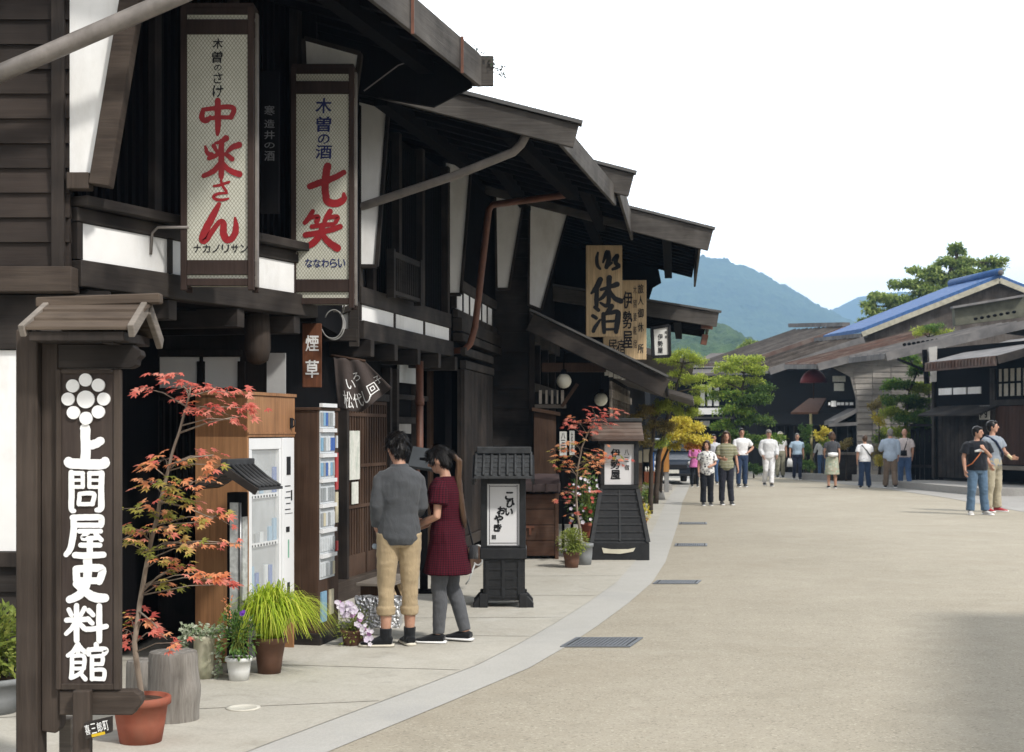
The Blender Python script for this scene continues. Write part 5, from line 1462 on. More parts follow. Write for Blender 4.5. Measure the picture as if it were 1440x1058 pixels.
for sx, sy in ((-1, -1), (1, -1), (-1, 1), (1, 1)):
    mb = MB(); x = c.x + sx * .19; y = ym + sy * .19
    mb.box(x - .04, x + .04, y - .04, y + .04, 0, .14); mb.prism([(x, y - .03, 0), (x + sx * .10, y - .03, 0), (x + sx * .10, y - .03, .05), (x + sx * .05, y - .03, .11), (x, y - .03, .11)], (0, .06, 0))
    part("foot", mb, M["blackpaint"], root, .006)
mb = MB(); pts = [P(672 + 8 * math.cos(R(a)), 781 + 14 * math.sin(R(a)), 15.2) for a in range(-120, 150, 18)]; mb.tube(pts, .010, 6); mb.tube([P(668, 793, 15.2), P(660, 815, 15.2) , P(655, 822, 15.2)], .010, 6)
solo("hose", mb, plain("pale_hose", (.45, .46, .46), .5), "pale hose loop hanging behind the black lantern", "hose")

# ------------------------------------------------------------------ tapered black lantern with shingle roof
Y = 19.0; c = P(869, 786, Y); c.z = 0; k_ = Y / F
root = thing("standing_lantern", "tall tapered black lantern with shingled roof and white panel lettered for the inn", "lantern", c, "standing lanterns on the pavement")
def fr4(mb, hw0, z0, hw1, z1, mat=0):
    a = [c + Vector((sx * hw0, sy * hw0, z0)) for sx, sy in ((-1, -1), (1, -1), (1, 1), (-1, 1))]; b = [c + Vector((sx * hw1, sy * hw1, z1)) for sx, sy in ((-1, -1), (1, -1), (1, 1), (-1, 1))]
    mb.add(a + b, [(3, 2, 1, 0), (4, 5, 6, 7), (0, 1, 5, 4), (1, 2, 6, 5), (2, 3, 7, 6), (3, 0, 4, 7)], mat)
mb = MB(); mb.box(c.x - .385, c.x + .385, c.y - .385, c.y + .385, 0, .24); part("plinth", mb, M["blackpaint"], root, .01)
mb = MB(); fr4(mb, .365, .24, .235, .93); part("tapered_body", mb, M["blackpaint"], root)
mb = MB()
for s_ in (-1, 1):
    for u in (-.5, .0, .5):
        mb.beam(c + Vector((u * .73, -.367, .25)), c + Vector((u * .47, -.237, .92)), .022, .03, (0, -1, 0))
    break
for k in range(7):
    z = .27 + k * .097; h_ = .365 - .13 * (z - .24) / .69
    mb.box(c.x - h_, c.x + h_, c.y - h_ - .012, c.y - h_ + .004, z, z + .02); mb.box(c.x + h_ - .004, c.x + h_ + .012, c.y - h_ + .005, c.y + h_, z, z + .02)
for sx in (-1, 1): mb.beam(c + Vector((sx * .372, -.372, .24)), c + Vector((sx * .242, -.242, .93)), .05, .05, (0, -1, 0))
part("body_battens", mb, M["blacktile"], root)
mb = MB(); mb.prism([c + Vector((-.22, -.40, .10)), c + Vector((-.24, -.40, .17)), c + Vector((-.12, -.40, .15)), c + Vector((.1, -.40, .15)), c + Vector((.20, -.40, .17)), c + Vector((.17, -.40, .12)), c + Vector((0, -.40, .09))], (0, .014, 0)); part("cream_plaque", mb, plain("cream_plaque", (.55, .52, .42), .6, .15), root)
mb = MB(); mb.box(c.x - .25, c.x + .25, c.y - .25, c.y + .25, .93, .99); mb.box(c.x - .25, c.x + .25, c.y - .25, c.y + .25, 1.52, 1.57)
for sx in (-1, 1):
    for sy in (-1, 1): mb.box(c.x + sx * .225 - .03, c.x + sx * .225 + .03, c.y + sy * .225 - .03, c.y + sy * .225 + .03, .99, 1.52)
part("frame", mb, M["blackpaint"], root, .004)
mb = MB(); mb.box(c.x - .20, c.x + .20, c.y - .215, c.y + .215, .99, 1.52); pan = part("panel", mb, M["lantern_panel"], root)
mb = MB(); O = Vector((c.x, c.y - .215, 0))
for ch, r_ in zip("伊勢屋", ((-.11, 1.34, .01, 1.46), (-.11, 1.20, .01, 1.32), (-.11, 1.06, .01, 1.18))): put_glyph(mb, ch, r_, O, XR, ZU, NF, .003, .045, .05)
for ch, r_ in zip("八三宿", ((.07, 1.38, .13, 1.45), (.07, 1.29, .13, 1.35), (.07, 1.18, .13, 1.25))): put_glyph(mb, ch, r_, O, XR, ZU, NF, .003, .02, .05)
part("lettering", mb, M["ink"], pan)
rs = wood("brown_shingle", (.12, .082, .065), "h", .4, weather=(.20, .165, .14))
mb = MB()
for s_ in (-1, 1):
    for k in range(5):
        u0, u1 = k / 5, (k + 1.25) / 5
        mb.prism([(c.x - .37, c.y + s_ * .42 * u0, 1.82 - .24 * u0 + .01), (c.x - .37, c.y + s_ * .42 * u1, 1.82 - .24 * u1 + .022), (c.x - .37, c.y + s_ * .42 * u1, 1.82 - .24 * u1), (c.x - .37, c.y + s_ * .42 * u0, 1.82 - .24 * u0 - .014)], (.68, 0, 0))
part("shingle_roof", mb, rs, root)
mb = MB(); mb.box(c.x - .36, c.x + .32, c.y - .06, c.y + .06, 1.82, 1.87); part("ridge", mb, M["blacktile"], root, .006)

# ------------------------------------------------------------------ plank cabinet, pots and maple before the inn
Y = 18.75; c = P(760, 787, Y); c.z = 0
root = thing("plank_cabinet", "waist high brown plank cabinet with lipped roof, between the two black lanterns", "cabinet", c)
cw = wood("worn_cabinet_planks", (.085, .042, .026), "h", .4, weather=(.14, .09, .065))
mb = MB()
for k in range(4): mb.box(c.x - .23, c.x + .22, c.y, c.y + .5, .05 + k * .205, .25 + k * .205)
part("planks", mb, cw, root, .006)
mb = MB(); mb.box(c.x - .25, c.x - .2, c.y - .012, c.y + .52, 0, .88); mb.box(c.x + .19, c.x + .24, c.y - .012, c.y + .52, 0, .88); part("corner_battens", mb, cw, root, .004)
mb = MB(); mb.prism([(c.x - .27, c.y - .09, .90), (c.x - .27, c.y - .09, 1.0), (c.x - .27, c.y + .55, 1.12), (c.x - .27, c.y + .55, .9)], (.53, 0, 0))
for k in range(4): mb.box(c.x - .27 + k * .165, c.x - .24 + k * .165, c.y - .10, c.y - .085, .89, 1.01)
part("lid", mb, plain("dull_plum_metal", (.075, .055, .055), .55, .2), root, .006)
mb = MB(); mb.box(c.x - .19, c.x - .08, c.y - .03, c.y - .001, .42, .45); mb.box(c.x - .15, c.x - .12, c.y - .025, c.y - .001, .33, .42); part("latch", mb, M["copper"], root)
c = P(804, 799, 17.6); c.z = 0
root = thing("potted_shrub", "round olive green shrub in a brown pot before the red maple", "potted plant", c, "potted plants on the pavement")
pot(root, c, .105, .20, M["brown_pot"], rim=.004); plant(root, c + Vector((.01, 0, .32)), .20, .17, 900, .036, .022, M["leaf_olive"], up=.15)
c = P(821, 794, 18.0); c.z = 0
root = thing("grey_tub", "grey tub standing behind the round shrub", "pot", c, "potted plants on the pavement")
pot(root, c, .115, .28, M["grey_pot"], rim=.008, flare=.8)
c = P(826, 752, 20.4); c.z = 0
root = thing("potted_flowers", "leafy pot of white and red blossoms beside the tapered lantern", "potted plant", c, "potted plants on the pavement")
pot(root, c + Vector((.03, -.1, .12)), .13, .26, M["terracotta"])
plant(root, c + Vector((0, 0, .72)), .30, .42, 520, .06, .032, M["leaf_green"], up=.1)
mb = MB()
for i in range(40): p = c + Vector((rnd(-.28, .28), -.22 + rnd(-.08, .08), .72 + rnd(-.34, .38))); flower(mb, p, rnd(.018, .032), 0 if random.random() < .8 else 1)
part("blossoms", mb, [M["petal_w"], M["petal_r"]], root)
CL2 = [(815, 596, 24, 12, 1.4, .8, .2), (838, 586, 24, 12, 1.4, .9, .1), (860, 580, 20, 10, 1.2, .9, .1), (850, 600, 20, 10, 1, .9, .1), (826, 608, 20, 8, .8, .9, .1), (804, 600, 14, 10, .7, 1, 0),
       (790, 632, 20, 12, 1.2, .05, .65), (812, 628, 26, 12, 1.5, .05, .6), (838, 640, 26, 12, 1.4, .05, .6), (800, 648, 24, 10, 1.3, .0, .6), (826, 652, 24, 10, 1.2, .05, .6), (858, 645, 24, 8, 1, .3, .6), (874, 648, 14, 6, .6, .7, .3), (788, 660, 14, 8, .7, .1, .4), (815, 665, 20, 10, .9, .2, .5),
       (800, 690, 16, 10, .7, .5, .4), (826, 690, 16, 8, .7, .6, .3), (796, 704, 12, 6, .5, .7, .3), (803, 722, 12, 6, .4, .6, .3)]
potted_maple("red topped slender maple in a grey pot before the inn front", (816, 795, .13, .20, M["grey_pot"], ""), 18.3,
             [(812, 776, 0), (816, 748, 0), (812, 720, 0), (810, 690, .02), (812, 660, .02), (818, 630, .0), (828, 606, -.03), (838, 588, -.05)], [(812, 700, 790, 690), (812, 690, 835, 670), (811, 670, 795, 650)], CL2, .06, 14, None, .02)

# ------------------------------------------------------------------ people
def skin_mat():
    t = NT("skin"); g = t.noise(t.coord(), 14, 4)
    t.bsdf(t.ramp(g, [(.3, (.40, .215, .145)), (.7, (.50, .285, .20))]), .5, .35, g, .05, .002, Subsurface__Weight=.08); return t.m


M["skin"] = skin_mat()
M["hair"] = wood("black_hair", (.010, .0085, .008), "v", .1, .35, .5, scale=3)
M["hair_b"] = wood("brown_hair", (.05, .028, .017), "v", .1, .38, .5, weather=(.11, .062, .035), scale=3)
M["hair_g"] = wood("grey_hair", (.22, .21, .2), "v", .1, .5, .4, scale=3)
M["eye"] = plain("dark_eye", (.012, .01, .01), .2)
M["lip"] = plain("lip", (.33, .11, .09), .5)
_cm = {}


def cloth(name, c):
    if name not in _cm: _cm[name] = cloth_mat(name, c)
    return _cm[name]


def remesh(mb, vox, name, smooth=3, fold=0.0, fq=(9, 9, 9), seed=0):
    me = bpy.data.meshes.new("tmp"); me.from_pydata([tuple(v) for v in mb.v], [], mb.f); me.update()
    o = bpy.data.objects.new("tmp", me); COL.objects.link(o)
    r = o.modifiers.new("r", "REMESH"); r.mode = 'VOXEL'; r.voxel_size = vox; r.use_smooth_shade = True
    s_ = o.modifiers.new("s", "SMOOTH"); s_.factor = .5; s_.iterations = smooth
    out = bpy.data.meshes.new_from_object(o.evaluated_get(bpy.context.evaluated_depsgraph_get()))
    bpy.data.objects.remove(o); bpy.data.meshes.remove(me)
    out.name = name
    if fold:
        nn = [v.normal.copy() for v in out.vertices]
        for v, n in zip(out.vertices, nn):
            q = Vector((v.co.x * fq[0] + seed, v.co.y * fq[1], v.co.z * fq[2]))
            k = 1 - abs(noise.noise(q)) * 2
            v.co += n * (fold * (k * .8 + noise.noise(q * 2.3) * .5))
        out.update()
    out.polygons.foreach_set("use_smooth", [True] * len(out.polygons))
    return out


def pmesh(name, me, mat_, root):
    me.materials.clear(); me.materials.append(mat_)
    o = bpy.data.objects.new(name, me); COL.objects.link(o); o.parent = root
    return o


V = Vector


def person(label, pos, H, rotz, sp):
    """one figure facing its own +Y; sp holds pose and clothing"""
    s = H / 1.70
    root = thing("person", label, "person", pos, sp.get("group"))
    root.rotation_euler = (0, 0, R(rotz)); root.scale = (s, s, s)
    fem = sp.get("fem", False); vx = sp.get("vox", .016); fat = sp.get("fat", 0.0)
    shx = sp.get("shw", .155 if fem else .178)
    T = [(.80, .11, .09), (.87, .168, .118), (.95, .165, .115), (1.06, .128 if fem else .145, .098), (1.18, .150 if fem else .165, .112), (1.30, .160 if fem else .185, .118), (1.375, .150 if fem else .172, .088), (1.425, .085, .065)]
    slim = sp.get('slim', 1.0); T = [(z, a * slim + fat * (1.2 if .9 < z < 1.25 else .5), b + fat * (1.5 if .9 < z < 1.25 else .4)) for z, a, b in T]
    lean = sp.get("lean", 0.0)
    ly = lambda z: lean * max(0, z - .9)
    def torso(mb, ex, z0=None, z1=None, nk=True):
        rows = [t for t in T if (z0 is None or t[0] > z0) and (z1 is None or t[0] < z1)]
        def at(z):
            for a, b in zip(T, T[1:]):
                if a[0] <= z <= b[0]:
                    k = (z - a[0]) / (b[0] - a[0]); return (z, a[1] + (b[1] - a[1]) * k, a[2] + (b[2] - a[2]) * k)
            return (z, T[0][1], T[0][2]) if z < T[0][0] else (z,) + T[-1][1:]
        if z0: rows = [at(z0)] + rows
        if z1: rows = rows + [at(z1)]
        mb.tube([V((0, ly(z) - (.012 if z > 1.35 else 0), z)) for z, a, b in rows], [(b + ex, a + ex) for z, a, b in rows], 20)
    J = {}
    for sd, k in (("L", -1), ("R", 1)):
        a = sp.get("arm" + sd, ((.215, -.02, 1.12), (.225, .05, .88)))
        J["sh" + sd] = V((k * shx, ly(1.37) - .012, 1.372)); J["el" + sd] = V((k * a[0][0], a[0][1] + ly(1.1), a[0][2])); J["wr" + sd] = V((k * a[1][0], a[1][1] + ly(1.0), a[1][2]))
        g = sp.get("leg" + sd, ((.095, .02, .48), (.10, 0, .075), (.02, 1)))
        J["hp" + sd] = V((k * .088, 0, .88)); J["kn" + sd] = V((k * g[0][0], g[0][1], g[0][2])); J["an" + sd] = V((k * g[1][0], g[1][1], g[1][2])); J["to" + sd] = V((k * g[2][0], g[2][1], 0)).normalized()
    def arm(mb, sd, r0, r1, r2, upto=2.0, start=0.0):
        a, b, c = J["sh" + sd], J["el" + sd], J["wr" + sd]
        pts = [a + V((-.03 if sd == "R" else .03, 0, .004)), a.lerp(b, .15), a.lerp(b, .55)]; rs = [r0 * .72, r0 * .93, r0 * .95]
        if upto <= 1.0:
            pts = pts[:2] + [a.lerp(b, upto)]; rs = rs[:2] + [r0 * 1.06]
        else:
            pts += [b, b.lerp(c, min(1, (upto - 1)) * .45), b.lerp(c, min(1, upto - 1))]; rs += [r1, r1 * .98, r1 + (r2 - r1) * min(1, upto - 1)]
        mb.tube(pts, rs, 12)
    def leg(mb, sd, r0, r1, r2, r3, upto=2.0):
        a, b, c = J["hp" + sd], J["kn" + sd], J["an" + sd]
        back = V((0, -.02, 0))
        if upto <= 1: pts = [a + V((0, 0, .03)), a.lerp(b, .4 * upto), a.lerp(b, upto)]; rs = [r0, r0 * .97, r1]
        else:
            u = upto - 1; pts = [a + V((0, 0, .03)), a.lerp(b, .45), b, b.lerp(c, .3 * u) + back * .8, b.lerp(c, u)]; rs = [r0, r0 * .9, r1, r2, r2 + (r3 - r2) * u]
        mb.tube(pts, rs, 14)
    # --- the body itself
    yaw, pitch = sp.get("head", (0, 0))
    piv = V((0, ly(1.46) - .01, 1.46)); HM = Matrix.Translation(piv) @ Matrix.Rotation(R(yaw), 4, 'Z') @ Matrix.Rotation(R(pitch), 4, 'X') @ Matrix.Translation(-piv + V((0, ly(1.46), 0)))
    body = MB(); torso(body, -.004)
    for sd in "LR":
        arm(body, sd, .047 if not fem else .041, .041 if not fem else .035, .026)
        leg(body, sd, .088, .056, .054, .036)
        an, to = J["an" + sd], J["to" + sd]
        body.tube([an + V((0, 0, .02)), an - to * .015 + V((0, 0, -.035)), an + to * .05 + V((0, 0, -.04)), an + to * .11 + V((0, 0, -.052))], [.034, .026, .024, .016], 10)
    k = sp.get("hand", 1.0)
    for sd, kx in (("L", -1), ("R", 1)):
        w_, e_ = J["wr" + sd], J["el" + sd]; d = (w_ - e_).normalized()
        d = V(sp["hd" + sd]).normalized() if "hd" + sd in sp else d
        nrm = V(sp.get("palm" + sd, (-kx, .1, 0))); nrm = (nrm - d * nrm.dot(d)).normalized(); side = d.cross(nrm) * (1 if kx > 0 else -1)
        fr = .0095 if vx < .01 else .011
        for i, (o_, L) in enumerate(((.027, .066), (.009, .074), (-.009, .070), (-.026, .055))):
            b0 = w_ + side * o_ * .8; b1 = w_ + d * .085 + side * o_
            body.tube([b0, b0.lerp(b1, .5), b1], [.017, .016, .0135], 8)
            f1 = b1 + (d * .9 + nrm * .4).normalized() * L * .5; f2 = f1 + (d * .6 + nrm * .8).normalized() * L * .5
            body.tube([b1, f1, f2], [fr * 1.1, fr, fr * .85], 7)
        t0 = w_ + d * .025 + side * .025; t1 = t0 + (d * .6 + side * .7 + nrm * .3).normalized() * .042; t2 = t1 + (d * .85 + side * .2 + nrm * .4).normalized() * .03
        body.tube([t0, t1, t2], [.015, .012, fr * .95], 7)
    body.tube([V((0, ly(1.4) - .012, 1.39)), V((0, ly(1.46) - .008, 1.46)), HM @ V((0, .002, 1.54))], [.062, .052 if not fem else .046, .052], 12)
    hb = MB(HM); hb.ball((0, .008, 1.592), .073, .090, .108, 18, 12); hb.ball((0, .038, 1.525), .050, .052, .045, 14, 8); hb.ball((0, .075, 1.60), .045, .022, .04)
    hb.tube([(0, .095, 1.61), (0, .112, 1.575), (0, .092, 1.563)], [.009, .015, .010], 7)
    for kx in (-1, 1): hb.ball((kx * .076, -.002, 1.583), .011, .021, .033, 8, 6)
    body.v += hb.v; o_ = len(body.v) - len(hb.v); body.f += [[i + o_ for i in f] for f in hb.f]
    pmesh("body", remesh(body, sp.get("bvox", vx * .8), "body", 2), M["skin"], root)
    if sp.get("face", True):
        for kx in (-1, 1):
            e = MB(HM); e.ball((kx * .030, .088, 1.594), .011, .007, .006, 10, 6); pmesh("eye", mk_me(e, "eye"), M["eye"], root)
            e = MB(HM); e.tube([(kx * .016, .097, 1.617), (kx * .03, .096, 1.622), (kx * .046, .084, 1.616)], .004, 5); pmesh("eyebrow", mk_me(e, "eyebrow"), M["hair"], root)
        e = MB(HM); e.ball((0, .086, 1.530), .022, .007, .006, 10, 6); pmesh("mouth", mk_me(e, "mouth"), M["lip"], root)
    # --- hair
    hs = sp.get("hair", "short"); hmat = M[sp.get("hairc", "hair")]
    if hs != "none":
        h = MB(HM); h.ball((0, -.018, 1.622), .082, .098, .098, 18, 12); h.ball((0, -.045, 1.575), .074, .062, .075, 14, 9)
        if hs == "short":
            h.ball((0, .055, 1.675), .058, .035, .028)
            for kx in (-1, 1): h.ball((kx * .068, .012, 1.605), .014, .028, .04, 8, 6)
        if hs in ("long", "pony", "bob"):
            h.ball((0, .045, 1.672), .066, .045, .034)
            for kx in (-1, 1): h.ball((kx * .066, .028, 1.625), .02, .045, .055, 8, 6)
        if hs == "long":
            for kx in (-1, 1): h.tube([(kx * .072, .01, 1.63), (kx * .084, .005, 1.54), (kx * .088, .0, 1.42), (kx * .078, .03, 1.33)], [.03, .034, .034, .018], 8)
            h.tube([(0, -.06, 1.62), (0, -.085, 1.5), (0, -.10, 1.36)], [(.07, .05), (.085, .04), (.06, .02)], 12)
        if hs == "bob":
            for kx in (-1, 1): h.tube([(kx * .07, .0, 1.63), (kx * .083, -.005, 1.54), (kx * .078, .0, 1.48)], [.03, .034, .024], 8)
            h.tube([(0, -.06, 1.62), (0, -.085, 1.53), (0, -.08, 1.47)], [(.07, .05), (.085, .04), (.06, .03)], 12)
        if hs == "pony":
            h.ball((0, -.115, 1.60), .042, .034, .04)
        pmesh("hair", remesh(h, vx * .6, "hair", 2, sp.get("tousle", .004), (16, 16, 20)), hmat, root)
        if vx < .012:
            hm_ = [o for o in root.children if o.name.startswith("hair")][-1].data; st = MB(); cn = HM @ V((0, -.01, 1.60)); tp_ = HM @ V((0, -.03, 1.71))
            for pgn in hm_.polygons:
                if random.random() > .4: continue
                c_ = pgn.center; n_ = pgn.normal; d_ = (c_ - tp_); d_ = d_ - n_ * d_.dot(n_)
                if d_.length < 1e-4: continue
                d_ = (d_.normalized() + V((rnd(-.35, .35), rnd(-.35, .35), rnd(-.2, .2))) + n_ * rnd(.02, .28)).normalized()
                st.leaf(c_ - n_ * .002, d_, n_, rnd(.025, .06), rnd(.004, .008))
            o_ = pmesh("hair_strands", mk_me(st, "hair_strands"), hmat, root)
        if hs == "pony":
            h = MB(); q = [HM @ V((0, -.13, 1.59)), HM @ V((0, -.17, 1.52)), HM @ V((.0, -.112, 1.38)), V((.0, -.125, 1.22)), V((.01, -.150, 1.05)), V((.01, -.155, .99))]
            h.tube(q, [.022, .026, (.034, .024), (.038, .024), (.03, .018), .006], 12); pmesh("ponytail", remesh(h, vx * .6, "ponytail", 1, .006, (60, 60, 5)), M["hair_b"], root)
    cap = sp.get("cap")
    if cap:
        h = MB(HM); n_ = cap[1]
        h.ball((0, -.006, 1.652), .088, .104, .07, 18, 10)
        if n_ == "flat": h.tube([(0, .075, 1.648), (0, .125, 1.636)], [(.07, .012), (.05, .008)], 12)
        else: h.lathe((0, .0, 1.632), [(.15, 0), (.155, .008), (.09, .02)], 20, 0, .95, 1.1)
        pmesh("hat", remesh(h, vx * .6, "hat", 2), cloth(cap[0], cap[2]), root)
    # --- clothes
    tp = sp["top"]; m_ = tp["m"]; sh_ = MB(); ex = tp.get("ex", .016)
    hem = tp.get("hem", .84)
    torso(sh_, ex, hem, 1.428)
    if hem < .80:
        pass
    for sd in "LR":
        up = tp.get("sleeve", .55); up = up[sd] if isinstance(up, dict) else up
        if up: arm(sh_, sd, .047 + ex + tp.get("loose", .004), .041 + ex, .03 + ex * .8, up)
    if tp.get("collar"): sh_.tube([V((0, ly(1.41) - .014, 1.405)), V((0, ly(1.46) - .014, 1.455))], [.085, .066], 16)
    if "skirt" in tp:
        zb, rb = tp["skirt"]; sh_.tube([V((0, 0, 1.05)), V((0, 0, .88)), V((0, 0, (zb + .88) / 2)), V((0, 0, zb))], [(.115, .15), (.145, .185), (rb * .88, rb * .98), (rb, rb * 1.1)], 24)
    pmesh(tp.get("name", "shirt"), remesh(sh_, vx * .8, "shirt", 3, tp.get("fold", .006), tp.get("fq", (9, 9, 7)), len(label)), m_, root)
    bt = sp.get("bottom")
    if bt:
        p_ = MB(); ex = bt.get("ex", .014); up = bt.get("upto", 1.97)
        if bt.get("kind", "trousers") == "trousers":
            torso(p_, ex - .002, .80, bt.get("waist", 1.0))
            for sd in "LR": leg(p_, sd, .088 + ex, .060 + ex, .056 + ex, bt.get("cuff", .05) + ex, up)
            if "roll" in bt:
                for sd in "LR":
                    q = J["kn" + sd].lerp(J["an" + sd], up - 1); q2 = J["kn" + sd].lerp(J["an" + sd], up - 1.14); p_.tube([q2, q], [.070 + ex, .066 + ex], 14)
        else:
            zb, rb = bt["skirt"]; p_.tube([V((0, 0, bt.get("waist", 1.0))), V((0, 0, .88)), V((0, 0, zb))], [(.12, .155), (.14, .185), (rb, rb * 1.12)], 24)
        pmesh(bt.get("kind", "trousers"), remesh(p_, vx * .8, "trousers", 3, bt.get("fold", .006), bt.get("fq", (7, 7, 13)), 3 + len(label)), bt["m"], root)
    for sd in "LR":
        an, to = J["an" + sd], J["to" + sd]; sm = sp.get("shoe", cloth("black_shoe", (.015, .015, .016)))
        z = an.z - .075
        f_ = MB(); f_.tube([an - to * .055 + V((0, 0, -.03)), an + V((0, 0, -.02)), an + to * .07 + V((0, 0, -.032)), an + to * .15 + V((0, 0, -.048)), an + to * .20 + V((0, 0, -.052))], [(.04, .03), (.044, .046), (.045, .034), (.045, .022), (.03, .016)], 12)
        if sp.get("hightop"): f_.tube([an + V((0, 0, -.03)), an + V((0, -.008, .075))], [.046, .05], 12)
        pmesh("shoe", remesh(f_, vx * .55, "shoe", 2), sm, root)
        so_ = MB(); so_.tube([an - to * .07 + V((0, 0, -.062)), an - to * .03 + V((0, 0, -.064)), an + to * .08 + V((0, 0, -.064)), an + to * .17 + V((0, 0, -.064)), an + to * .212 + V((0, 0, -.062))], [(.036, .013), (.050, .013), (.052, .013), (.053, .013), (.036, .013)], 12)
        pmesh("sole", mk_me(so_, "sole"), sp.get("solem", M["white_paint"]), root)
    for (nm, pts, r_, mt) in sp.get("extra", []):
        x_ = MB(); x_.tube([V(p) for p in pts], r_, 10); pmesh(nm, mk_me(x_, nm), mt, root)
    return root


def mk_me(mb, name):
    me = bpy.data.meshes.new(name); me.from_pydata([tuple(v) for v in mb.v], [], mb.f); me.polygons.foreach_set("use_smooth", [True] * len(me.polygons)); me.update(); return me


def check_mat(name, a, b, kx, kz):
    t = NT(name); v = t.coord(); s_ = t.n("ShaderNodeSeparateXYZ", Vector=v)
    at = t.math("ARCTAN2", s_.outputs[1], s_.outputs[0])
    u = t.math("LESS_THAN", t.math("FRACT", t.math("MULTIPLY", at, kx)), .42); w_ = t.math("LESS_THAN", t.math("FRACT", t.math("MULTIPLY", s_.outputs[2], kz)), .42)
    f = t.math("MULTIPLY", t.math("ADD", u, w_), .5)
    wr = t.noise(t.coord((1, 1, .5)), 12, 4, .55, 1)
    t.bsdf(t.mix(f, a, b), .9, .1, wr, .4, .02); return t.m


def stripe_mat(name, cols, kz):
    t = NT(name); v = t.coord(); s_ = t.n("ShaderNodeSeparateXYZ", Vector=v)
    f = t.math("FRACT", t.math("ADD", t.math("MULTIPLY", s_.outputs[2], kz), t.math("MULTIPLY", t.noise(v, 9), .5)))
    n = len(cols); t.bsdf(t.ramp(f, [(i / n, c) for i, c in enumerate(cols)]), .9, .1); return t.m


def floral_mat(name, base, cols, sc_):
    t = NT(name); v = t.coord(); vo = t.n("ShaderNodeTexVoronoi", Vector=v, Scale=float(sc_)); d = vo.outputs["Distance"]; k = t.n("ShaderNodeSeparateColor", Color=vo.outputs["Color"]).outputs[0]
    c = t.ramp(k, [(i / len(cols), x) for i, x in enumerate(cols)])
    t.bsdf(t.mix(t.ramp(d, [(.42, 1.0), (.5, 0.0)]), base, c), .9, .1); return t.m


def denim(name, c): return cloth(name, c)


# the couple at the door
person("man in grey shirt and rolled khaki trousers seen from behind at the door", (-.885, 11.15, .008), 1.67, 14, dict(
    slim=.92, vox=.0105, bvox=.0085, head=(12, -14), face=False, tousle=.012, shw=.148, armL=((.185, -.03, 1.13), (.165, .07, .93)), armR=((.18, .0, 1.12), (.15, .20, 1.04)), hdL=(.25, .5, -.8), palmL=(1, 0, .2),
    legL=((.10, .03, .48), (.105, .02, .075), (.95, .25)), legR=((.09, .03, .48), (.095, .06, .075), (-.1, 1)), hightop=True,
    top=dict(m=cloth("charcoal_shirt", (.066, .07, .076)), hem=.82, sleeve=1.80, ex=.017, loose=-.007, fold=.008, fq=(6, 6, 9), collar=True), bottom=dict(m=cloth("khaki", (.37, .285, .175)), ex=.007, waist=.87, upto=1.55, cuff=.058, fold=.005, fq=(7, 7, 12), roll=1),
    shoe=cloth("black_canvas", (.012, .013, .015)), solem=plain("cream_rubber", (.6, .56, .47), .6),
    extra=[("undershirt", [(-.19, .06, .80), (-.15, .11, .79), (-.05, .13, .79)], .022, cloth("pale_blue_cloth", (.3, .36, .42)))]))
person("woman in red checked dress and grey leggings with a long ponytail beside the man", (-.515, 11.38, .008), 1.57, 70, dict(
    vox=.0105, bvox=.0085, fem=True, head=(0, -20), face=True, hair="pony", lean=.06, armL=((.21, .0, 1.10), (.13, .22, 1.02)), armR=((.19, .03, 1.10), (.14, .24, 1.02)), palmL=(.3, 0, -1),
    legL=((.085, .05, .48), (.085, .05, .075), (.15, 1)), legR=((.085, .0, .48), (.09, -.13, .085), (.1, 1)),
    top=dict(name="dress", m=check_mat("red_black_check", (.075, .007, .015), (.009, .007, .010), 9.5, 52), hem=.80, sleeve=.62, ex=.024, loose=.012, skirt=(.60, .205), fold=.010, fq=(9, 9, 3)), bottom=dict(m=cloth("grey_leggings", (.085, .088, .095)), ex=.008, cuff=.042, fold=.004),
    shoe=cloth("black_canvas", (.012, .013, .015)),
    extra=[("handbag", [(.10, -.20, .72), (.11, -.20, .84)], [(.03, .10), (.025, .08)], cloth("black_leather", (.012, .012, .014))), ("strap", [(.14, -.18, .84), (.17, -.10, 1.1), (.12, .0, 1.40)], .008, cloth("black_leather", (.012, .012, .014)))]))
# two men in front of the right hand house
person("man in black t shirt and jeans with orange camera strap across his chest", G(1374, 724), 1.78, 188, dict(
    vox=.013, head=(42, -4), fat=.016, armR=((.26, -.03, 1.12), (.27, .05, .86)), armL=((.27, .0, 1.12), (.04, .22, 1.27)), palmL=(.6, -.6, 0), legL=((.12, .03, .48), (.16, .02, .075), (.3, 1)), legR=((.12, .03, .48), (.13, -.02, .075), (.3, 1)),
    top=dict(m=cloth("black_cotton", (.010, .011, .015)), hem=.86, sleeve=.75, ex=.03, loose=.02), bottom=dict(m=denim("washed_denim", (.085, .14, .21)), ex=.022, cuff=.06), shoe=cloth("pale_sneaker", (.5, .48, .46)),
    extra=[("camera_strap", [(-.12, -.02, 1.43), (-.07, .15, 1.30), (.06, .195, 1.15), (.17, .14, .99), (.22, .02, .94)], .011, plain("orange_strap", (.5, .16, .06), .6)), ("shirt_print", [(.12, .150, 1.23), (.03, .176, 1.245), (-.06, .172, 1.225), (-.12, .148, 1.235)], [(.006, .018), (.008, .03), (.006, .014), (.004, .022)], M["white_paint"])]))
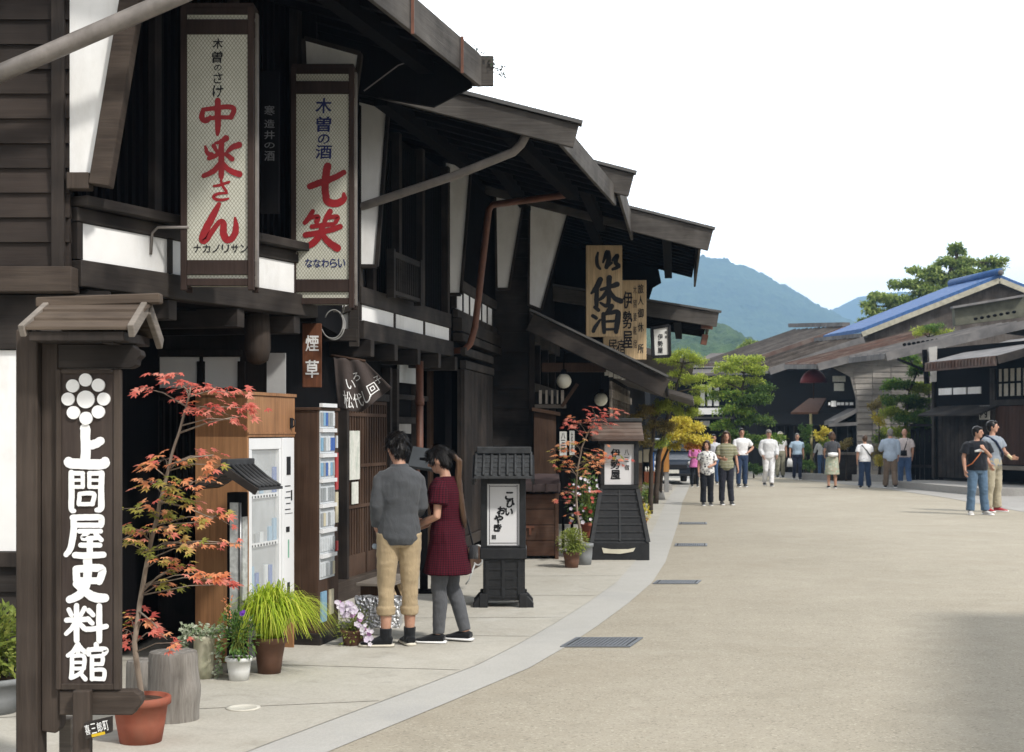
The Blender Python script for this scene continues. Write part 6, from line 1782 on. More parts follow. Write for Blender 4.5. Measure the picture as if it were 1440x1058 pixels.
person("tall man in grey t shirt, beige trousers and red sandals", G(1396, 720), 1.90, 212, dict(
    vox=.013, head=(34, 2), armL=((.25, .06, 1.13), (.16, .28, 1.02)), armR=((.22, -.02, 1.12), (.21, .10, .90)), hdL=(-.5, .7, -.1), legL=((.11, .02, .48), (.14, -.02, .075), (.5, 1)), legR=((.10, .02, .48), (.12, -.03, .075), (.2, 1)),
    top=dict(m=cloth("blue_grey_tee", (.22, .25, .29)), hem=.86, sleeve=.7, ex=.022, loose=.014), bottom=dict(m=cloth("beige_cargo", (.36, .32, .23)), ex=.024, cuff=.065), shoe=plain("red_sandal", (.38, .04, .05), .5),
    extra=[("strap", [(.16, -.02, 1.43), (.08, .14, 1.32), (-.10, .15, 1.10), (-.2, .05, 1.0)], .022, cloth("navy_strap", (.012, .02, .05))), ("rolled_map", [(-.22, .26, 1.0), (-.02, .34, 1.06)], .03, plain("cream_paper", (.62, .55, .35), .7))]))
# walkers in the middle distance
W_ = "walkers in the street"
wh = cloth("white_cotton", (.72, .72, .73))
person("woman in white floral blouse and black trousers, front of the walkers", G(994, 711), 1.47, 178, dict(group=W_, fem=True, head=(-25, 0), hair="bob", hairc="hair_b", fat=.01, armL=((.22, .05, 1.1), (.10, .20, 1.05)), legR=((.09, .04, .48), (.10, .02, .075), (0, 1)),
    top=dict(m=floral_mat("white_floral", (.70, .70, .68), [(.02, .02, .03), (.12, .12, .14), (.7, .7, .68), (.3, .3, .32)], 17), hem=.80, sleeve=.75, ex=.026), bottom=dict(m=cloth("black_cotton", (.010, .011, .015)), ex=.02, cuff=.06)))
person("woman with long hair in green striped top and dark trousers", G(1021, 710), 1.68, 182, dict(group=W_, fem=True, hair="long", hairc="hair_b", armR=((.21, .02, 1.1), (.12, .20, 1.07)), armL=((.24, -.02, 1.1), (.27, .02, .86)), legL=((.09, .04, .48), (.12, .05, .075), (0, 1)),
    top=dict(m=stripe_mat("olive_stripe", [(.30, .30, .2), (.12, .12, .07), (.36, .36, .27), (.18, .17, .1)], 14), hem=.80, sleeve=.8, ex=.022), bottom=dict(m=cloth("dark_trousers", (.02, .021, .03)), ex=.016, cuff=.05)))
person("girl in pink dress over black leggings at the pavement edge", G(977, 685), 1.38, 172, dict(group=W_, fem=True, hair="long", armL=((.2, .0, 1.1), (.21, .08, .85)), armR=((.20, .05, 1.1), (.05, .2, 1.1)),
    top=dict(name="dress", m=cloth("pink_cotton", (.55, .16, .38)), hem=.8, sleeve=.9, ex=.02, skirt=(.74, .2)), bottom=dict(m=cloth("black_cotton", (.010, .011, .015)), ex=.006, cuff=.04)))
person("person in pale shirt half hidden behind the striped woman", G(1004, 681), 1.58, 175, dict(group=W_, hair="short", top=dict(m=cloth("pale_shirt", (.55, .56, .6)), sleeve=.7), bottom=dict(m=denim("blue_denim", (.06, .11, .22)))))
person("man in white polo shirt and dark jeans with hand on hip", G(1043, 685), 1.76, 184, dict(group=W_, armL=((.34, -.04, 1.14), (.19, .06, 1.02)), armR=((.22, .02, 1.1), (.18, .16, 1.0)), legR=((.1, .06, .49), (.11, .06, .08), (0, 1)),
    top=dict(m=wh, hem=.93, sleeve=.7, ex=.022), bottom=dict(m=denim("dark_denim", (.022, .04, .085)), ex=.016)))
person("older man in white suit and grey flat cap walking towards the viewer", G(1081, 684), 1.72, 182, dict(group=W_, hairc="hair_g", cap=("grey_tweed", "flat", (.17, .15, .13)), armL=((.24, .02, 1.12), (.22, .14, .93)), armR=((.25, -.02, 1.12), (.20, .08, .92)), legL=((.08, .10, .5), (.05, .16, .08), (0, 1)), legR=((.09, .02, .48), (.10, -.16, .10), (0, 1)),
    top=dict(m=cloth("pale_grey_jacket", (.60, .61, .62)), hem=.82, sleeve=1.95, ex=.03), bottom=dict(m=wh, ex=.018)))
person("man in cream sun hat, white shirt and khaki trousers behind the man in the suit", G(1097, 672), 1.66, 180, dict(group=W_, hairc="hair_g", cap=("cream_cotton", "sun", (.62, .58, .5)), top=dict(m=wh, hem=.95, sleeve=.7), bottom=dict(m=cloth("faded_khaki", (.25, .24, .18)), ex=.024)))
person("man in light blue shirt and navy trousers carrying a white bag", G(1121, 675), 1.60, 178, dict(group=W_, hairc="hair_g", armR=((.26, .0, 1.12), (.27, .05, .88)), legL=((.09, .08, .49), (.08, .14, .08), (0, 1)), legR=((.09, .0, .48), (.10, -.12, .10), (0, 1)), top=dict(m=cloth("light_blue_shirt", (.32, .42, .52)), hem=.93, sleeve=.75, ex=.02), bottom=dict(m=cloth("navy_trousers", (.02, .026, .05))),
    extra=[("shopping_bag", [(.28, .06, .80), (.28, .06, .70), (.28, .06, .48)], [(.03, .05), (.05, .10), (.05, .11)], M["white_paint"])]))
person("person in white shirt with dark shoulder bag walking away by the yellow flowers", G(1156, 672), 1.52, 4, dict(group=W_, face=False, armL=((.26, .06, 1.1), (.30, .16, .92)), top=dict(m=wh, hem=.92, sleeve=1.5), bottom=dict(m=denim("blue_denim", (.06, .11, .22))), extra=[("strap", [(-.1, -.1, 1.40), (.10, -.135, 1.15), (.17, -.08, .95)], .02, cloth("black_leather", (.012, .012, .014)))]))
person("woman walking away in grey top, white waist pouch and long pale patterned skirt", G(1170, 687), 1.66, -4, dict(group=W_, fem=True, face=False, hair="bob", hairc="hair_b", armL=((.22, .02, 1.12), (.20, .15, 1.0)), top=dict(m=cloth("grey_knit", (.06, .062, .07)), hem=.95, sleeve=.6), bottom=dict(kind="skirt", m=floral_mat("pale_skirt", (.34, .36, .27), [(.22, .3, .24), (.45, .47, .38), (.4, .33, .26)], 14), skirt=(.42, .2)),
    shoe=cloth("black_shoe", (.015, .015, .016)), extra=[("waist_pouch", [(-.14, -.15, 1.03), (0, -.19, 1.02), (.14, -.15, 1.03)], [.05, .075, .05], M["white_paint"])]))
person("person in white t shirt and jeans walking away with a diagonal dark strap", G(1216, 687), 1.56, -3, dict(group=W_, face=False, hairc="hair_b", armL=((.23, -.02, 1.12), (.23, .04, .87)), armR=((.21, .06, 1.14), (.12, .2, 1.1)), legL=((.1, .02, .48), (.13, 0, .075), (-.1, 1)), legR=((.1, .02, .48), (.14, .02, .075), (.2, 1)),
    top=dict(m=wh, hem=.86, sleeve=.8, ex=.03), bottom=dict(m=denim("dark_denim", (.022, .04, .085)), ex=.026, cuff=.06), extra=[("strap", [(-.12, -.11, 1.40), (.05, -.15, 1.2), (.18, -.11, 1.02)], .018, cloth("black_leather", (.012, .012, .014)))]))
person("man in loose light blue shirt and brown trousers seen from behind", G(1252, 687), 1.75, -6, dict(group=W_, face=False, hairc="hair_g", armL=((.25, .08, 1.14), (.22, .28, 1.08)), legL=((.1, .06, .48), (.12, .12, .08), (-.2, 1)), legR=((.1, .0, .48), (.12, -.14, .10), (.2, 1)),
    top=dict(m=cloth("sky_blue_shirt", (.36, .44, .55)), hem=.78, sleeve=1.6, ex=.036), bottom=dict(m=cloth("brown_trousers", (.16, .12, .09)), ex=.024, cuff=.06)))
person("bald man in pale pink shirt and jeans with small black bag seen from behind", G(1272, 686), 1.76, -10, dict(group=W_, face=False, hair="none", armR=((.23, .0, 1.12), (.22, .05, .88)), legR=((.1, .0, .48), (.12, -.2, .11), (.2, 1)), legL=((.1, .08, .49), (.1, .14, .08), (0, 1)), top=dict(m=cloth("pale_pink_shirt", (.60, .53, .52)), hem=.88, sleeve=.8, ex=.026), bottom=dict(m=denim("blue_denim", (.06, .11, .22)), ex=.02),
    extra=[("shoulder_bag", [(-.04, -.19, 1.08), (-.04, -.19, .92)], [(.05, .09), (.05, .10)], cloth("black_leather", (.012, .012, .014))), ("strap", [(.08, -.09, 1.42), (.03, -.15, 1.25), (-.03, -.17, 1.06)], .012, cloth("black_leather", (.012, .012, .014)))]))

# ------------------------------------------------------------------ trees
def mats_tree(name, a, b, c): return leafmat(name, [(.12, a), (.5, b), (.88, c)], .42)


M["pine"] = mats_tree("pine_needles", (.13, .20, .03), (.34, .42, .06), (.58, .62, .12))
M["pine_dark"] = mats_tree("dark_pine_needles", (.03, .09, .02), (.10, .21, .04), (.28, .38, .07))
M["yellow_leaf"] = mats_tree("yellow_maple_leaf", (.46, .42, .05), (.70, .60, .09), (.80, .68, .18))
M["orange_leaf"] = mats_tree("orange_maple_leaf", (.5, .22, .04), (.62, .3, .06), (.7, .42, .1))
M["green_maple"] = mats_tree("green_maple_leaf", (.05, .12, .02), (.15, .26, .04), (.42, .48, .09))
M["maple_shaded"] = mats_tree("shaded_maple_leaf", (.03, .07, .015), (.08, .15, .03), (.2, .27, .06))  # deeper green: shade of the lower crown painted into the leaf colour
M["forest_leaf"] = mats_tree("forest_leaf", (.09, .15, .04), (.25, .34, .09), (.46, .52, .18))
M["brown_leaf"] = mats_tree("brown_green_leaf", (.14, .12, .035), (.30, .24, .08), (.45, .36, .14))
M["trunk"] = wood("rough_bark", (.055, .04, .03), "v", .1, .9, .8, weather=(.09, .075, .06))


def tree(name, label, cat, base, trunk, clumps, n, L, W, m, tr=.08, group=None, limbs=True, extra=None, tops=0):
    """clumps: (centre, rx, ry, rz); leaves fill each clump's volume, thinner towards its rim"""
    root = thing(name, label, cat, base, group)
    tb = MB(); k = len(trunk); fine = []
    for i in range(k - 1):
        for j in range(4): fine.append(Vector(trunk[i]).lerp(Vector(trunk[i + 1]), j / 4))
    fine.append(Vector(trunk[-1])); q = len(fine)
    tb.tube([p + Vector((noise.noise(p * 3), noise.noise(p * 3 + Vector((7, 0, 0))), 0)) * tr * .5 for p in fine], [tr * (1.15 - .85 * i / (q - 1)) for i in range(q)], 8)
    tot = sum(c[1] * c[3] for c in clumps)
    mats_ = m if isinstance(m, list) else [m]
    fo = MB()
    for ci, (c, rx, ry, rz) in enumerate(clumps):
        c = Vector(c)
        if limbs:
            a = min(fine, key=lambda p: (p - c).length + max(0, p.z - c.z) * 1.5); mid = a.lerp(c, .5) + Vector((0, 0, .05 * (c - a).length)); tb.tube([a, mid, c], [tr * .38, tr * .26, tr * .1], 6)
        sub = [c + Vector((rnd(-.7, .7) * rx, rnd(-.7, .7) * ry, rnd(-.6, .6) * rz)) for _ in range(10)]
        for i in range(int(2.0 * n * rx * rz / tot)):
            s_ = random.choice(sub); d = rdir(.15)
            p = s_ + Vector((d.x * rx * .5, d.y * ry * .5, d.z * rz * .45)) * random.random() ** .4
            fo.leaf(p, rdir(-.1), Vector((rnd(-.5, .5), rnd(-.5, .5), 1)), L * .7 * rnd(.5, 1.3), W * .7 * rnd(.6, 1.3), (0 if ci < tops else 1 + ci % (len(mats_) - 1)) if tops else ci % len(mats_))
    part("trunk", tb, M["trunk"], root); part("crown", fo, mats_, root)
    if extra: extra(root)
    return root


def cl(Y, lst, dy=1.0):
    return [(P(x, y, Y + rnd(-.3, .3) * dy), rx * Y / F, rx * Y / F * dy, rz * Y / F) for x, y, rx, rz in lst]


def gb_(px, Y): v = P(px, 0, Y); v.z = 0; return v


tree("pine_tree", "slanting yellow green garden pine at the far end of the left row", "tree", gb_(922, 33), [gb_(922, 33), P(926, 640, 33), P(936, 595, 32.6), P(946, 560, 32.3), P(956, 530, 32), P(962, 505, 32)],
     cl(32, [(940, 508, 18, 9), (962, 498, 22, 10), (982, 510, 16, 8), (952, 525, 14, 7), (975, 535, 20, 9), (985, 548, 14, 7), (935, 545, 14, 8), (970, 562, 20, 9), (950, 578, 16, 8), (978, 580, 14, 7)]), 5200, .10, .022, M["pine"], .06)
tree("brown_pine", "brownish green bushy pine above the tapered lantern roof", "tree", gb_(915, 29), [gb_(915, 29), P(915, 640, 29), P(922, 590, 29), P(935, 570, 29)],
     cl(29, [(912, 580, 18, 12), (932, 572, 16, 14), (920, 600, 18, 12), (905, 618, 18, 12), (928, 622, 14, 10), (890, 588, 16, 7), (945, 600, 10, 10)]), 2600, .10, .03, [M["brown_leaf"], M["pine"], M["brown_leaf"]], .05)
tree("yellow_maple", "yellow and orange maple branch hanging over the pavement before the parked car", "tree", gb_(928, 35), [gb_(928, 35), P(932, 650, 35), P(944, 618, 34.5), P(960, 600, 34)],
     cl(34, [(956, 594, 18, 10), (972, 602, 18, 10), (952, 612, 16, 9), (968, 616, 20, 9), (986, 618, 16, 7), (976, 628, 14, 7), (948, 628, 9, 8)]), 1700, .13, .07, [M["yellow_leaf"], M["yellow_leaf"], M["yellow_leaf"], M["yellow_leaf"], M["yellow_leaf"], M["orange_leaf"]], .04)
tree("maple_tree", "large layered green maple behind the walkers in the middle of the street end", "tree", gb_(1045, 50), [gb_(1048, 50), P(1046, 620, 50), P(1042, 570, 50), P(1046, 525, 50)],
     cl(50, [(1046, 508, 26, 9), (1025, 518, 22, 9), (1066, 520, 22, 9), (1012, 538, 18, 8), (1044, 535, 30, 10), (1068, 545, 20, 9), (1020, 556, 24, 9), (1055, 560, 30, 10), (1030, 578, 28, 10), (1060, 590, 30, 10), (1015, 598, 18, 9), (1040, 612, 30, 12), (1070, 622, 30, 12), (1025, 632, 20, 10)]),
     8500, .16, .085, [M["pine"], M["green_maple"], M["maple_shaded"]], .10, tops=5)  # yellow green top clumps; lower ones mix in leaves with shade in their colour
tree("pine_tree", "dark garden pine with flat clumps before the grey plank gable on the right", "tree", gb_(1272, 47.5), [gb_(1284, 47.5), P(1282, 630, 47.5), P(1272, 590, 47.5), P(1280, 550, 47.5), P(1290, 525, 47.5)],
     cl(47.5, [(1292, 522, 18, 9), (1262, 542, 24, 9), (1298, 545, 20, 10), (1268, 562, 26, 10), (1292, 568, 22, 9), (1256, 580, 20, 9), (1280, 588, 28, 11), (1300, 600, 20, 12), (1262, 608, 24, 9), (1290, 618, 22, 9), (1275, 500, 12, 6)]), 11000, .16, .06, [M["pine_dark"], M["pine_dark"], M["pine"]], .09)
tree("ochre_shrub", "ochre yellow shrub beside the grey plank gable, left of the dark pine", "shrub", gb_(1236, 48.5), [gb_(1237, 48.5), P(1237, 640, 48.5), P(1236, 590, 48.5)], cl(48.5, [(1233, 568, 13, 12), (1238, 590, 11, 14), (1236, 612, 11, 14), (1232, 632, 12, 12), (1240, 650, 12, 12)]), 1500, .13, .06, [M["brown_leaf"], M["yellow_leaf"], M["green_maple"]], .05)
tree("roof_pine", "bright green treetop showing above the grey roofs on the right", "tree", gb_(1306, 49), [gb_(1306, 49), P(1306, 560, 49), P(1306, 475, 49)], cl(49, [(1294, 466, 14, 8), (1310, 462, 16, 8), (1326, 468, 14, 6), (1280, 505, 14, 10), (1292, 515, 10, 8)]), 1800, .13, .04, [M["pine"], M["pine_dark"]], .06)
tree("broadleaf_tree", "broad dark green tree rising behind the blue roof", "tree", gb_(1320, 92), [gb_(1320, 92), P(1320, 470, 92), P(1325, 420, 92), P(1345, 360, 92)],
     cl(92, [(1345, 352, 12, 10), (1336, 368, 22, 8), (1356, 370, 20, 8), (1300, 385, 22, 10), (1326, 388, 28, 12), (1362, 388, 26, 12), (1270, 402, 22, 9), (1296, 408, 28, 12), (1330, 410, 30, 12), (1366, 405, 24, 12), (1240, 418, 20, 9), (1265, 425, 28, 12), (1300, 428, 30, 12), (1230, 440, 18, 9), (1255, 445, 26, 10), (1220, 430, 12, 6), (1216, 452, 12, 5), (1285, 448, 26, 10), (1385, 372, 12, 7), (1402, 370, 14, 8), (1395, 385, 16, 8)], .8), 12000, .40, .22, M["forest_leaf"], .35)
tree("small_tree", "small round green tree before the hillside, above the far roofs", "tree", gb_(1052, 82), [gb_(1052, 82), P(1052, 520, 82), P(1053, 492, 82)], cl(82, [(1045, 490, 12, 7), (1058, 484, 12, 7), (1052, 496, 16, 7)]), 900, .24, .13, M["forest_leaf"], .12)

# ------------------------------------------------------------------ right hand houses
RG = "wooden houses on the right"
M["grimplank"] = wood("grimy_planks", (.085, .07, .06), "v", .5, weather=(.16, .14, .125))
M["redroof"] = wood("rusty_roof_sheet", (.135, .082, .066), "s", .35, weather=(.19, .15, .13))
M["stone_roof"] = wood("grey_roof_sheet", (.15, .145, .145), "s", .3, weather=(.24, .23, .225))
M["bluetile"] = None
def tile_mat(name, c, kx, ky):
    t = NT(name); v = t.coord(); s_ = t.n("ShaderNodeSeparateXYZ", Vector=v)
    u = t.math("ABSOLUTE", t.math("SUBTRACT", t.math("FRACT", t.math("MULTIPLY", s_.outputs[0], kx)), .5)); g = t.noise(v, 6, 4)
    col = t.ramp(g, [(.3, dim(c, .75)), (.7, dim(c, 1.2))])
    t.bsdf(col, .65, .2, u, .8, .03); return t.m
M["bluetile"] = tile_mat("blue_glazed_tile", (.045, .11, .27), 4.5, 3)
M["oldplank"] = wood("old_grey_planks", (.27, .25, .23), "h", .4, weather=(.40, .37, .33))


def roof_r(parent, tip, top, dv, m, th=.12, board=.26, bm="stone_roof", rear=None):
    """right hand roof slope seen over its left edge: tip = eave corner, top = upper end of the near verge, dv runs away"""
    tip, top, dv = Vector(tip), Vector(top), Vector(dv)
    mb = MB(); mb.prism([tip, top, top + dv, tip + dv], (0, 0, -th)); part("roof", mb, m, parent)
    mb = MB(); nb = max(3, int(dv.length / .42))
    for k in range(1, nb + 1):
        q = dv * (k / nb); mb.beam(tip + q + Vector((0, 0, .025)), top + q + Vector((0, 0, .025)), .05 + .03 * (k % 2), .05 + .03 * (k % 3 == 0))
    part("roof_battens", mb, m, parent)
    mb = MB(); o = Vector((0, -.035, -board / 2 + .02)); mb.beam(tip + o, top + o, .05, board); part("barge_board", mb, M[bm], parent)
    mb = MB(); o = Vector((-.02, 0, -.10)); mb.beam(tip + o, tip + dv + o, .05, .16); part("eave_board", mb, M[bm], parent)
    if rear:
        mb = MB(); r_ = Vector(rear); mb.prism([top, r_, r_ + dv, top + dv], (0, 0, -th)); part("rear_roof", mb, m, parent)
        mb = MB(); mb.beam(top + Vector((0, -.035, -board / 2 + .02)), r_ + Vector((0, -.035, -board / 2 + .02)), .05, board); part("rear_barge", mb, M[bm], parent)


def planks(parent, poly, h, m, Yd=.06, name="plank_wall"):
    """board wall facing the viewer, cut to a polygon in photo pixels at one depth: list of 3d points"""
    mb = MB(); mb.prism(poly, (0, Yd, 0)); part(name, mb, m, parent)


# E: the nearest house on the right, with porch roof and brown sliding door
ER = frame((14.95, 37.2), (-.316, .949))
def eu(px):
    k = (px - CX) / F; o = ER.translation; return (k * o.y - o.x) / (-.316 - k * .949)
hE2 = thing("wooden_house", "dark house at the right edge with brown sliding door and low porch roof", "house", (14, 40, 0), RG)
mb = MB(ER); mb.box(-2, 6.45, -.15, 0, .25, 4.2); mb.box(6.3, 6.45, -4, -.15, .25, 4.2); part("wall", mb, M["black"], hE2)
mb = MB(ER)
for i in range(15): a = 6.3 - i * .2; mb.box(a - .185, a, .001, .02, .3, 2.4)
part("wall_boards", mb, M["darkv"], hE2)
mb = MB(ER); mb.prism([(3.4, .02, 2.45), (3.4, .75, 2.18), (3.4, .75, 2.13), (3.4, .02, 2.38)], (2.9, 0, 0)); part("hood", mb, M["dark"], hE2)
mb = MB(ER); mb.box(-2, eu(1398), .0, .10, 2.42, 2.58)
for u in (eu(1398), eu(1402), eu(1316)): mb.box(u, u + .10, -.02, .08, .25, 3.5)
part("post", mb, M["dark"], hE2)
for i in range(3):
    a = eu(1380 - i * 20.5); b = eu(1362 - i * 20.5); mb = MB(ER); mb.box(a, b, .002, .03, 2.78, 2.98); part("plaster_panel", mb, M["plaster"], hE2)
mb = MB(ER); mb.box(eu(1440), eu(1404), .01, .03, 2.68, 3.45); sj = part("shoji_window", mb, plain("aged_paper", (.42, .40, .35), .8), hE2)
mb = MB(ER)
for px in (1405, 1412, 1421, 1430, 1439): mb.box(eu(px) - .03, eu(px) + .03, .03, .06, 2.68, 3.45)
mb.box(eu(1440), eu(1404), .03, .05, 3.03, 3.09); part("muntins", mb, M["black"], sj)
mb = MB(ER)
for i in range(14): a = eu(1396) - i * .155; mb.box(a - .145, a, .01, .05, .75, 2.40)
part("sliding_door", mb, wood("red_brown_door", (.065, .035, .026), "v", .3), hE2)
mb = MB(ER); mb.box(-2, eu(1396), .05, .55, .62, .72); mb.box(eu(1404), eu(1398), .1, .5, .25, .62); part("veranda", mb, M["grey_wood"], hE2)
mb = MB(); nu_ = Vector((.949, .316, 0)); e_n = P(1402, 500, 37.8); e_f = P(1303, 510, 41.6)
mb.prism([e_n, e_f, e_f + nu_ * 2.9 + Vector((0, 0, .72)), e_n + nu_ * 2.9 + Vector((0, 0, .72))], (0, 0, -.08)); part("porch_roof", mb, M["stone_roof"], hE2)
mb = MB(); o = Vector((-.03, 0, -.14)); mb.beam(e_n + o, e_f + o, .05, .26)
for i in range(22): q = e_n.lerp(e_f, i / 22) + Vector((-.06, 0, -.12)); mb.beam(q, q + Vector((-.02, .05, -.0)), .07, .2)
part("tile_edge", mb, M["redroof"], hE2)
mb = MB(); mb.beam(e_n + Vector((0, -.03, -.12)), e_n + nu_ * 2.9 + Vector((0, -.03, .60)), .06, .22); part("porch_barge", mb, M["dark"], hE2)
roof_r(hE2, P(1246, 497, 44), P(1440, 452, 44), (-.5, 2.6, 0), M["stone_roof"], rear=P(1600, 470, 44))
mb = MB()
for i in range(9): q = P(1272 + i * 6.5, 487 - i * .9, 44.6) + Vector((0, 0, .05)); mb.ball(q, .06, .12, .05, 8, 5)
for i in range(7): q = P(1372 + i * 9, 453 - i * 1.6, 45.5) + Vector((0, 0, .1)); mb.ball(q, .06, .12, .05, 8, 5)
part("tile_ends", mb, M["black"], hE2)
mb = MB(); q = [P(1306, 489, 43), P(1318, 487, 43), P(1317, 537, 43), P(1310, 537, 43)]; mb.prism(q, (0, .08, 0)); part("wing_panel", mb, plain("grey_plaster", (.40, .39, .37), .8), hE2)
mb = MB(); mb.beam(P(1262, 505, 43.5), P(1303, 522, 43.5), .06, .07); mb.beam(P(1300, 492, 43.2), P(1303, 540, 43.2), .12, .12); part("brace", mb, M["black"], hE2)
mb = MB(); mb.prism([P(1342, 432, 47), P(1440, 418, 47), P(1440, 446, 47), P(1344, 458, 47)], (0, .3, 0)); part("mossy_parapet", mb, plain("mossy_wood", (.10, .10, .075), .9, .3, 3), hE2)
mb = MB(); mb.beam(P(1338, 433, 46.9), P(1440, 416, 46.9), .3, .07); part("parapet_cap", mb, M["stone_roof"], hE2)
mb = MB(); mb.box(15.6, 20, 43.5, 49.5, .05, 4.2); mb.box(14.6, 20, 38.5, 43.6, .05, 4.2); part("core_wall", mb, M["black"], hE2)
root = thing("notice_board", "small white notice with one large dark character on the dark house at the right", "sign", ER @ Vector((eu(1389), .1, 2.0)))
mb = MB(ER); mb.box(eu(1396), eu(1382), .09, .12, 2.02, 2.42); part("board", mb, plain("notice_white", (.55, .54, .5), .7), root)
mb = MB(); put_glyph(mb, "内", (.06, .06, .36, .34), ER @ Vector((eu(1382), .125, 2.02)), ER.to_3x3() @ Vector((-1, 0, 0)), (0, 0, 1), ER.to_3x3() @ Vector((0, 1, 0)), .004, .04); part("lettering", mb, M["ink"], root)
# counter with sloping lid and low dark fence
c = G(1350, 684); root = thing("counter", "dark wooden counter with a sloping plank lid, left of the man in black", "counter", c)
mb = MB(); mb.box(c.x - .25, c.x + .55, c.y, c.y + .8, .0, 1.0); part("base", mb, M["dark"], root)
mb = MB(); mb.prism([P(1331, 631, c.y), P(1372, 618, c.y), P(1372, 622, c.y), P(1331, 635, c.y)], (0, .9, 0)); part("lid", mb, M["grey_wood"], root)
c = gb_(1318, 46); root = thing("plank_fence", "low dark plank fence below the dark pine on the right", "fence", c)
mb = MB()
for i in range(13): x = c.x - .85 + i * .15; mb.box(x, x + .135, c.y, c.y + .03, .1, 1.75 + .04 * (i % 3))
part("boards", mb, M["black"], root)
mb = MB(); mb.box(c.x - .9, c.x + 1.15, c.y - .04, c.y - .001, .5, .6); mb.box(c.x - .9, c.x + 1.15, c.y - .05, c.y + .08, 1.84, 1.92); part("rail", mb, M["dark"], root)
# blue roofed house
hBl = thing("blue_roofed_house", "house with bright blue tiled roof and pale barge board behind the grey roofs", "house", (17, 57, 0), RG)
ap = P(1405, 386, 56); le = P(1212, 462, 56); dv = Vector((-.6, 4.2, 0)); re = P(1560, 448, 56)
mb = MB(); mb.prism([le, ap, ap + dv, le + dv], (0, 0, -.16)); mb.prism([ap, re, re + dv, ap + dv], (0, 0, -.16)); part("roof", mb, M["bluetile"], hBl)
mb = MB(); mb.tube([ap + Vector((0, -.1, .08)), ap + dv + Vector((0, 0, .08))], .16, 10); part("ridge", mb, M["bluetile"], hBl)
mb = MB(); mb.ball(ap + Vector((0, -.2, .05)), .11, .08, .11); mb.ball(ap + dv + Vector((0, -.1, .1)), .11); part("ridge_end", mb, M["stone_roof"], hBl)
mb = MB(); o = Vector((0, -.04, -.24)); mb.beam(le + o, ap + o, .06, .2); mb.beam(ap + o, re + o, .06, .2); part("barge_board", mb, plain("cream_board", (.36, .34, .27), .7, .25), hBl)
planks(hBl, [le + Vector((.1, .3, -.12)), ap + Vector((0, .3, -.3)), re + Vector((-.6, .3, 0)), Vector((re.x - .6, 56.3, 0)), Vector((le.x + .1, 56.3, 0))], .2, M["grimplank"])
# row of rusty roofs
hF2 = thing("wooden_house", "house with weathered grey plank gable and long rusty roof", "house", (12, 51, 0), RG)
roof_r(hF2, P(1150, 512, 50), P(1345, 463, 50), (-.5, 3.4, .15), M["redroof"], bm="stone_roof")
py = [P(1170, 516, 50.4), P(1196, 508, 50.4), P(1306, 479, 50.4), P(1330, 473, 50.4), P(1330, 650, 50.4), P(1207, 650, 50.4), P(1204, 560, 50.4), P(1196, 530, 50.4)]
py[4].z = 0; py[5].z = 0
mb = MB(); mb.prism(py, (0, .1, 0)); part("backing", mb, M["oldplank"], hF2)
mb = MB()
for k in range(20):
    z = .1 + k * .205; xl_ = P(1205, 0, 50.4).x if z < 2.9 else P(1205 - (z - 2.9) * 8, 0, 50.4).x
    top = 3.9 + .0; xr_ = 15.2
    if z > 3.75: xl_ = P(1196 + (z - 3.75) * 150, 0, 50.4).x
    for x0, x1 in ((xl_, P(1226, 0, 50.4).x), (P(1227, 0, 50.4).x, P(1252, 0, 50.4).x), (P(1253, 0, 50.4).x, xr_)):
        if x1 > max(x0, xl_) + .1: mb.prism([(max(x0, xl_), 50.36, z), (max(x0, xl_), 50.40, z), (max(x0, xl_), 50.4, z + .21), (max(x0, xl_), 50.385, z + .21)], (x1 - max(x0, xl_), 0, 0))
part("clapboards", mb, M["oldplank"], hF2)
mb = MB(); a = gb_(1207, 51); b = gb_(1065, 62); 
mb.prism([a, b, b + Vector((0, 0, 4.3)), a + Vector((0, 0, 3.9))], (.15, .02, 0)); mb.prism([a + Vector((-.5, .3, 1.95)), b + Vector((-.6, 0, 2.0)), b + Vector((.1, 0, 2.5)), a + Vector((.1, .3, 2.45))], (0, 0, -.06)); part("street_wall", mb, M["black"], hF2)
mb = MB()
for i in range(9): q = a.lerp(b, .06 + i * .1) + Vector((-.05, 0, 0)); mb.beam(q, q + Vector((0, 0, 1.9)), .14, .14, (0, 1, 0))
part("street_post", mb, M["dark"], hF2)
mb = MB(); mb.prism([P(1172, 592, 50.3), P(1206, 574, 50.3), P(1206, 580, 50.3), P(1172, 598, 50.3)], (0, 1.5, 0)); part("side_awning", mb, M["stone_roof"], hF2)
mb = MB(); mb.beam(P(1165, 598, 50.3), P(1206, 596, 50.3), .1, .12); part("awning_beam", mb, M["stone_roof"], hF2)
mb = MB(); mb.box(12.4, 18, 50.6, 56, .05, 4.0); part("core_wall", mb, M["black"], hF2)
hF3 = thing("wooden_house", "middle rusty roofed house of the far right row, behind the plank gable", "house", (11.3, 56, 0), RG)
roof_r(hF3, P(1082, 519, 56), P(1215, 474, 56), (-.9, 4.4, .1), M["grimplank"], bm="stone_roof")
mb = MB(); a = P(1215, 474, 56); mb.beam(a + Vector((0, 0, .06)), a + Vector((-.9, 4.4, .16)), .3, .16); part("ridge", mb, M["stone_roof"], hF3)
mb = MB(); mb.box(12.2, 17.5, 56.3, 61, 0, 4.4); part("wall", mb, M["black"], hF3)
hF4 = thing("wooden_house", "farthest rusty roofed house of the far right row, beside the maple", "house", (11.2, 62, 0), RG)
roof_r(hF4, P(1046, 509, 62), P(1190, 459, 62), (-1.2, 5, .2), M["roof_grey"], bm="redroof")
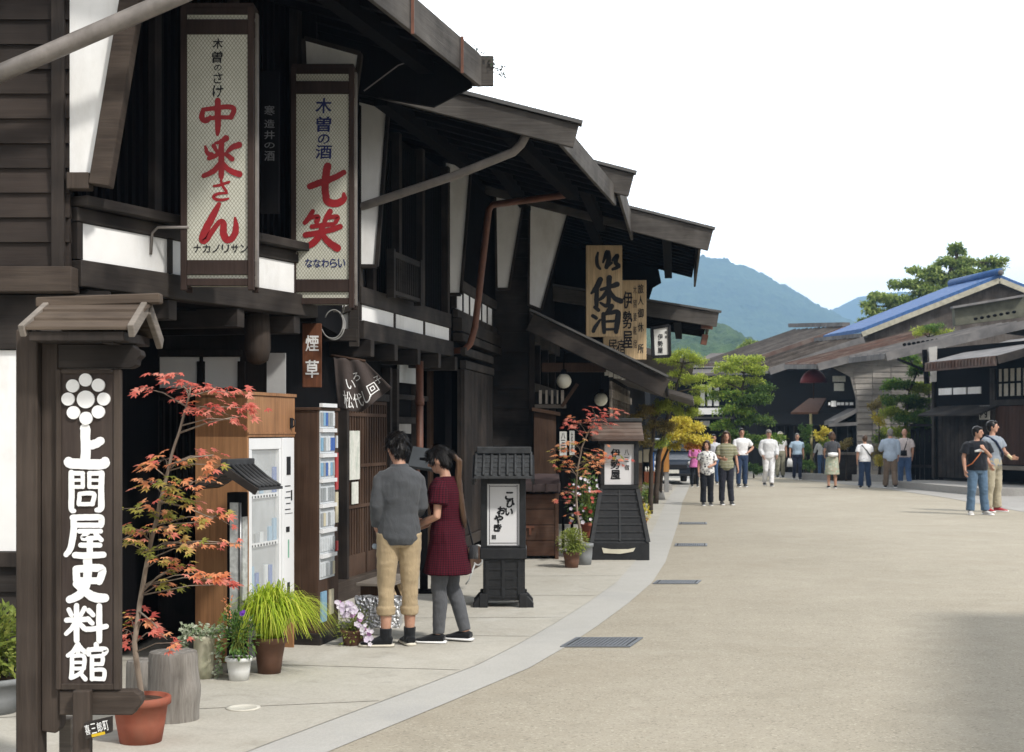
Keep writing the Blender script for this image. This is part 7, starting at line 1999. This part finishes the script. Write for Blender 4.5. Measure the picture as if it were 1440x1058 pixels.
mb = MB(); a = P(1190, 459, 62); mb.beam(a + Vector((0, 0, .08)), a + Vector((-1.2, 6, .48)), .35, .18); part("ridge", mb, M["stone_roof"], hF4)
mb = MB(); mb.box(10.9, 17.5, 62.3, 70, 0, 4.7); part("wall", mb, M["black"], hF4)
hG = thing("wooden_house", "dark far house closing the street with white upper panels, left of the maple", "house", (9.2, 72, 0), RG)
mb = MB(); mb.box(7.0, 16, 72, 80, 0, 4.9); part("wall", mb, M["black"], hG)
mb = MB(); mb.prism([P(948, 526, 71), P(1060, 523, 71), P(1092, 494, 76), P(1000, 497, 76)], (0, 0, -.14)); part("roof", mb, M["roof_grey"], hG)
for (x0, x1, y0, y1) in ((985, 991, 541, 571), (995, 1001, 541, 571), (1004, 1011, 541, 571), (982, 1016, 574, 583), (985, 998, 592, 600)):
    a = P(x0, y0, 71.95); b = P(x1, y1, 71.95); mb = MB(); mb.box(a.x, b.x, 71.93, 71.99, b.z, a.z); part("plaster_panel", mb, M["plaster"], hG)
mb = MB(); a = P(978, 588, 71.5); b = P(1030, 588, 71.5); mb.beam(a, b, 1.2, .1); part("pent_roof", mb, M["roof_grey"], hG)
# things along the far right front
c = P(1144, 527, 52.5); root = thing("paper_umbrella", "dark red paper umbrella hung under the far eave on the right", "umbrella", c)
mb = MB(); mb.lathe(c - Vector((0, 0, .3)), [(.50, 0), (.46, .16), (.36, .32), (.2, .45), (.03, .52)], 18); part("canopy", mb, plain("dark_red_paper", (.14, .018, .022), .6), root)
mb = MB(); mb.tube([c - Vector((0, 0, .9)), c + Vector((0, 0, .25))], .02, 6); part("handle", mb, M["brown"], root)
c = P(1137, 572, 52.0); root = thing("awning", "rusty brown awning over the shop front below the red umbrella", "awning", c)
mb = MB(); mb.prism([P(1112, 580, 51.5), P(1150, 580, 51.5), P(1162, 560, 53), P(1138, 560, 53)], (0, 0, -.07)); part("sheet", mb, plain("rust_sheet", (.13, .062, .038), .7, .2), root)
mb = MB(); mb.tube([P(1140, 582, 51.5), gb_(1142, 51.5)], .05, 8); part("pole", mb, plain("bamboo", (.34, .29, .14), .6), root)
c = P(1179, 549, 51.2); root = thing("hanging_banner", "two white paper banners hanging in the dark gap left of the plank gable", "banner", c)
mb = MB(); a = P(1171, 529, 51.2); b = P(1189, 537, 51.2); mb.box(a.x, b.x, 51.2, 51.23, b.z, a.z); a = P(1173, 539, 51.2); b = P(1187, 550, 51.2); mb.box(a.x, b.x, 51.2, 51.23, b.z, a.z); part("paper", mb, M["notice"], root)
c = P(1180, 568, 50.9); root = thing("shop_sign_strip", "thin white lettered strip on the dark wall beneath the paper banners", "sign", c)
mb = MB(); 
for x0, x1 in ((1165, 1168), (1177, 1182), (1183, 1187), (1189, 1193), (1195, 1200)): a = P(x0, 566, 50.9); b = P(x1, 570, 50.9); mb.box(a.x, b.x, 50.9, 50.93, b.z, a.z)
a = P(1169, 564, 50.9); b = P(1176, 572, 50.9); mb.box(a.x, b.x, 50.91, 50.93, b.z, a.z); part("marks", mb, M["white_paint"], root)
mb = MB(); a = P(1163, 562, 50.95); b = P(1202, 574, 50.95); mb.box(a.x, b.x, 50.94, 50.98, b.z, a.z); part("board", mb, M["black"], root)
tree("yellow_flowers", "tall yellow flower clump behind the woman with the white pouch", "flowers", gb_(1158, 49), [gb_(1158, 49), P(1158, 650, 49), P(1157, 615, 49)], cl(49, [(1154, 612, 9, 8), (1162, 606, 8, 7), (1160, 622, 9, 7)]), 420, .14, .09, [M["yellow_leaf"], M["yellow_leaf"], M["green_maple"]], .02)
tree("shrub", "green creeper and shrub at the foot of the far shop front behind the walkers", "shrub", gb_(1133, 51), [gb_(1133, 51), P(1134, 640, 51)], cl(51, [(1134, 610, 9, 14), (1131, 635, 10, 14), (1136, 655, 11, 10)]), 1100, .13, .07, M["leaf_green"], .03)
tree("shrub", "low green shrub between the man with hand on hip and the man in white suit", "shrub", gb_(1060, 51), [gb_(1060, 51), P(1060, 660, 51)], cl(51, [(1058, 658, 11, 7), (1068, 662, 8, 6)]), 500, .13, .07, M["leaf_green"], .03)
tree("planter_bush", "small leafy bush over the dark planter behind the walkers", "shrub", gb_(1190, 48), [gb_(1190, 48), P(1190, 650, 48)], cl(48, [(1190, 622, 9, 7), (1184, 628, 8, 6)]), 400, .12, .05, M["brown_leaf"], .03)
c = gb_(1185, 48.2); root = thing("planter_box", "dark wooden planter box by the plank gable", "planter", c)
mb = MB(); mb.box(c.x - .35, c.x + .45, c.y, c.y + .5, 0, .88); part("box", mb, M["dark"], root, .01)
mb = MB(); mb.box(c.x - .45, c.x + .55, c.y - .05, c.y + .55, .88, .96); part("rim", mb, M["grey_wood"], root, .01)
mb = MB(); mb.prism([gb_(1125, 49.5) , gb_(1300, 46.5), gb_(1300, 46.9), gb_(1125, 49.9)], (0, 0, .22)); structure("kerb_wall", mb, M["kerb_stone"])
mb = MB(); pts = [(10.6, 28), (11.0, 36), (10.9, 42), (10.35, 46.4), (9.9, 50), (9.3, 58), (9.0, 70)]
for a, b in zip(pts, pts[1:]): mb.add([(a[0], a[1], .006), (26, a[1], .006), (26, b[1], .006), (b[0], b[1], .006)], [(0, 1, 2, 3)])
structure("right_pavement", mb, M["kerb_stone"])
mb = MB(); mb.prism([(12.2, 37, 0), (11.3, 43.2, 0), (16, 43.2, 0), (16, 37, 0)], (0, 0, .2)); structure("stone_step", mb, M["kerb_stone"])

# ------------------------------------------------------------------ far left shop front
c = P(900, 645, 29.5); root = thing("shop_blind", "cream slatted blind hanging at the far shop front beyond the tapered lantern", "blind", c)
for (x0, x1, y0, y1) in ((884, 903, 634, 651), (905, 916, 632, 650)):
    mb = MB(); a = P(x0, y0, 29.5); b = P(x1, y1, 29.5); mb.box(a.x, b.x, 29.5, 29.53, b.z, a.z); part("cloth", mb, plain("cream_blind", (.46, .42, .33), .8, .15), root)
mb = MB(); a = P(886, 651, 29.6); b = P(903, 690, 29.6); mb.box(a.x, b.x, 29.6, 30, 0, a.z); solo("brown_stand", mb, wood("mottled_stand", (.16, .10, .07), "h", .3, weather=(.25, .2, .16)), "mottled brown stand below the cream blind", "stand")
mb = MB(); a = P(914, 636, 31); b = P(920, 662, 31); mb.box(a.x, b.x, 31, 31.04, b.z, a.z); solo("blue_cloth", mb, plain("blue_cloth_flat", (.02, .12, .42), .8), "bright blue cloth strip beside the cream blind", "cloth")
c = G(932, 693); root = thing("display_board", "orange wooden display board standing at the pavement edge of the far shop", "display board", c)
mb = MB(); a = P(926, 628, c.y); b = P(941, 664, c.y); mb.box(a.x, b.x, c.y, c.y + .05, b.z, a.z); part("board", mb, wood("orange_board", (.42, .19, .05), "v", .2, weather=(.5, .26, .08)), root)
mb = MB(); mb.box(a.x, a.x + .05, c.y, c.y + .05, 0, b.z); mb.box(b.x - .12, b.x, c.y + .06, c.y + .16, 0, .55); part("leg", mb, M["metal"], root)
c = G(915, 690); root = thing("wooden_crate", "red brown crate with goods on top at the far shop", "crate", c)
mb = MB(); a = P(906, 664, c.y); b = P(925, 690, c.y); mb.box(a.x, b.x, c.y, c.y + .4, .18, a.z); part("box", mb, wood("red_crate", (.20, .06, .025), "v", .5), root)
mb = MB(); mb.box(a.x - .1, b.x + .4, c.y - .1, c.y + .6, 0, .17); part("base", mb, M["kerb_stone"], root)
mb = MB()
for k in range(5): mb.lathe((a.x + .06 + k * .08, c.y + .2, a.z), [(.03, 0), (.03, .1), (.012, .12), (.012, .15)], 8)
part("bottles", mb, M["notice"], root)
specs = ((911, 703, .14, .2, "brown_pot", "brown pot with yellow green plant on the far pavement", "pine"), (901, 719, .09, .26, "brown_pot", "dark brown pot nearest the tapered lantern on the far pavement", "leaf_olive"), (909, 719, .085, .16, "white_pot", "small white pot on the far pavement", "leaf_green"), (893, 721, .09, .32, "white_pot", "tall white pot right beside the tapered lantern", "leaf_green"), (905, 736, .08, .09, "terracotta", "low pot of yellow orange blooms at the foot of the tapered lantern", "yellow_leaf"))
for x, y, r_, h_, m_, lb, lf in specs:
    c = G(x, y); root = thing("potted_plant", lb, "potted plant", c, "potted plants on the far pavement"); pot(root, c, r_, h_, M[m_], 16); plant(root, c + Vector((0, 0, h_ + .09)), r_ * 1.7, .16, 150, .07, .03, M[lf], up=.2)
c = G(926, 703); mb = MB(); mb.lathe(c, [(.17, 0), (.15, .12), (.12, .2), (.1, .22)], 8, 0, 1, .8); solo("stone_block", mb, M["kerb_stone"], "beige stone block on the far pavement among the pots", "stone")
# parked car at the street end
c = G(964, 690); c = Vector((5.05, 44.5, 0)); root = thing("parked_car", "dark blue grey car facing the viewer at the street end behind the yellow maple", "car", c)
paint = plain("dark_blue_car_paint", (.022, .032, .05), .4, .08, 3, .0, .35, .2)
prof = [(0, .30), (-.04, .55), (.05, .78), (.85, .98), (1.45, 1.42), (2.9, 1.45), (3.6, 1.05), (4.0, .95), (4.05, .4), (3.9, .28)]
mb = MB(); rows = []
for (y, z), k in zip(prof, (.72, .80, .80, .80, .62, .62, .74, .74, .78, .74)): rows.append([Vector((c.x - k, c.y + y, z)), Vector((c.x + k, c.y + y, z))])
vs = [p for r_ in rows for p in r_]; n = len(rows)
mb.add(vs, [(2 * i, 2 * ((i + 1) % n), 2 * ((i + 1) % n) + 1, 2 * i + 1) for i in range(n)] + [tuple(2 * i for i in range(n))[::-1], tuple(2 * i + 1 for i in range(n))])
part("body", mb, paint, root, .05)
dg = plain("dark_car_glass", (.05, .06, .07), .08, .05, 3, 0, .7)
mb = MB(); mb.prism([c + Vector((-.66, .90, 1.04)), c + Vector((.66, .90, 1.04)), c + Vector((.55, 1.40, 1.39)), c + Vector((-.55, 1.40, 1.39))], (0, -.02, .02)); part("windscreen", mb, dg, root)
for sx in (-1, 1):
    mb = MB(); mb.ball(c + Vector((sx * .58, -.0, .68)), .15, .06, .08); part("headlight", mb, M["lantern_panel"], root)
    mb = MB(); mb.box(c.x + sx * .88 - .09, c.x + sx * .88 + .09, c.y + .95, c.y + 1.05, .98, 1.1); part("wing_mirror", mb, paint, root, .02)
    for yy in (.65, 3.25):
        mb = MB(); mb.tube([c + Vector((sx * .62, yy, .31)), c + Vector((sx * .80, yy, .31))], .31, 18); wl = part("wheel", mb, M["ink"], root)
        mb = MB(); mb.tube([c + Vector((sx * .805, yy, .31)), c + Vector((sx * .815, yy, .31))], .19, 14); part("rim", mb, M["metal"], wl)
mb = MB(); mb.box(c.x - .42, c.x + .42, c.y - .06, c.y + .0, .52, .64); part("grille", mb, M["ink"], root)
mb = MB(); mb.box(c.x - .17, c.x + .17, c.y - .075, c.y - .05, .37, .48); part("number_plate", mb, M["notice"], root)
mb = MB(); mb.box(c.x - .78, c.x + .78, c.y - .05, c.y + .05, .28, .36); part("bumper", mb, M["ink"], root, .02)
# ferns growing on the roof edge at the top
mb = MB()
for (x, y) in ((668, 72), (676, 78), (684, 84), (694, 94), (704, 98), (707, 108), (690, 88)):
    q = P(x, y, 12.3)
    for k in range(9): mb.leaf(q + Vector((rnd(-.03, .03), rnd(-.05, .05), rnd(-.02, .03))), rdir(.2), (0, -.4, 1), .045, .02)
    mb.tube([P(676, 92, 12.3), q], .003, 4)
solo("roof_fern", mb, mats_tree("dark_fern", (.01, .02, .01), (.02, .04, .02), (.05, .08, .04)), "dark ferns sprouting from the end of the topmost roof edge", "fern")
